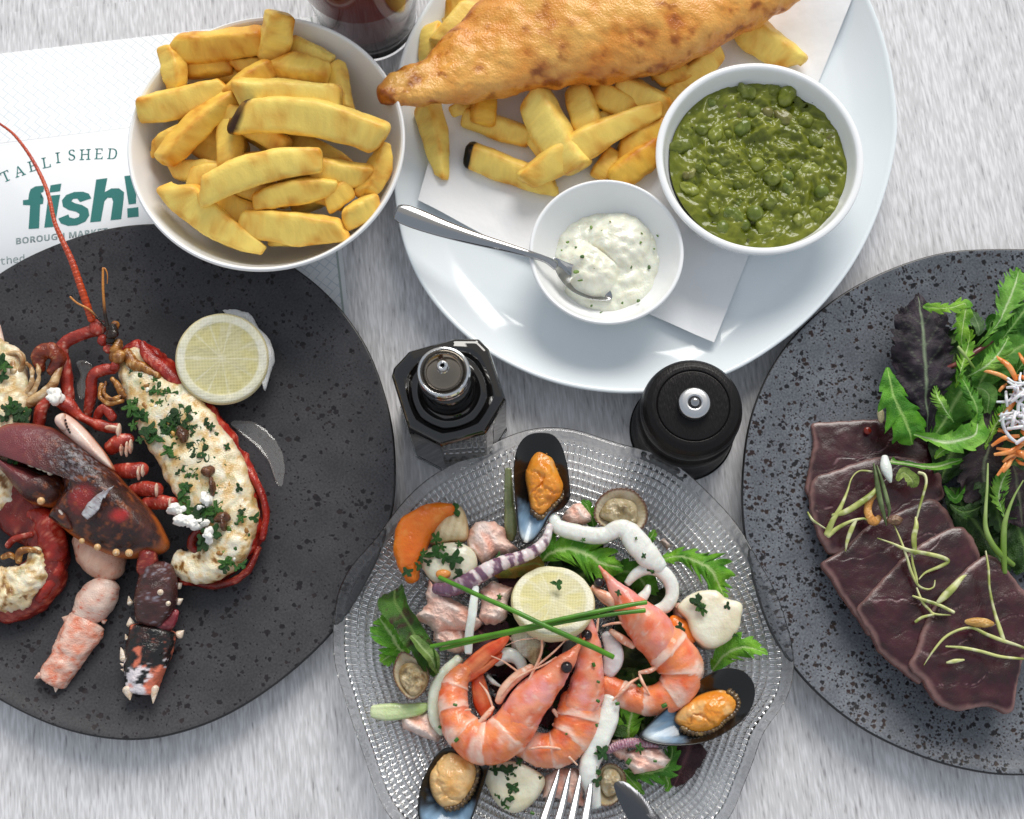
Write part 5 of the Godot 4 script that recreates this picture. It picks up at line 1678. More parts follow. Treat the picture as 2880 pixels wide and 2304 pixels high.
func fish_piece(called: String, label: String, z: String, pts: Array, h: float, H: float, dir: float, g: String, s: int) -> void:
	var c1 = C("fcd8c9")
	var c2 = C("f5b29b")
	var c3 = C("fbe6dc")
	var d = Vector2.RIGHT.rotated(dir)
	var hf = func(p, r):
		var q = Vector2(p.x, p.z)
		var along = q.dot(d)
		var across = q.dot(d.orthogonal())
		var lay = FN.get_noise_3dv(Vector3(across * 210.0, along * 60.0, s * 3.0))
		return 0.0013 * lay + 0.0026 * fb(p + Vector3(s, 0, 0), 90.0)
	var col = func(r, a, p, e):
		var q = Vector2(p.x, p.z)
		var lay = FN.get_noise_3dv(Vector3(q.dot(d.orthogonal()) * 210.0, q.dot(d) * 60.0, s * 3.0))
		var n = fb(p, 80.0)
		return c1.lerp(c2, clampf(0.24 - lay * 0.7 + n * 0.9, 0.0, 1.0)).lerp(c3, sst(0.1, 0.6, lay) * 0.8)
	solo(called, label, "salmon", pillow(z, pts, h, H, {"n": 110, "rings": 26, "a": 3.2, "b": 0.6, "side": 4.0, "jag": 0.09, "jagfreq": 170.0, "hf": hf, "col": col, "sharp": true}), mat.flake, g)

func mussel(label: String, z: String, ol: Array, h: float, meat: Array, meat_h: float, orange: bool, point: Vector2, tilt: Vector2) -> void:
	var n = 90
	var edge = outline(z, ol, h, n)
	var c = Vector3.ZERO
	for p in edge:
		c += p / n
	var t = thing("mussel", label, "mussel", c - Vector3(0, 0.012, 0))
	var tipw = W(z, point.x, point.y, h)
	var m = MB.new()
	var rows = []
	var black = C("0f0f12")
	var blue = C("7d9ab4")
	var pearl = C("c4d2da")
	for f in [[0.0, -9.0], [0.25, -8.4], [0.5, -6.6], [0.68, -4.6], [0.8, -2.8], [0.9, -1.1], [0.965, 0.0], [0.99, 0.5], [1.0, 0.2], [1.0, -0.6], [0.97, -2.4], [0.9, -4.6], [0.75, -7.6], [0.5, -9.8], [0.25, -10.8], [0.0, -11.0]]:
		var row = PackedVector3Array()
		for j in n:
			var p: Vector3 = c + (edge[j] - c) * f[0]
			p.y += f[1] * 0.001 + (p.x - c.x) * tilt.x + (p.z - c.z) * tilt.y
			row.append(p)
			var k = black
			if rows.size() < 8:
				var near = p.distance_to(tipw)
				k = pearl.lerp(blue, sst(0.004, 0.014, near + fb(p, 90.0) * 0.008)).lerp(black, sst(0.014, 0.026, near + fb(p, 60.0) * 0.01))
				k = k.lerp(black, sst(0.86, 0.96, f[0]))
			m.c.append(k * (1.0 + 0.2 * nz(p, 300.0)))
		rows.append(row)
	rows_to(rows, m)
	part(t, "shell", m, mat.shell_gloss)
	var a = C("e89a3c") if orange else C("e3bb84")
	var b = C("d97f22") if orange else C("d8a25c")
	var d = C("6b5232")
	var mc = func(r, ang, p, e):
		var nn = fb(p, 90.0)
		var k = a.lerp(b, clampf(0.4 + nn * 1.3, 0.0, 1.0)).lerp(C("f2cf94"), sst(0.15, 0.5, fb(p + Vector3(1, 5, 2), 60.0)) * 0.5)
		return k.lerp(d, sst(0.9, 1.0, r) * 0.7)
	var mh = func(p, r):
		return fb(p, 60.0) * 0.0022 - 0.0016 * exp(-pow(fb(p + Vector3(3, 3, 3), 35.0) / 0.05, 2.0))
	part(t, "mussel_meat", pillow(z, meat, meat_h, 8.0, {"n": 80, "rings": 24, "a": 2.2, "b": 0.55, "side": 4.0, "hf": mh, "col": mc, "amp2": 0.2, "freq2": 400.0}), mat.wet)
	var frill = []
	var half = meat.size() / 2 + 1
	for k in half + 1:
		var q = meat[k % meat.size()]
		frill.append([q[0], q[1], meat_h + 2.6, 26.0])
	for side in 2:
		var pts = []
		for q in frill:
			var ctr = W(z, q[0], q[1], q[2])
			pts.append([q[0], q[1], q[2] - side * 1.4, 17.0 + 9.0 * side])
		var fw = func(u):
			return 1.0 + 0.22 * sin(u * 150.0)
		part(t, "mantle_frill", tube(z, pts, {"rings": 90, "seg": 8, "flat": 0.7, "wf": fw, "col": shade3(C("3a2c20"), C("6e5433"), C("9c7f50"), 200.0)}), mat.wet)

func ribbon(called: String, label: String, category: String, z: String, pts: Array, flat_mm: float, col, group: String, o := {}) -> void:
	var q = []
	for p in pts:
		q.append([p[0], p[1], p[2], p[3], p[4] if p.size() > 4 else flat_mm])
	var d = {"rings": 70, "seg": 20, "p": 2.8, "cap": 0.7, "amp": 0.35, "freq": 70.0, "col": col}
	d.merge(o, true)
	solo(called, label, category, tube(z, q, d), mat.squid, group)

func salad_food() -> void:
	var white_flesh = shade3(C("ece8dc"), C("e0dac6"), C("f6f3ea"), 60.0)
	mat.prawn = vc(0.26, 0.5, noise_tex(0.06), 0.018, 0.03)
	mat.prawn.subsurf_scatter_enabled = true
	mat.prawn.subsurf_scatter_strength = 0.1
	mat.shell_gloss = vc(0.14, 0.5)
	# ---- leaves: the dark bed, then those that show
	rng.seed = 41
	var g = "dark salad leaves under the seafood"
	var bed = []
	for k in 20:
		var a = rng.randf() * TAU
		var r = sqrt(rng.randf()) * 0.062
		bed.append([a, r])
	var ctr = W("V", 1185, 1370, 12)
	for k in bed.size():
		var q: Vector3 = ctr + Vector3(cos(bed[k][0]), 0, sin(bed[k][0])) * bed[k][1]
		q.y = 0.013 + rng.randf() * 0.006
		var dir = rng.randf() * TAU
		var L = rng.randf_range(0.028, 0.045)
		var pts = []
		for s in 5:
			var u = s / 4.0 - 0.5
			var w: Vector3 = q + Vector3(cos(dir), 0, sin(dir)) * L * u
			w.y += 0.004 * sin(u * 4.0 + k)
			var n = to_px(w)
			pts.append([n.x, n.y, w.y * 1000.0, [20, 62, 78, 62, 14][s] * (0.8 + 0.4 * rng.randf())])
		var kind = k % 3
		var cc = [leaf_color(C("24401a"), C("3c5c22"), C("8fa860")), leaf_color(C("2a161c"), C("45222c"), C("7a4a50")), leaf_color(C("1d2a18"), C("33421f"), C("6d7d48"))][kind]
		solo("salad_leaf", ["dark green salad leaf in the bed under the seafood", "dark purple salad leaf in the bed under the seafood", "deep olive salad leaf in the bed under the seafood"][kind], "leaf", leaf("N", pts, {"rings": 34, "across": 4, "teeth": 6.0, "depth": 0.35, "ripple": 3.0, "curl": 3.0, "phase": k * 0.37, "col": cc}), mat.leaf, ["green", "purple", "olive"][kind] + " leaves in the bed under the seafood")
	var fresh = leaf_color(C("4a8a1e"), C("80ba34"), C("c8de98"), 0.05)
	var deepg = leaf_color(C("336a18"), C("569428"), C("a4c878"), 0.06)
	var lvs = [
		["frilly bright green mizuna leaf behind the muslin lemon, between the prawn and squid", "S1", [[1190, 1030, 24, 60], [1260, 960, 30, 150], [1400, 930, 33, 200], [1540, 970, 34, 190], [1660, 1040, 32, 120], [1800, 1070, 28, 30]], {"teeth": 8.0, "depth": 0.7, "skew": 0.8, "ripple": 3.5, "curl": -2.0, "sharp": 1.1}, fresh],
		["green mizuna leaf right of the squid ring, hanging towards the glass rim", "S3", [[770, 160, 24, 40], [880, 140, 27, 70], [980, 170, 29, 110], [1070, 220, 29, 120], [1130, 330, 25, 60], [1150, 385, 22, 14]], {"teeth": 10.0, "depth": 0.7, "skew": 0.9, "ripple": 3.0, "curl": -3.0, "sharp": 1.1}, fresh],
		["green leaf tip crossing the right side of the glass plate under the scallop", "S3", [[1080, 830, 18, 40], [1150, 740, 21, 90], [1250, 690, 23, 80], [1340, 700, 24, 40], [1415, 725, 24, 8]], {"teeth": 6.0, "depth": 0.55, "skew": 0.7, "ripple": 2.0}, fresh],
		["small green leaf with toothed lobes standing by the right mussel's tip", "S3", [[575, 1250, 18, 60], [575, 1180, 22, 82], [590, 1110, 24, 80], [600, 1060, 25, 50], [615, 1030, 25, 10]], {"teeth": 5.0, "depth": 0.5, "skew": 0.6, "ripple": 2.0, "curl": -2.0}, fresh],
		["narrow green leaf between the upper mussel and the cockle", "S1", [[1590, 760, 22, 40], [1570, 680, 26, 52], [1540, 600, 28, 40], [1500, 560, 28, 10]], {"teeth": 4.0, "depth": 0.4}, deepg],
		["spiky green leaf at the left of the salad, under the red veined leaf", "S2", [[400, 480, 18, 50], [330, 430, 20, 130], [280, 340, 22, 150], [230, 270, 22, 110], [180, 200, 22, 20]], {"teeth": 6.0, "depth": 0.66, "skew": 0.7, "ripple": 2.0}, fresh],
		["second spiky green leaf low on the left side of the glass plate", "S2", [[420, 420, 15, 60], [330, 440, 17, 90], [250, 490, 18, 70], [190, 535, 18, 10]], {"teeth": 5.0, "depth": 0.6, "skew": 0.6}, fresh],
		["feathery green leaf below the salmon at the lower right of the salad", "S3", [[560, 1430, 18, 30], [640, 1450, 20, 70], [740, 1440, 22, 80], [810, 1400, 22, 70], [840, 1320, 22, 40], [825, 1250, 21, 10]], {"teeth": 8.0, "depth": 0.7, "skew": 0.8, "ripple": 2.0}, deepg],
		["green leaf spike by the knife blade", "S3", [[540, 1430, 19, 20], [590, 1490, 18, 36], [640, 1545, 16, 24], [670, 1575, 15, 6]], {"teeth": 4.0, "depth": 0.4}, fresh],
		["dangling green leaf tips under the salmon, nearest the lower right rim", "S3", [[760, 1420, 18, 20], [800, 1470, 17, 50], [815, 1520, 15, 34], [800, 1555, 14, 6]], {"teeth": 4.0, "depth": 0.6}, fresh],
		["small bright leaf behind the squid strip at the right", "S3", [[690, 80, 24, 20], [700, 40, 26, 34], [720, 10, 26, 24], [730, -20, 26, 6]], {"teeth": 4.0, "depth": 0.5}, fresh],
		["mid green leaf under the squid ring in the middle of the salad", "S3", [[470, 260, 22, 60], [560, 230, 24, 80], [650, 280, 24, 80], [700, 380, 22, 60]], {"teeth": 5.0, "depth": 0.3, "ripple": 3.0}, deepg],
	]
	for q in lvs:
		var o = {"rings": 90, "across": 6, "col": q[4]}
		o.merge(q[3], true)
		solo("salad_leaf", q[0], "leaf", leaf(q[1], q[2], o), mat.leaf, "green salad leaves showing round the seafood")
	var redleaf = func(u, t, p, e):
		var n = fb(p, 60.0)
		var c = C("2d4a1c").lerp(C("4f7a2c"), clampf(0.5 + n * 1.3, 0.0, 1.0))
		c = c.lerp(C("4a2028"), sst(0.05, 0.35, fb(p + Vector3(1, 1, 1), 110.0)) * 0.75)
		return c.lerp(C("86a05a"), sst(0.16, 0.05, absf(t)) * 0.6)
	solo("salad_leaf", "long red speckled green leaf folded along the left of the salad", "leaf", leaf("S2", [[290, -20, 24, 90], [300, 80, 30, 120], [370, 200, 33, 100], [440, 320, 34, 100], [500, 420, 33, 90], [560, 520, 30, 70], [610, 630, 26, 14]], {"rings": 80, "across": 6, "teeth": 3.0, "depth": 0.08, "skew": 0.1, "ripple": 2.5, "curl": 4.0, "lean": 0.35, "col": redleaf}), mat.leaf, "")
	solo("salad_leaf", "pale green underside of a folded leaf beside the small left cockle", "leaf", leaf("S2", [[420, 330, 35, 30], [500, 420, 36, 66], [570, 500, 34, 56], [620, 620, 28, 12]], {"rings": 50, "teeth": 2.0, "depth": 0.05, "ripple": 1.5, "curl": 3.0, "lean": -0.5, "col": leaf_color(C("5d7a3c"), C("7c9852"), C("a8bc84"))}), mat.leaf, "")
	solo("salad_leaf", "dark red leaf sticking out below the right mussel", "leaf", leaf("S3", [[960, 1240, 20, 110], [930, 1330, 20, 100], [890, 1430, 18, 70], [850, 1525, 15, 14]], {"rings": 50, "across": 5, "teeth": 4.0, "depth": 0.1, "ripple": 2.0, "col": leaf_color(C("2e1a1e"), C("472a2e"), C("6a4448"))}), mat.leaf, "")
	solo("salad_leaf", "bruised olive leaf between the octopus arm and the lemon", "leaf", leaf("S1", [[820, 1120, 24, 40], [920, 1080, 26, 90], [1040, 1050, 27, 90], [1150, 1040, 26, 60], [1210, 1060, 25, 20]], {"rings": 50, "teeth": 3.0, "depth": 0.15, "ripple": 3.0, "col": leaf_color(C("6a6a24"), C("a0742c"), C("8a9a4a"))}), mat.leaf, "")
	var celery = func(u, ang, p, e):
		return C("d2dcae").lerp(C("a9c47a"), clampf(u * 0.7 + fb(p, 90.0), 0.0, 1.0)) * (1.0 + 0.12 * sin(ang * TAU * 9.0))
	solo("lettuce_stem", "pale green lettuce stem lying on the lower left of the glass plate", "stem", tube("S2", [[140, 910, 19, 52, 3], [250, 915, 20, 66, 3.5], [380, 905, 20, 56, 3.5], [480, 890, 21, 46, 3], [560, 860, 20, 20, 2]], {"rings": 40, "seg": 30, "p": 3.0, "col": celery, "amp": 0.5}), mat.wet)
	solo("lettuce_stem", "limp olive green stem standing left of the upper mussel", "stem", tube("S1", [[940, 330, 27, 26, 2], [945, 480, 24, 34, 2.5], [950, 600, 22, 40, 3], [960, 760, 20, 50, 3], [960, 850, 18, 30, 2]], {"rings": 40, "seg": 26, "p": 3.0, "col": func(u, ang, p, e): return C("6e7a4c").lerp(C("8b9468"), clampf(0.5 + fb(p, 80.0) * 2.0, 0.0, 1.0)) * (1.0 + 0.15 * sin(ang * TAU * 8.0)), "amp": 0.5}), mat.wet)

	# ---- salmon
	var sg = "flaked pink salmon pieces in the salad"
	fish_piece("salmon_piece", "salmon flakes between the white scallop and the octopus arm", "S1", [[640, 790], [700, 730], [830, 715], [920, 770], [930, 850], [1020, 930], [960, 970], [860, 960], [800, 1020], [740, 1035], [690, 980], [640, 940], [630, 870]], 22, 8, 0.9, sg, 1)
	fish_piece("salmon_piece", "largest salmon piece, left of the muslin lemon, under the chive ends", "S1", [[345, 1160], [390, 1230], [480, 1280], [560, 1330], [640, 1370], [690, 1420], [755, 1490], [690, 1560], [560, 1545], [470, 1550], [400, 1575], [330, 1510], [225, 1450], [330, 1340], [315, 1270]], 23, 10, 0.5, sg, 2)
	fish_piece("salmon_piece", "salmon piece touching the left edge of the muslin lemon", "S1", [[730, 1240], [830, 1165], [900, 1195], [975, 1225], [940, 1330], [935, 1440], [880, 1500], [770, 1505], [715, 1440], [740, 1340]], 24, 9, 0.2, sg, 3)
	fish_piece("salmon_piece", "shredded salmon below the largest piece, crossed by the lower chives", "S1", [[380, 1540], [470, 1530], [600, 1540], [640, 1620], [620, 1700], [540, 1720], [470, 1690], [370, 1620]], 19, 8, 1.2, sg, 4)
	fish_piece("salmon_piece", "shredded salmon on the glass left of the front prawn, by the pale stem", "S2", [[345, 960], [470, 920], [560, 910], [600, 1010], [660, 1080], [620, 1140], [520, 1110], [440, 1070], [360, 1040]], 14, 8, 0.6, sg, 5)
	fish_piece("salmon_piece", "small salmon flake between the upper mussel and the cockle", "S1", [[1370, 650], [1430, 590], [1500, 575], [1560, 650], [1575, 720], [1480, 745], [1400, 750], [1350, 700]], 24, 7, 1.0, sg, 6)
	fish_piece("salmon_piece", "salmon lump with chopped chives above the knife tip", "S3", [[545, 1330], [620, 1300], [700, 1285], [770, 1300], [825, 1370], [790, 1420], [690, 1440], [610, 1455], [560, 1400]], 20, 9, 0.4, sg, 7)
	fish_piece("salmon_piece", "salmon seen between the tines of the fork", "S2", [[1430, 1410], [1540, 1330], [1680, 1340], [1740, 1440], [1720, 1560], [1760, 1640], [1620, 1600], [1500, 1560], [1420, 1560]], 15, 8, 1.3, sg, 8)
	fish_piece("salmon_piece", "sliver of salmon under the muslin lemon, by the red prawn tail", "S1", [[940, 1600], [1000, 1570], [1060, 1640], [1070, 1720], [1010, 1740], [960, 1680]], 20, 6, 1.4, sg, 9)
	fish_piece("salmon_piece", "salmon scrap behind the right scallop", "S3", [[840, 430], [880, 420], [900, 500], [940, 570], [900, 590], [850, 520]], 20, 6, 1.4, sg, 10)
	fish_piece("salmon_piece", "salmon scrap under the tip of the purple tentacle", "S3", [[470, 1250], [520, 1230], [570, 1300], [580, 1360], [520, 1370], [470, 1320]], 18, 6, 0.4, sg, 11)
	fish_piece("salmon_piece", "tiny salmon flake alone on the glass near the upper right rim", "S3", [[765, 45], [785, 30], [830, 80], [810, 95]], 16, 3, 0.8, "", 12)

	# ---- scallops
	var roe = func(u, ang, p, e):
		return C("ee7f22").lerp(C("e2691a"), clampf(0.4 + fb(p, 50.0) * 1.4, 0.0, 1.0)).lerp(C("f5a450"), sst(0.2, 0.5, fb(p + Vector3(2, 2, 2), 90.0)) * 0.5)
	var t = thing("scallop", "scallop with a bright orange roe at the upper left of the salad", "scallop", W("S1", 330, 850, 22))
	part(t, "roe", tube("S1", [[500, 630, 31, 50, 7], [420, 650, 31, 74, 9], [310, 715, 31, 112, 10], [228, 810, 30, 140, 10], [195, 930, 29, 128, 10], [190, 1040, 28, 92, 9], [205, 1140, 27, 58, 7]], {"rings": 70, "seg": 40, "p": 2.3, "cap": 0.9, "amp": 1.4, "freq": 60.0, "amp2": 0.12, "freq2": 600.0, "col": roe}), mat.wet)
	var tan = func(r, a, p, e):
		return C("e2cfa8").lerp(C("c9ac7c"), clampf(0.4 + fb(p, 60.0) * 1.3 + 0.25 * sin(p.x * 1500.0 + p.z * 500.0), 0.0, 1.0)).lerp(C("b98a54"), sst(0.85, 1.0, r) * 0.6)
	part(t, "scallop_flesh", pillow("S1", [[470, 588], [570, 597], [625, 680], [642, 800], [620, 862], [500, 880], [370, 905], [330, 870], [350, 780], [380, 700], [430, 670]], 24, 9, {"n": 80, "rings": 22, "a": 3.0, "b": 0.5, "side": 8.0, "amp": 1.2, "freq": 70.0, "col": tan}), mat.wet)
	var ivory = func(r, a, p, e):
		return C("ece6d0").lerp(C("d9cfae"), clampf(0.35 + fb(p, 55.0) * 1.3, 0.0, 1.0)).lerp(C("c8a878"), sst(0.97, 1.06, r) * 0.6)
	solo("scallop", "round white scallop sprinkled with parsley under the orange roe", "scallop", pillow("S1", [[450, 885], [590, 885], [690, 960], [705, 1070], [640, 1145], [520, 1185], [400, 1190], [320, 1120], [278, 1020], [330, 930]], 28, 5, {"n": 80, "rings": 22, "a": 4.0, "b": 0.5, "side": 12.0, "amp": 1.0, "freq": 60.0, "col": ivory}), mat.squid, "scallops in the salad")
	solo("scallop", "thick white scallop at the right of the salad, with a tan side", "scallop", pillow("S3", [[875, 445], [960, 362], [1090, 345], [1165, 395], [1250, 425], [1255, 500], [1225, 605], [1130, 680], [1050, 690], [965, 620], [930, 520]], 34, 4, {"n": 90, "rings": 24, "a": 5.0, "b": 0.5, "side": 18.0, "amp": 1.0, "freq": 60.0, "jag": 0.03, "jagfreq": 150.0, "tilt": Vector2(0.06, -0.05), "col": ivory}), mat.squid, "scallops in the salad")
	solo("scallop", "white scallop at the bottom of the salad, left of the fork", "scallop", pillow("S2", [[1010, 1310], [1180, 1285], [1330, 1335], [1435, 1420], [1395, 1545], [1290, 1650], [1190, 1680], [1080, 1620], [1010, 1510], [975, 1400]], 22, 4, {"n": 90, "rings": 24, "a": 5.0, "b": 0.5, "side": 12.0, "amp": 1.2, "freq": 60.0, "tilt": Vector2(0.0, -0.12), "col": ivory}), mat.squid, "scallops in the salad")
	solo("roe_piece", "bit of orange roe showing beside the right scallop", "roe", blob(W("S3", 895, 585, 28), Vector3(0.006, 0.004, 0.010), {"n": 24, "rings": 14, "amp": 1.0, "basis": Basis(Vector3.UP, 0.7), "col": func(v, u, p, e): return C("ee7f2e")}), mat.wet)
	solo("roe_tip", "small orange roe tip at the end of the chives on the round scallop", "roe", blob(W("S1", 450, 1120, 33), Vector3(0.0045, 0.003, 0.0028), {"n": 20, "rings": 12, "amp": 0.5, "color": C("f09a4c")}), mat.wet)

	# ---- squid and octopus
	var sq = shade3(C("eceae4"), C("e2e2da"), C("f4f2ea"), 60.0)
	var cg = "cooked squid pieces"
	var notch = func(u):
		return 1.0 - 0.045 * sst(0.88, 1.0, absf(sin(u * 17.0)))
	ribbon("squid_strip", "thick white squid strip running from the upper mussel to the right, scored across", "squid", "S1", [[1275, 680, 33, 44, 4.5], [1320, 760, 34, 56, 5], [1440, 800, 34, 62, 5], [1560, 825, 34, 64, 5], [1680, 820, 35, 64, 5], [1770, 775, 36, 66, 5], [1850, 800, 36, 84, 5], [1930, 900, 36, 96, 5], [2010, 990, 35, 92, 5], [2090, 1060, 33, 60, 4.5]], 5.0, sq, cg, {"rings": 130, "wf": notch})
	ribbon("squid_ring", "white squid ring curling under the strip, right of the rear prawn", "squid", "S3", [[570, 300, 28, 22], [620, 245, 30, 32], [690, 215, 31, 36], [770, 230, 31, 44], [828, 300, 30, 42], [836, 380, 29, 40], [795, 445, 28, 40], [720, 470, 27, 30]], 4.5, sq, cg)
	ribbon("squid_ring", "small end of squid poking up inside the larger squid ring", "squid", "S3", [[690, 330, 27, 18], [680, 360, 28, 28], [650, 395, 28, 34], [610, 420, 26, 26]], 4.0, sq, cg)
	ribbon("squid_strip", "thin white squid strip crossing the largest salmon piece upright", "squid", "S1", [[695, 1220, 37, 26], [680, 1330, 38, 32], [665, 1450, 38, 34], [645, 1580, 37, 34], [640, 1710, 34, 30]], 1.8, sq, cg)
	ribbon("squid_ring", "pale squid ring hugging the outer curve of the front prawn", "squid", "S2", [[780, 520, 21, 40], [680, 620, 22, 50], [620, 740, 22, 60], [600, 870, 22, 56], [610, 980, 21, 50], [660, 1060, 20, 40]], 6.0, shade3(C("dfe0d0"), C("cfd4b8"), C("ecebe0"), 50.0), cg)
	ribbon("squid_ring", "squid ring behind the front prawn, under the lemon", "squid", "S2", [[1070, 520, 26, 50], [1150, 480, 28, 56], [1230, 510, 28, 50], [1265, 590, 27, 40], [1230, 660, 25, 30]], 5.0, sq, cg)
	ribbon("squid_strip", "long glistening squid piece below the middle prawn, reaching the fork", "squid", "S2", [[1930, 830, 24, 70], [1905, 960, 26, 86], [1860, 1100, 27, 84], [1800, 1240, 27, 80], [1765, 1370, 26, 74], [1790, 1490, 23, 66], [1815, 1600, 19, 46]], 6.0, sq, cg, {"amp": 0.9})
	ribbon("squid_strip", "translucent onion like piece right of the chive tip", "squid", "S2", [[1900, 330, 26, 40], [1950, 430, 28, 72], [1950, 530, 28, 80], [1920, 620, 26, 50]], 3.0, shade3(C("d8cfd0"), C("e6dede"), C("f2eeee"), 60.0), cg, {"roll": 0.4})
	var oct = func(u, ang, p, e):
		var stripe = sst(-0.25, 0.25, sin(u * 62.0 + fb(p, 60.0) * 5.0) + (u - 0.42) * 3.0)
		var c = C("e3d6d6").lerp(C("6a4560"), stripe * 0.95)
		return c.lerp(C("d9c4c8"), sst(0.15, 0.4, fb(p, 140.0)) * 0.45)
	var suck = func(u):
		return 1.0 + 0.07 * absf(sin(u * 62.0))
	ribbon("octopus_arm", "purple and white striped octopus arm curving from the upper mussel to the salmon", "octopus", "S1", [[1255, 760, 36, 26], [1225, 860, 37, 36], [1160, 930, 38, 42], [1060, 985, 38, 46], [940, 1020, 38, 50], [820, 1070, 37, 56], [700, 1140, 36, 62], [590, 1200, 35, 60], [480, 1235, 33, 54], [400, 1230, 31, 40]], 5.0, oct, "", {"rings": 150, "wf": suck})
	var oct2 = func(u, ang, p, e):
		return C("8a5a72").lerp(C("cfb0b8"), clampf(0.4 + nz(p, 900.0) * 0.9, 0.0, 1.0))
	var suck2 = func(u):
		return 1.0 + 0.18 * absf(sin(u * 70.0))
	ribbon("octopus_arm", "thin pinkish purple tentacle at the lower right, under the mussel", "octopus", "S3", [[450, 1310, 24, 20], [500, 1285, 26, 24], [580, 1265, 27, 26], [660, 1270, 26, 22], [740, 1285, 24, 10]], 4.0, oct2, "", {"rings": 120, "seg": 16, "wf": suck2})
	ribbon("onion_strip", "white onion sliver by the inner curve of the front prawn", "onion", "S2", [[1000, 640, 24, 12], [1050, 690, 25, 16], [1100, 720, 24, 8]], 1.5, sq, "")

	# ---- lemon in muslin
	lemon("lemon_half", "lemon half in muslin in the middle of the seafood salad under the chives", Vector2(1556, 1688), 118.0, 43.0, Vector3(0.05, 0.86, -0.42), [], "S1", 0.5)
	var gather = func(r, a, p, e):
		return C("e8e4d4").lerp(C("d8bf7a"), clampf(0.2 + fb(p, 40.0) * 1.5, 0.0, 0.7))
	solo("muslin_gather", "gathered end of the muslin hanging below the lemon in the salad", "muslin", tube("S2", [[1300, 330, 30, 130, 8], [1330, 410, 29, 110, 8], [1350, 470, 28, 70, 7], [1370, 520, 27, 44, 6]], {"rings": 40, "seg": 50, "amp": 2.6, "freq": 110.0, "col": gather}), mat.muslin)

	# ---- mussels and cockles
	mussel("open mussel with orange meat standing at the back rim of the glass plate", "S1", [[1200, 55], [1290, 80], [1352, 170], [1392, 320], [1412, 480], [1402, 560], [1345, 625], [1260, 670], [1190, 790], [1120, 872], [1060, 882], [1022, 820], [1002, 650], [985, 450], [985, 280], [1020, 150], [1090, 75]], 40, [[1205, 168], [1285, 230], [1330, 340], [1372, 430], [1352, 530], [1290, 600], [1195, 688], [1120, 640], [1090, 500], [1068, 370], [1100, 260], [1150, 180]], 33.5, true, Vector2(1060, 850), Vector2(0.0, -0.10))
	mussel("open mussel with orange meat and a blue tip at the right of the salad", "S3", [[640, 1225], [700, 1150], [800, 1060], [900, 980], [1000, 890], [1080, 840], [1170, 812], [1260, 830], [1320, 890], [1336, 970], [1312, 1060], [1250, 1140], [1150, 1210], [1040, 1260], [900, 1282], [740, 1272]], 34, [[1180, 955], [1235, 1010], [1222, 1080], [1150, 1135], [1115, 1175], [1040, 1205], [960, 1205], [895, 1172], [850, 1120], [905, 1035], [1000, 975], [1100, 945]], 28.0, true, Vector2(690, 1235), Vector2(0.03, 0.0))
	mussel("open mussel with pale cream meat at the bottom left, nearest the table edge", "S2", [[700, 1180], [800, 1215], [920, 1250], [1010, 1300], [992, 1400], [942, 1560], [892, 1700], [830, 1830], [700, 1880], [560, 1850], [482, 1740], [473, 1600], [500, 1450], [560, 1320], [620, 1230]], 32, [[705, 1205], [820, 1215], [905, 1290], [925, 1400], [875, 1520], [785, 1625], [680, 1645], [600, 1580], [558, 1470], [556, 1350], [612, 1260]], 27.0, false, Vector2(730, 1850), Vector2(0.0, 0.0))
	cockle("round ribbed cockle with grey tan meat at the upper right of the salad", "S1", [[1790, 465], [1900, 490], [1985, 590], [1998, 700], [1950, 780], [1850, 800], [1740, 790], [1640, 750], [1590, 680], [1610, 570], [1690, 490]], 34, [[1700, 560], [1800, 545], [1900, 580], [1925, 680], [1900, 740], [1800, 740], [1700, 720], [1630, 670]], C("b7a888"), C("8c7a52"))
	cockle("cockle with an orange edged shell at the left of the salad below the folded leaf", "S2", [[340, 460], [420, 480], [530, 560], [560, 660], [520, 760], [440, 820], [370, 790], [300, 690], [285, 580]], 30, [[350, 560], [430, 540], [530, 590], [550, 680], [500, 770], [430, 800], [360, 720], [330, 640]], C("c9b690"), C("8a7248"))
	cockle("clam half hidden between the fork and the knife tip", "S3", [[440, 1390], [510, 1400], [560, 1470], [545, 1570], [480, 1640], [400, 1640], [370, 1560], [390, 1450]], 22, [[440, 1420], [500, 1430], [530, 1490], [510, 1560], [450, 1590], [410, 1540], [410, 1470]], C("cdc2a8"), C("a8926a"))

	# ---- prawns
	prawn("pink prawn at the right, its head pointing up beside the lemon", "S3", [], [[735, 640, 30, 120], [800, 690, 30, 138], [872, 770, 29, 140], [892, 870, 28, 128], [840, 960, 27, 112], [740, 1010, 26, 92], [630, 1005, 25, 82], [530, 965, 24, 78], [430, 915, 23, 66]], [[770, 680, 32, 118], [720, 600, 34, 132], [650, 520, 36, 120], [580, 440, 37, 92], [510, 350, 38, 56], [450, 270, 39, 24], [395, 198, 40, 5]], [[397, 300, 39, 32]], [[[360, 320, 37, 10], [400, 360, 38, 26], [470, 400, 37, 40], [540, 450, 36, 50]], [[350, 330, 36, 8], [420, 410, 36, 12], [500, 450, 36, 10]], [[420, 560, 35, 6], [480, 545, 38, 8], [550, 550, 38, 8], [600, 640, 34, 7], [590, 690, 32, 5]], [[470, 590, 33, 16], [540, 640, 34, 26], [600, 680, 33, 20]], [[480, 1010, 32, 5], [540, 950, 34, 13], [590, 900, 34, 10], [640, 870, 32, 6]], [[700, 970, 34, 6], [660, 900, 35, 10], [640, 850, 33, 8]], [[640, 840, 33, 10], [700, 830, 34, 16], [760, 800, 33, 12]]], 31, 14)
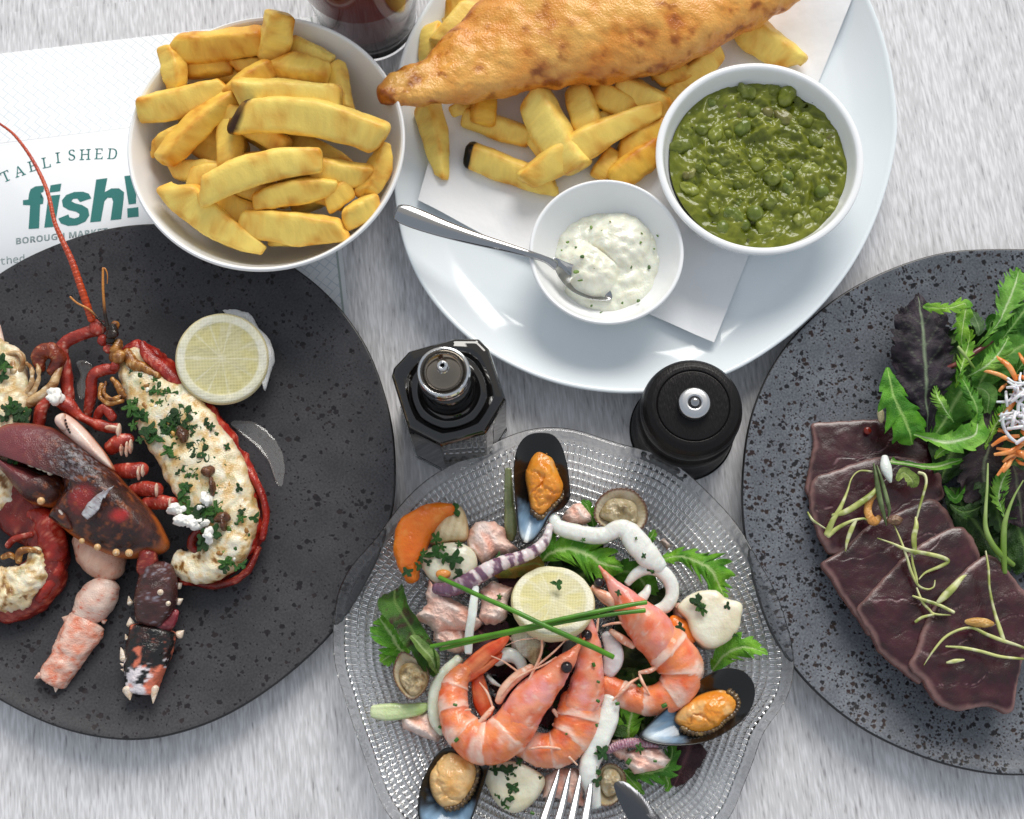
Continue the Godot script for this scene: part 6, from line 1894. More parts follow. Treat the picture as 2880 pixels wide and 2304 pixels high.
	prawn("middle prawn, lying upright between the other two, partly under the front one", "S2", [[[1000, 940, 24, 50], [960, 850, 25, 62], [940, 740, 26, 62], [930, 640, 27, 44], [920, 600, 27, 20]]], [[1700, 830, 27, 158], [1690, 930, 27, 172], [1665, 1030, 27, 170], [1610, 1130, 27, 155], [1520, 1195, 26, 140], [1400, 1200, 25, 126], [1280, 1150, 23, 112], [1150, 1070, 21, 100], [1050, 1000, 20, 80]], [[1700, 880, 30, 140], [1745, 760, 31, 138], [1770, 620, 32, 118], [1772, 480, 33, 100], [1766, 350, 34, 78], [1758, 240, 35, 46], [1745, 150, 36, 16], [1735, 90, 36, 6]], [[1752, 330, 40, 42]], [[[1830, 300, 36, 10], [1840, 200, 37, 8], [1850, 130, 37, 4]], [[1320, 1190, 36, 9], [1450, 1180, 38, 11], [1580, 1200, 36, 9], [1700, 1250, 31, 6]], [[1620, 1255, 36, 10], [1680, 1315, 33, 6]], [[1690, 90, 37, 5], [1700, 180, 37, 10], [1720, 280, 36, 14]], [[1500, 900, 32, 16], [1560, 990, 30, 20], [1500, 1010, 28, 14]]], 23, 12)
	prawn("front prawn, largest, curled with its tail up and its head over the middle prawn", "S2", [[[1160, 345, 36, 16], [1090, 400, 35, 46], [980, 480, 33, 64], [880, 570, 31, 66], [810, 640, 30, 60]], [[1120, 470, 32, 14], [1040, 520, 32, 36], [950, 580, 31, 50], [850, 640, 30, 50]]], [[830, 600, 30, 70], [765, 690, 30, 96], [738, 800, 31, 112], [748, 930, 32, 120], [805, 1045, 33, 142], [905, 1125, 34, 160], [1030, 1145, 35, 168], [1150, 1075, 36, 170], [1250, 950, 37, 158]], [[1215, 990, 38, 140], [1300, 865, 40, 150], [1410, 735, 42, 130], [1510, 625, 43, 100], [1600, 525, 44, 68], [1680, 425, 45, 26], [1735, 355, 45, 6]], [[1600, 575, 51, 46]], [[[1085, 830, 40, 30], [1130, 740, 42, 40], [1230, 640, 43, 40], [1330, 580, 43, 34]], [[1110, 780, 44, 8], [1190, 680, 46, 10], [1300, 610, 47, 10], [1420, 560, 46, 8], [1520, 500, 45, 8]], [[1395, 260, 46, 5], [1412, 360, 47, 9], [1405, 470, 47, 10], [1340, 620, 46, 11], [1260, 780, 45, 9]], [[1030, 490, 37, 5], [1120, 530, 40, 7], [1220, 600, 43, 8]], [[940, 690, 36, 5], [1000, 770, 38, 10], [1040, 880, 38, 8]], [[1590, 370, 46, 5], [1500, 460, 47, 8], [1380, 560, 46, 9]], [[1600, 330, 47, 2], [1400, 350, 48, 3], [1240, 370, 47, 3], [1140, 410, 44, 2]], [[830, 900, 42, 6], [870, 895, 43, 8]], [[940, 990, 40, 16], [990, 940, 41, 22], [1040, 880, 41, 16]]], 26, 25)

	# ---- chives laid across
	var chive = func(u, ang, p, e):
		return C("3a6e14").lerp(C("59951f"), clampf(0.4 + fb(p, 40.0) + 0.3 * sin(ang * TAU), 0.0, 1.0))
	for q in [["chive crossing the other two from the scallop down to the middle prawn", "S1", [[418, 1142, 47, 17], [700, 1272, 55, 18], [1000, 1405, 62, 19], [1200, 1500, 63, 20], [1420, 1600, 61, 21], [1600, 1680, 58, 22], [1738, 1748, 54, 20]]], ["upper of the two parallel chives ending over the rear prawn", "S1", [[352, 1668, 43, 16], [700, 1600, 51, 17], [1000, 1540, 58, 18], [1250, 1480, 58, 18], [1600, 1405, 58, 18], [1850, 1355, 56, 17], [1990, 1332, 54, 17]]], ["lower of the two parallel chives, with a speck at its right end", "S1", [[425, 1690, 41, 14], [800, 1600, 50, 16], [1100, 1535, 56, 16], [1400, 1475, 56, 16], [1700, 1425, 56, 17], [1980, 1393, 53, 17]]]]:
		solo("chive", q[0], "chive", tube(q[1], q[2], {"rings": 90, "seg": 14, "cap": 0.15, "col": chive, "amp": 0.15, "freq": 120.0}), mat.leaf_gloss, "whole chives on the salad")

	# ---- fork and knife
	var fp = []
	t = thing("fork", "steel fork with four tines resting in the salad at the bottom of the picture", "fork", W("S2", 1600, 1560, 30))
	for q in [[[1545, 1330, 28, 5], [1520, 1440, 30, 20], [1470, 1600, 34, 32], [1425, 1740, 38, 38], [1400, 1830, 41, 46]], [[1630, 1345, 28, 5], [1605, 1450, 30, 20], [1570, 1610, 34, 30], [1535, 1740, 38, 36], [1510, 1840, 41, 46]], [[1705, 1368, 28, 5], [1690, 1470, 30, 20], [1660, 1620, 34, 30], [1635, 1740, 38, 36], [1620, 1840, 41, 46]], [[1788, 1385, 28, 5], [1780, 1480, 30, 20], [1760, 1620, 34, 32], [1740, 1740, 38, 38], [1735, 1840, 41, 46]]]:
		part(t, "tine", tube("S2", q, {"rings": 40, "seg": 16, "p": 3.0, "flat": 0.55, "cap": 1.0}), mat.steel)
	part(t, "fork_neck", tube("S2", [[1565, 1830, 41.5, 190, 1.6], [1560, 1930, 45, 196, 1.8], [1545, 2050, 49, 130, 2.0], [1530, 2150, 52, 50, 2.2], [1490, 2500, 60, 44, 2.2], [1400, 3200, 72, 70, 2.0]], {"rings": 60, "seg": 24, "p": 3.0, "cap": 0.4}), mat.steel)
	t = thing("knife", "steel knife with a fine serrated edge, its rounded tip on the salad", "knife", W("S3", 600, 1650, 34))
	var km = MB.new()
	var ol = [[487, 1525], [492, 1505], [515, 1495], [545, 1496], [580, 1512], [620, 1545]]
	for k in 46:
		var u = k / 45.0
		var e = [620 + 240 * pow(u, 0.95), 1545 + 300 * u]
		ol.append([e[0] + (6 if k % 2 else -1), e[1] + (-3 if k % 2 else 2)])
	ol.append_array([[690, 1850], [605, 1780], [545, 1680], [505, 1590]])
	var kn = pillow("S3", ol, 34.5, 0.9, {"n": 260, "rings": 12, "a": 3.0, "b": 0.8, "side": 0.6, "sharp": true, "tilt": Vector2(0.05, 0.14), "bias": 0.9})
	part(t, "blade", kn, mat.blade)
	part(t, "knife_handle", tube("S3", [[775, 1812, 41, 88, 0.8], [900, 2000, 48, 80, 2.0], [1080, 2280, 58, 64, 4.0], [1300, 2620, 68, 70, 5.0]], {"rings": 40, "seg": 20, "p": 2.6}), mat.steel)

func cockle(label: String, z: String, ol: Array, h: float, meat: Array, c1: Color, c2: Color) -> void:
	var n = 120
	var edge = outline(z, ol, h, n)
	var c = Vector3.ZERO
	for p in edge:
		c += p / n
	var t = thing("cockle", label, "cockle", c - Vector3(0, 0.012, 0))
	var m = MB.new()
	var rows = []
	for f in [[0.0, -7.0], [0.4, -6.4], [0.7, -4.0], [0.88, -1.2], [0.95, 0.0], [1.0, 0.2], [1.0, -0.8], [0.95, -3.0], [0.8, -6.5], [0.5, -9.5], [0.0, -11.0]]:
		var row = PackedVector3Array()
		for j in n:
			var rib = 1.0 + 0.02 * sin(TAU * 34.0 * j / n) * sst(0.7, 1.0, f[0])
			var p: Vector3 = c + (edge[j] - c) * (f[0] * rib)
			p.y += f[1] * 0.001
			row.append(p)
			var k = C("cfc4ae").lerp(C("a8946c"), clampf(0.4 + fb(p, 80.0) * 1.4, 0.0, 1.0))
			if rows.size() > 3:
				k = C("6e5138").lerp(C("3c2a20"), 0.5 + 0.5 * sin(TAU * 34.0 * j / n))
			m.c.append(k)
		rows.append(row)
	rows_to(rows, m)
	part(t, "shell", m, mat.wet)
	var col = func(r, a, p, e):
		return c1.lerp(c2, clampf(0.4 + fb(p, 110.0) * 1.6, 0.0, 1.0)).lerp(C("5a4a34"), sst(0.2, 0.5, fb(p + Vector3(5, 1, 1), 150.0)) * 0.6)
	part(t, "cockle_meat", pillow(z, meat, h - 3.0, 5.0, {"n": 60, "rings": 20, "a": 2.2, "b": 0.55, "side": 3.0, "amp": 4.0, "freq": 110.0, "col": col}), mat.wet)

func to_px(p: Vector3) -> Vector2:   # the measuring scale read backwards
	var d = p - EYE
	var z = d.dot(FWD)
	return Vector2(1440.0 + d.x / z * FPX, 1152.0 - d.dot(UPV) / z * FPX)

# ---------- seared tuna ----------
func tuna_dish() -> void:
	var inner1 = C("2b0f16")
	var inner2 = C("421b24")
	var seared = C("a07c76")
	var brown = C("7a4a34")
	var slices = [
		["tuna_slice", "rearmost seared tuna slice, touching the green leaves, with a red drop on it", [[262, 150], [300, 118], [480, 108], [800, 92], [960, 112], [1250, 280], [1430, 400], [1440, 560], [1420, 640], [900, 640], [300, 600], [262, 760], [212, 740], [230, 560], [282, 320]], 17.0, 8.0, Vector2(0.0, 0.06)],
		["tuna_slice", "second seared tuna slice from the back, heaped with spring onion", [[290, 612], [330, 590], [450, 556], [740, 450], [1000, 412], [1200, 450], [1400, 550], [1440, 700], [1400, 820], [1000, 960], [780, 1100], [560, 1260], [430, 1306], [350, 1200], [262, 960], [245, 720]], 22.0, 9.0, Vector2(-0.02, 0.08)],
		["tuna_slice", "middle seared tuna slice of the five, with a thin pale vein", [[342, 1390], [400, 1340], [560, 1240], [780, 1030], [1020, 925], [1250, 820], [1345, 790], [1430, 830], [1545, 1020], [1520, 1240], [1200, 1560], [900, 1800], [785, 2025], [700, 1920], [540, 1700], [420, 1500]], 26.0, 9.5, Vector2(-0.02, 0.08)],
		["tuna_slice", "fourth seared tuna slice, just behind the front one, with a curved pale vein", [[668, 1815], [730, 1700], [860, 1560], [1090, 1320], [1300, 1170], [1570, 1040], [1685, 1100], [1772, 1290], [1740, 1600], [1400, 2200], [1235, 2432], [1180, 2430], [1050, 2330], [880, 2190], [800, 2030]], 30.0, 10.0, Vector2(-0.02, 0.08)],
		["tuna_slice", "front seared tuna slice, largest and shiniest, at the lower end of the fan", [[1128, 2300], [1180, 2170], [1250, 1970], [1300, 1870], [1400, 1700], [1640, 1435], [1820, 1298], [1950, 1330], [2160, 1600], [2300, 1760], [2230, 2150], [2150, 2230], [2085, 2470], [2050, 2660], [1985, 2718], [1850, 2660], [1700, 2670], [1570, 2700], [1440, 2665], [1320, 2560], [1250, 2435]], 34.5, 10.5, Vector2(-0.02, 0.10)],
	]
	var k = 0
	for q in slices:
		k += 1
		var off = Vector3(k * 3.0, 0, 0)
		var dirv = Vector2(0.62, 0.78).rotated(0.12 * k)
		var col = func(r, a, p, e):
			var n1 = fb(p + off, 60.0)
			var c = inner1.lerp(inner2, clampf(0.4 + n1 * 1.2, 0.0, 1.0))
			var s = Vector2(p.x, p.z).dot(dirv) + 0.022 * fb(p + off, 13.0)
			var vein = absf(fposmod(s * 44.0, 1.0) - 0.5) * 2.0
			c = c.lerp(C("a88488"), sst(0.965, 1.0, vein) * 0.45 * sst(-0.25, 0.15, fb(p + off * 2.0, 30.0)))
			c = c.lerp(seared, sst(0.90, 0.99, r + n1 * 0.06) * 0.5)
			if r > 1.0:
				c = C("74443f").lerp(brown, clampf(0.4 + fb(p, 90.0) * 1.5, 0.0, 1.0))
			return c * (1.0 + nz(p, 400.0) * 0.07)
		var hf = func(p, r):
			return fb(p + off, 30.0) * 0.0010 - 0.00018 * sst(0.93, 1.0, absf(fposmod((Vector2(p.x, p.z).dot(dirv) + 0.022 * fb(p + off, 13.0)) * 44.0, 1.0) - 0.5) * 2.0)
		solo(q[0], q[1], "tuna", pillow("T1", q[2], q[3], 1.6, {"n": 190, "rings": 40, "a": 14.0, "b": 0.6, "side": q[4], "hf": hf, "col": col, "tilt": q[5], "jag": 0.025, "jagfreq": 130.0, "bias": 0.6}), mat.tuna, "seared tuna slices fanned on the speckled plate")
	solo("oil_drop", "red drop of oil on the rearmost tuna slice", "drop", blob(W("T1", 762, 195, 20.0), Vector3(0.0024, 0.0012, 0.0024), {"n": 20, "rings": 12, "color": C("7a1d14")}), mat.glossy)

	# ---- leaves
	var fresh = leaf_color(C("558f22"), C("8abc3a"), C("cfe2a0"), 0.05)
	var deepg = leaf_color(C("346a1a"), C("55922a"), C("a4c878"), 0.05)
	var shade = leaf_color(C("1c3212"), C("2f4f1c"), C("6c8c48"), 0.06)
	var purple = leaf_color(C("241f26"), C("3d333c"), C("8fa080"), 0.035, 7.0)
	var g = "salad leaves on the speckled plate"
	var lv = [
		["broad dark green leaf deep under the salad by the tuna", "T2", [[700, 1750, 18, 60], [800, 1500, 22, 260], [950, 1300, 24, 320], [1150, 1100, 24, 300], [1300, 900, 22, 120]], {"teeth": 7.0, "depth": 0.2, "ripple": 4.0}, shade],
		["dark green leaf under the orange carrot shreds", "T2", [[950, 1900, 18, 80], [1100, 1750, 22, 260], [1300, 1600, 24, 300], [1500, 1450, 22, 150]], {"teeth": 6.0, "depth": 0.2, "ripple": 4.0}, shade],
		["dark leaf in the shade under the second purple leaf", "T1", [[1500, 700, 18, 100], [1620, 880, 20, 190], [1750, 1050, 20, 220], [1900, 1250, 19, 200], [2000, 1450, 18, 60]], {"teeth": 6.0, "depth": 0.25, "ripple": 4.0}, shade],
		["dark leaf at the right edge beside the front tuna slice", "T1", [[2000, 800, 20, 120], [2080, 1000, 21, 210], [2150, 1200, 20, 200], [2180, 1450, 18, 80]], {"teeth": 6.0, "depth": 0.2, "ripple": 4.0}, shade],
		["mid green leaf filling the middle of the salad behind the purple leaf", "T2", [[640, 1380, 24, 40], [740, 1250, 28, 160], [850, 1050, 30, 220], [980, 900, 30, 180], [1060, 760, 28, 40]], {"teeth": 8.0, "depth": 0.3, "ripple": 4.0}, deepg],
		["smooth green leaf under the topmost carrot shreds", "T2", [[1000, 1000, 30, 60], [1080, 850, 34, 160], [1200, 740, 36, 190], [1330, 660, 35, 160], [1450, 600, 32, 40]], {"teeth": 3.0, "depth": 0.06, "ripple": 3.0, "curl": 3.0}, leaf_color(C("3f7a22"), C("5f9a34"), C("a8cc78"), 0.05)],
		["narrow green leaf folded upright left of the carrot shreds", "T2", [[1000, 980, 36, 40], [1060, 1000, 38, 70], [1100, 1060, 38, 60], [1080, 1180, 36, 24]], {"teeth": 2.0, "depth": 0.05, "ripple": 2.0, "lean": 0.7}, leaf_color(C("4a7c30"), C("6d9c48"), C("a4c080"), 0.1)],
		["largest purple black mustard leaf, with a pale midrib, at the back left", "T2", [[600, 1360, 24, 26], [598, 1200, 32, 110], [592, 1050, 37, 190], [590, 900, 40, 245], [582, 740, 42, 265], [572, 580, 42, 250], [562, 440, 40, 220], [540, 330, 36, 140], [520, 240, 32, 20]], {"teeth": 13.0, "depth": 0.18, "skew": 0.3, "ripple": 4.5, "curl": -3.0, "rings": 140, "across": 12}, purple],
		["second purple leaf lying over the dark bed below the carrot shreds", "T2", [[1120, 1160, 34, 60], [1110, 1300, 36, 100], [1100, 1450, 36, 120], [1060, 1580, 35, 200], [1060, 1700, 32, 230], [1080, 1830, 28, 160], [1100, 1950, 24, 20]], {"teeth": 10.0, "depth": 0.2, "ripple": 4.0, "rings": 110, "across": 9}, leaf_color(C("2a2222"), C("43353a"), C("7c8668"), 0.05, 7.0)],
		["purple leaf hanging at the right edge of the picture under the carrot", "T2", [[1300, 1600, 33, 60], [1320, 1720, 34, 160], [1340, 1850, 32, 190], [1360, 2000, 28, 120], [1370, 2100, 24, 20]], {"teeth": 9.0, "depth": 0.2, "ripple": 4.0}, leaf_color(C("2a2222"), C("3f3036"), C("6c7058"), 0.05, 7.0)],
		["lobed bright green leaf at the left of the salad, over the rearmost tuna slice", "T2", [[275, 815, 40, 26], [300, 930, 42, 100], [340, 1080, 42, 150], [400, 1200, 40, 190], [450, 1320, 37, 150], [480, 1440, 32, 16]], {"teeth": 5.0, "depth": 0.45, "skew": 0.5, "ripple": 2.5, "curl": -3.0}, leaf_color(C("3c7a1c"), C("64a62e"), C("aed278"), 0.045)],
		["green leaf arching over the top of the purple mustard leaf", "T2", [[560, 325, 42, 40], [680, 335, 45, 52], [800, 330, 47, 60], [905, 300, 47, 60], [900, 400, 46, 80], [880, 520, 44, 60], [868, 650, 40, 10]], {"teeth": 11.0, "depth": 0.65, "skew": 0.8, "ripple": 2.5, "curl": -2.0, "sharp": 1.1}, fresh],
		["large light green rocket leaf standing at the upper right of the salad", "T2", [[980, 660, 36, 12], [1080, 560, 42, 22], [1170, 460, 46, 60], [1230, 340, 48, 130], [1280, 220, 48, 130], [1320, 110, 46, 90], [1335, 30, 44, 8]], {"teeth": 12.0, "depth": 0.62, "skew": 0.9, "ripple": 3.0, "rings": 140, "sharp": 1.1}, leaf_color(C("5a9430"), C("86bc50"), C("d4e6b4"), 0.08)],
		["small grey green leaf tip between the arching leaf and the rocket leaf", "T2", [[1010, 560, 36, 20], [1020, 500, 38, 60], [1000, 440, 38, 50], [955, 350, 37, 8]], {"teeth": 6.0, "depth": 0.5, "skew": 0.6}, leaf_color(C("4a6a3c"), C("6a8a58"), C("9cb488"), 0.06)],
		["crumpled green leaf right of the rocket leaf at the picture edge", "T2", [[1100, 520, 34, 40], [1130, 440, 38, 60], [1250, 470, 38, 80], [1380, 420, 36, 110], [1480, 380, 34, 60]], {"teeth": 6.0, "depth": 0.25, "ripple": 4.0}, deepg],
		["light green leaf with a white rib lying over the middle of the salad's front", "T2", [[490, 1358, 36, 16], [600, 1390, 39, 40], [740, 1420, 41, 90], [880, 1400, 42, 120], [990, 1350, 42, 90], [1010, 1200, 40, 20]], {"teeth": 6.0, "depth": 0.3, "ripple": 3.0, "curl": 4.0}, leaf_color(C("5c9a2e"), C("82b848"), C("dce8c0"), 0.16)],
		["small curled leaf below the white ribbed leaf", "T2", [[660, 1560, 34, 14], [700, 1510, 37, 40], [760, 1470, 38, 36], [800, 1450, 38, 8]], {"teeth": 5.0, "depth": 0.35}, fresh],
		["thin green stem leaf reaching left over the second tuna slice", "T2", [[300, 1570, 34, 40], [340, 1580, 36, 20], [480, 1600, 37, 22], [640, 1620, 37, 34], [780, 1590, 37, 40], [880, 1560, 36, 12]], {"teeth": 4.0, "depth": 0.4, "ripple": 1.5, "curl": 3.0}, leaf_color(C("4c8a20"), C("74ac38"), C("d4e2ac"), 0.35)],
		["pale pea green leaf scrap lying between the second and third tuna slices", "T1", [[1020, 640, 32, 20], [1080, 570, 34, 50], [1160, 640, 34, 60], [1160, 700, 32, 8]], {"teeth": 4.0, "depth": 0.2, "ripple": 2.0}, leaf_color(C("7a9440"), C("98ac5c"), C("c0cc90"), 0.08)],
		["green leaf edge curling beside the second tuna slice in the shade", "T1", [[1440, 690, 28, 10], [1540, 800, 28, 40], [1600, 720, 30, 36], [1630, 600, 31, 12]], {"teeth": 4.0, "depth": 0.3, "ripple": 3.0}, deepg],
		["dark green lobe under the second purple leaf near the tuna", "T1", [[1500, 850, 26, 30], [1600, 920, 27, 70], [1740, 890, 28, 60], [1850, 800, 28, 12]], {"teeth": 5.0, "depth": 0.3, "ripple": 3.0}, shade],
	]
	rng.seed = 61
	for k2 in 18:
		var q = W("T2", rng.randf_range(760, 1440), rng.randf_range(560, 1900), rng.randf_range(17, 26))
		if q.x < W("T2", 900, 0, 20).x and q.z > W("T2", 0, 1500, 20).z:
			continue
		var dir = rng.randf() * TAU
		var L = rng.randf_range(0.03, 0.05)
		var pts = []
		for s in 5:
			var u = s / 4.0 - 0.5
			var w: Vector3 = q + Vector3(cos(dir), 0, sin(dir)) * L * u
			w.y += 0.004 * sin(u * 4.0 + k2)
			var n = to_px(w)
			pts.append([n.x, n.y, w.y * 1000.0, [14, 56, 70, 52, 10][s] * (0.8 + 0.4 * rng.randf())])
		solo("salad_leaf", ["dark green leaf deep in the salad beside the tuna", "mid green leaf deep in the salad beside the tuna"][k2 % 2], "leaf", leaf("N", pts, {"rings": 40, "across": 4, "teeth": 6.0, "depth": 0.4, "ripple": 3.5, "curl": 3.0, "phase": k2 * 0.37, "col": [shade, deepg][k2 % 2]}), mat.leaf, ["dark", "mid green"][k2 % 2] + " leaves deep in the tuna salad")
	var frilly = [
		["frilly mizuna leaf reaching right over the rocket leaf's base", [[900, 900, 36, 10], [980, 860, 42, 40], [1080, 800, 45, 90], [1180, 700, 45, 80], [1260, 560, 42, 12]]],
		["frilly mizuna leaf at the back edge of the salad under the rocket", [[1180, 620, 38, 12], [1260, 520, 41, 60], [1350, 400, 42, 100], [1440, 280, 40, 60], [1500, 200, 38, 10]]],
		["thin lobed leaf between the purple mustard leaf and the arching leaf", [[820, 980, 38, 10], [860, 860, 41, 50], [900, 740, 42, 70], [930, 620, 40, 40], [940, 520, 38, 8]]],
		["lobed leaf drooping left below the purple mustard leaf", [[820, 1260, 38, 10], [760, 1180, 41, 40], [700, 1080, 42, 60], [660, 980, 40, 10]]],
		["frilly leaf over the dark bed left of the carrot shreds", [[960, 1330, 38, 10], [1000, 1180, 42, 60], [960, 1040, 43, 80], [900, 940, 41, 50], [860, 880, 39, 8]]],
		["curly pale leaf tucked under the carrot shreds", [[1060, 1480, 36, 10], [1120, 1340, 39, 50], [1190, 1220, 41, 60], [1230, 1100, 40, 10]]],
		["curly green leaf near the bottom of the salad at the right edge", [[1240, 2050, 30, 10], [1180, 1900, 33, 60], [1200, 1760, 35, 70], [1260, 1640, 35, 10]]],
		["frilly green leaf at the right edge behind the radish shreds", [[1300, 900, 40, 12], [1360, 800, 42, 60], [1440, 700, 42, 70], [1500, 620, 40, 10]]],
	]
	var fk = 0
	for q in frilly:
		fk += 1
		solo("salad_leaf", q[0], "leaf", leaf("T2", q[1], {"rings": 120, "across": 6, "teeth": 11.0 + fk % 3, "depth": 0.75, "skew": 0.9, "ripple": 3.5, "curl": -2.0, "sharp": 1.1, "phase": fk * 0.31, "col": [fresh, leaf_color(C("5a9430"), C("8cbc4c"), C("d4e6b4"), 0.07), deepg][fk % 3]}), mat.leaf, g)
	for q in lv:
		var o = {"rings": 80, "across": 8, "col": q[4]}
		o.merge(q[3], true)
		solo("salad_leaf", q[0], "leaf", leaf(q[1], q[2], o), mat.leaf, g)
	var stemcol = func(u, ang, p, e):
		return C("a8bc78").lerp(C("6c8c34"), clampf(0.2 + u + fb(p, 60.0) * 0.6, 0.0, 1.0))
	for q in [["pale stem of the second purple leaf bending down to the front tuna slice", "T1", [[1835, 490, 38, 8], [1828, 700, 38, 12], [1815, 900, 37, 16], [1815, 1060, 36, 22], [1870, 1200, 35, 26], [1960, 1310, 33, 28], [2060, 1390, 30, 22]]], ["green stem running up from the front tuna slice to the right edge", "T1", [[2150, 640, 38, 6], [2070, 780, 38, 10], [2010, 930, 37, 18], [1980, 1060, 36, 26], [1975, 1250, 34, 28], [1985, 1460, 31, 22]]], ["dark red leaf stem crossing behind the purple mustard leaf", "T2", [[740, 830, 36, 18], [850, 780, 38, 20], [960, 710, 39, 20], [1080, 630, 38, 20], [1140, 590, 36, 14]]], ["green leaf stalk between the arching leaf and the middle leaves", "T2", [[850, 650, 42, 12], [890, 700, 42, 14], [940, 770, 41, 13], [990, 840, 39, 9]]]]:
		var sc = stemcol if not "red" in q[0] else shade3(C("5c2428"), C("7a3a38"), C("8c5a48"), 60.0)
		solo("leaf_stem", q[0], "stem", tube(q[1], q[2], {"rings": 50, "seg": 12, "col": sc}), mat.leaf_gloss, "stems in the tuna salad")

	# ---- spring onion shreds on the tuna
	var on = func(u, ang, p, e):
		return C("c6ca80").lerp(C("8a9644"), clampf(0.35 + fb(p, 70.0) * 1.8, 0.0, 1.0)).lerp(C("e6e4c4"), sst(0.1, 0.5, nz(p, 160.0)) * 0.5)
	var og = "spring onion shreds on the tuna"
	var onions = [
		["forked pale spring onion on the second tuna slice", [[400, 1120, 32, 40, 1.5], [450, 1000, 34, 34, 1.5], [520, 880, 35, 26, 1.2], [580, 740, 34, 14, 0.9], [620, 620, 33, 8, 0.7], [690, 555, 33, 10, 0.7], [800, 560, 33, 14, 0.6]]],
		["thick spring onion strip lying aslant over the second tuna slice", [[450, 950, 34, 20, 1.6], [560, 920, 35, 36, 1.8], [680, 850, 36, 38, 1.8], [800, 760, 36, 32, 1.6], [840, 700, 36, 14, 1.2]]],
		["lower pale spring onion strand of the heap", [[410, 1130, 32, 34, 1.4], [500, 1060, 33, 26, 1.3], [620, 1000, 34, 18, 1.0], [720, 980, 34, 14, 0.9], [750, 990, 34, 6, 0.6]]],
		["short spring onion blade pointing down off the heap", [[565, 1270, 31, 6, 0.6], [580, 1180, 32, 22, 1.2], [620, 1070, 33, 30, 1.4], [660, 990, 34, 18, 1.0]]],
		["dark green spring onion blade, left of a pair", [[815, 490, 36, 10, 1.0], [840, 620, 37, 26, 1.5], [870, 800, 37, 34, 1.6], [910, 960, 35, 22, 1.2], [930, 1040, 33, 6, 0.6]]],
		["dark green spring onion blade, right of a pair", [[845, 510, 36, 10, 1.0], [890, 650, 37, 22, 1.4], [930, 790, 37, 26, 1.4], [955, 900, 36, 22, 1.2], [945, 960, 35, 8, 0.8]]],
		["looping spring onion stem beside the second slice's right part", [[1200, 980, 33, 10, 1.0], [1225, 880, 35, 14, 1.1], [1260, 760, 36, 16, 1.2], [1285, 660, 36, 16, 1.2], [1270, 590, 35, 18, 1.2], [1220, 570, 34, 20, 1.2]]],
		["split white green spring onion standing on the third slice", [[1185, 1290, 34, 24, 1.6], [1175, 1150, 35, 34, 1.8], [1195, 1050, 35, 30, 1.6], [1190, 970, 34, 12, 1.0]]],
		["bent spring onion with a sharp elbow on the fourth slice", [[850, 1155, 32, 6, 0.6], [980, 1200, 33, 12, 1.0], [1120, 1260, 35, 24, 1.5], [1280, 1290, 35, 26, 1.5], [1410, 1320, 35, 26, 1.5], [1480, 1360, 34, 24, 1.4], [1400, 1410, 33, 22, 1.2], [1280, 1460, 32, 14, 1.0], [1220, 1520, 32, 8, 0.7]]],
		["long spring onion strand curling to a hook on the fourth slice", [[1000, 1040, 31, 6, 0.7], [1060, 1180, 33, 12, 1.0], [1110, 1320, 34, 16, 1.1], [1150, 1450, 33, 16, 1.1], [1210, 1570, 32, 14, 1.0], [1290, 1610, 32, 12, 1.0], [1350, 1590, 33, 10, 0.9], [1362, 1530, 33, 6, 0.7]]],
		["straight spring onion strand beside the hooked one", [[1150, 1260, 34, 8, 0.8], [1165, 1380, 34, 14, 1.0], [1195, 1500, 33, 16, 1.0], [1205, 1560, 33, 8, 0.8]]],
		["spring onion strand zigzagging down the fourth slice", [[1200, 1600, 32, 10, 0.8], [1250, 1720, 33, 16, 1.1], [1310, 1790, 34, 16, 1.1], [1360, 1830, 35, 14, 1.0], [1500, 1840, 37, 8, 0.8]]],
		["spring onion blade lying across the edge of the front slice", [[1165, 1670, 33, 12, 0.9], [1280, 1710, 35, 20, 1.3], [1400, 1750, 37, 20, 1.3], [1530, 1815, 39, 20, 1.2]]],
		["short curved spring onion end at the edge of the front slice", [[1190, 1900, 33, 18, 1.2], [1250, 1860, 34, 18, 1.2], [1350, 1835, 36, 14, 1.0]]],
		["pod like spring onion piece with a dark slit on the front slice", [[1390, 1725, 37, 24, 1.6], [1450, 1670, 38, 46, 2.2], [1530, 1590, 38, 44, 2.2], [1600, 1510, 38, 26, 1.5], [1640, 1485, 37, 8, 0.8]]],
		["long upright spring onion strand on the front slice", [[1815, 1270, 38, 8, 0.8], [1840, 1430, 39, 14, 1.0], [1850, 1600, 40, 14, 1.0], [1890, 1800, 41, 18, 1.1], [1940, 1960, 42, 26, 1.3], [1975, 2060, 42, 22, 1.2]]],
		["arched spring onion strand over the front slice", [[1265, 2285, 38, 4, 0.6], [1340, 2170, 40, 12, 0.9], [1450, 2040, 41, 16, 1.0], [1580, 1970, 42, 16, 1.0], [1700, 1955, 42, 18, 1.0], [1820, 2010, 43, 22, 1.2], [1960, 2065, 42, 24, 1.2], [2100, 2110, 42, 16, 1.0], [2240, 2170, 41, 14, 1.0]]],
		["flat brown spring onion strands soaked in dressing on the front slice", [[1460, 2120, 40, 10, 0.6], [1600, 2130, 41, 18, 0.8], [1760, 2160, 42, 20, 0.9], [1950, 2210, 43, 18, 0.8], [2150, 2230, 42, 14, 0.7]]],
		["small green spring onion leaf near the front of the front slice", [[1470, 2265, 41, 14, 0.9], [1540, 2250, 42, 26, 1.2], [1620, 2240, 42, 12, 0.8]]],
		["pale strands of spring onion at the far left edge of the second slice", [[228, 925, 26, 10, 0.8], [270, 990, 28, 16, 1.0], [340, 1040, 29, 10, 0.8], [420, 1090, 30, 8, 0.7]]],
	]
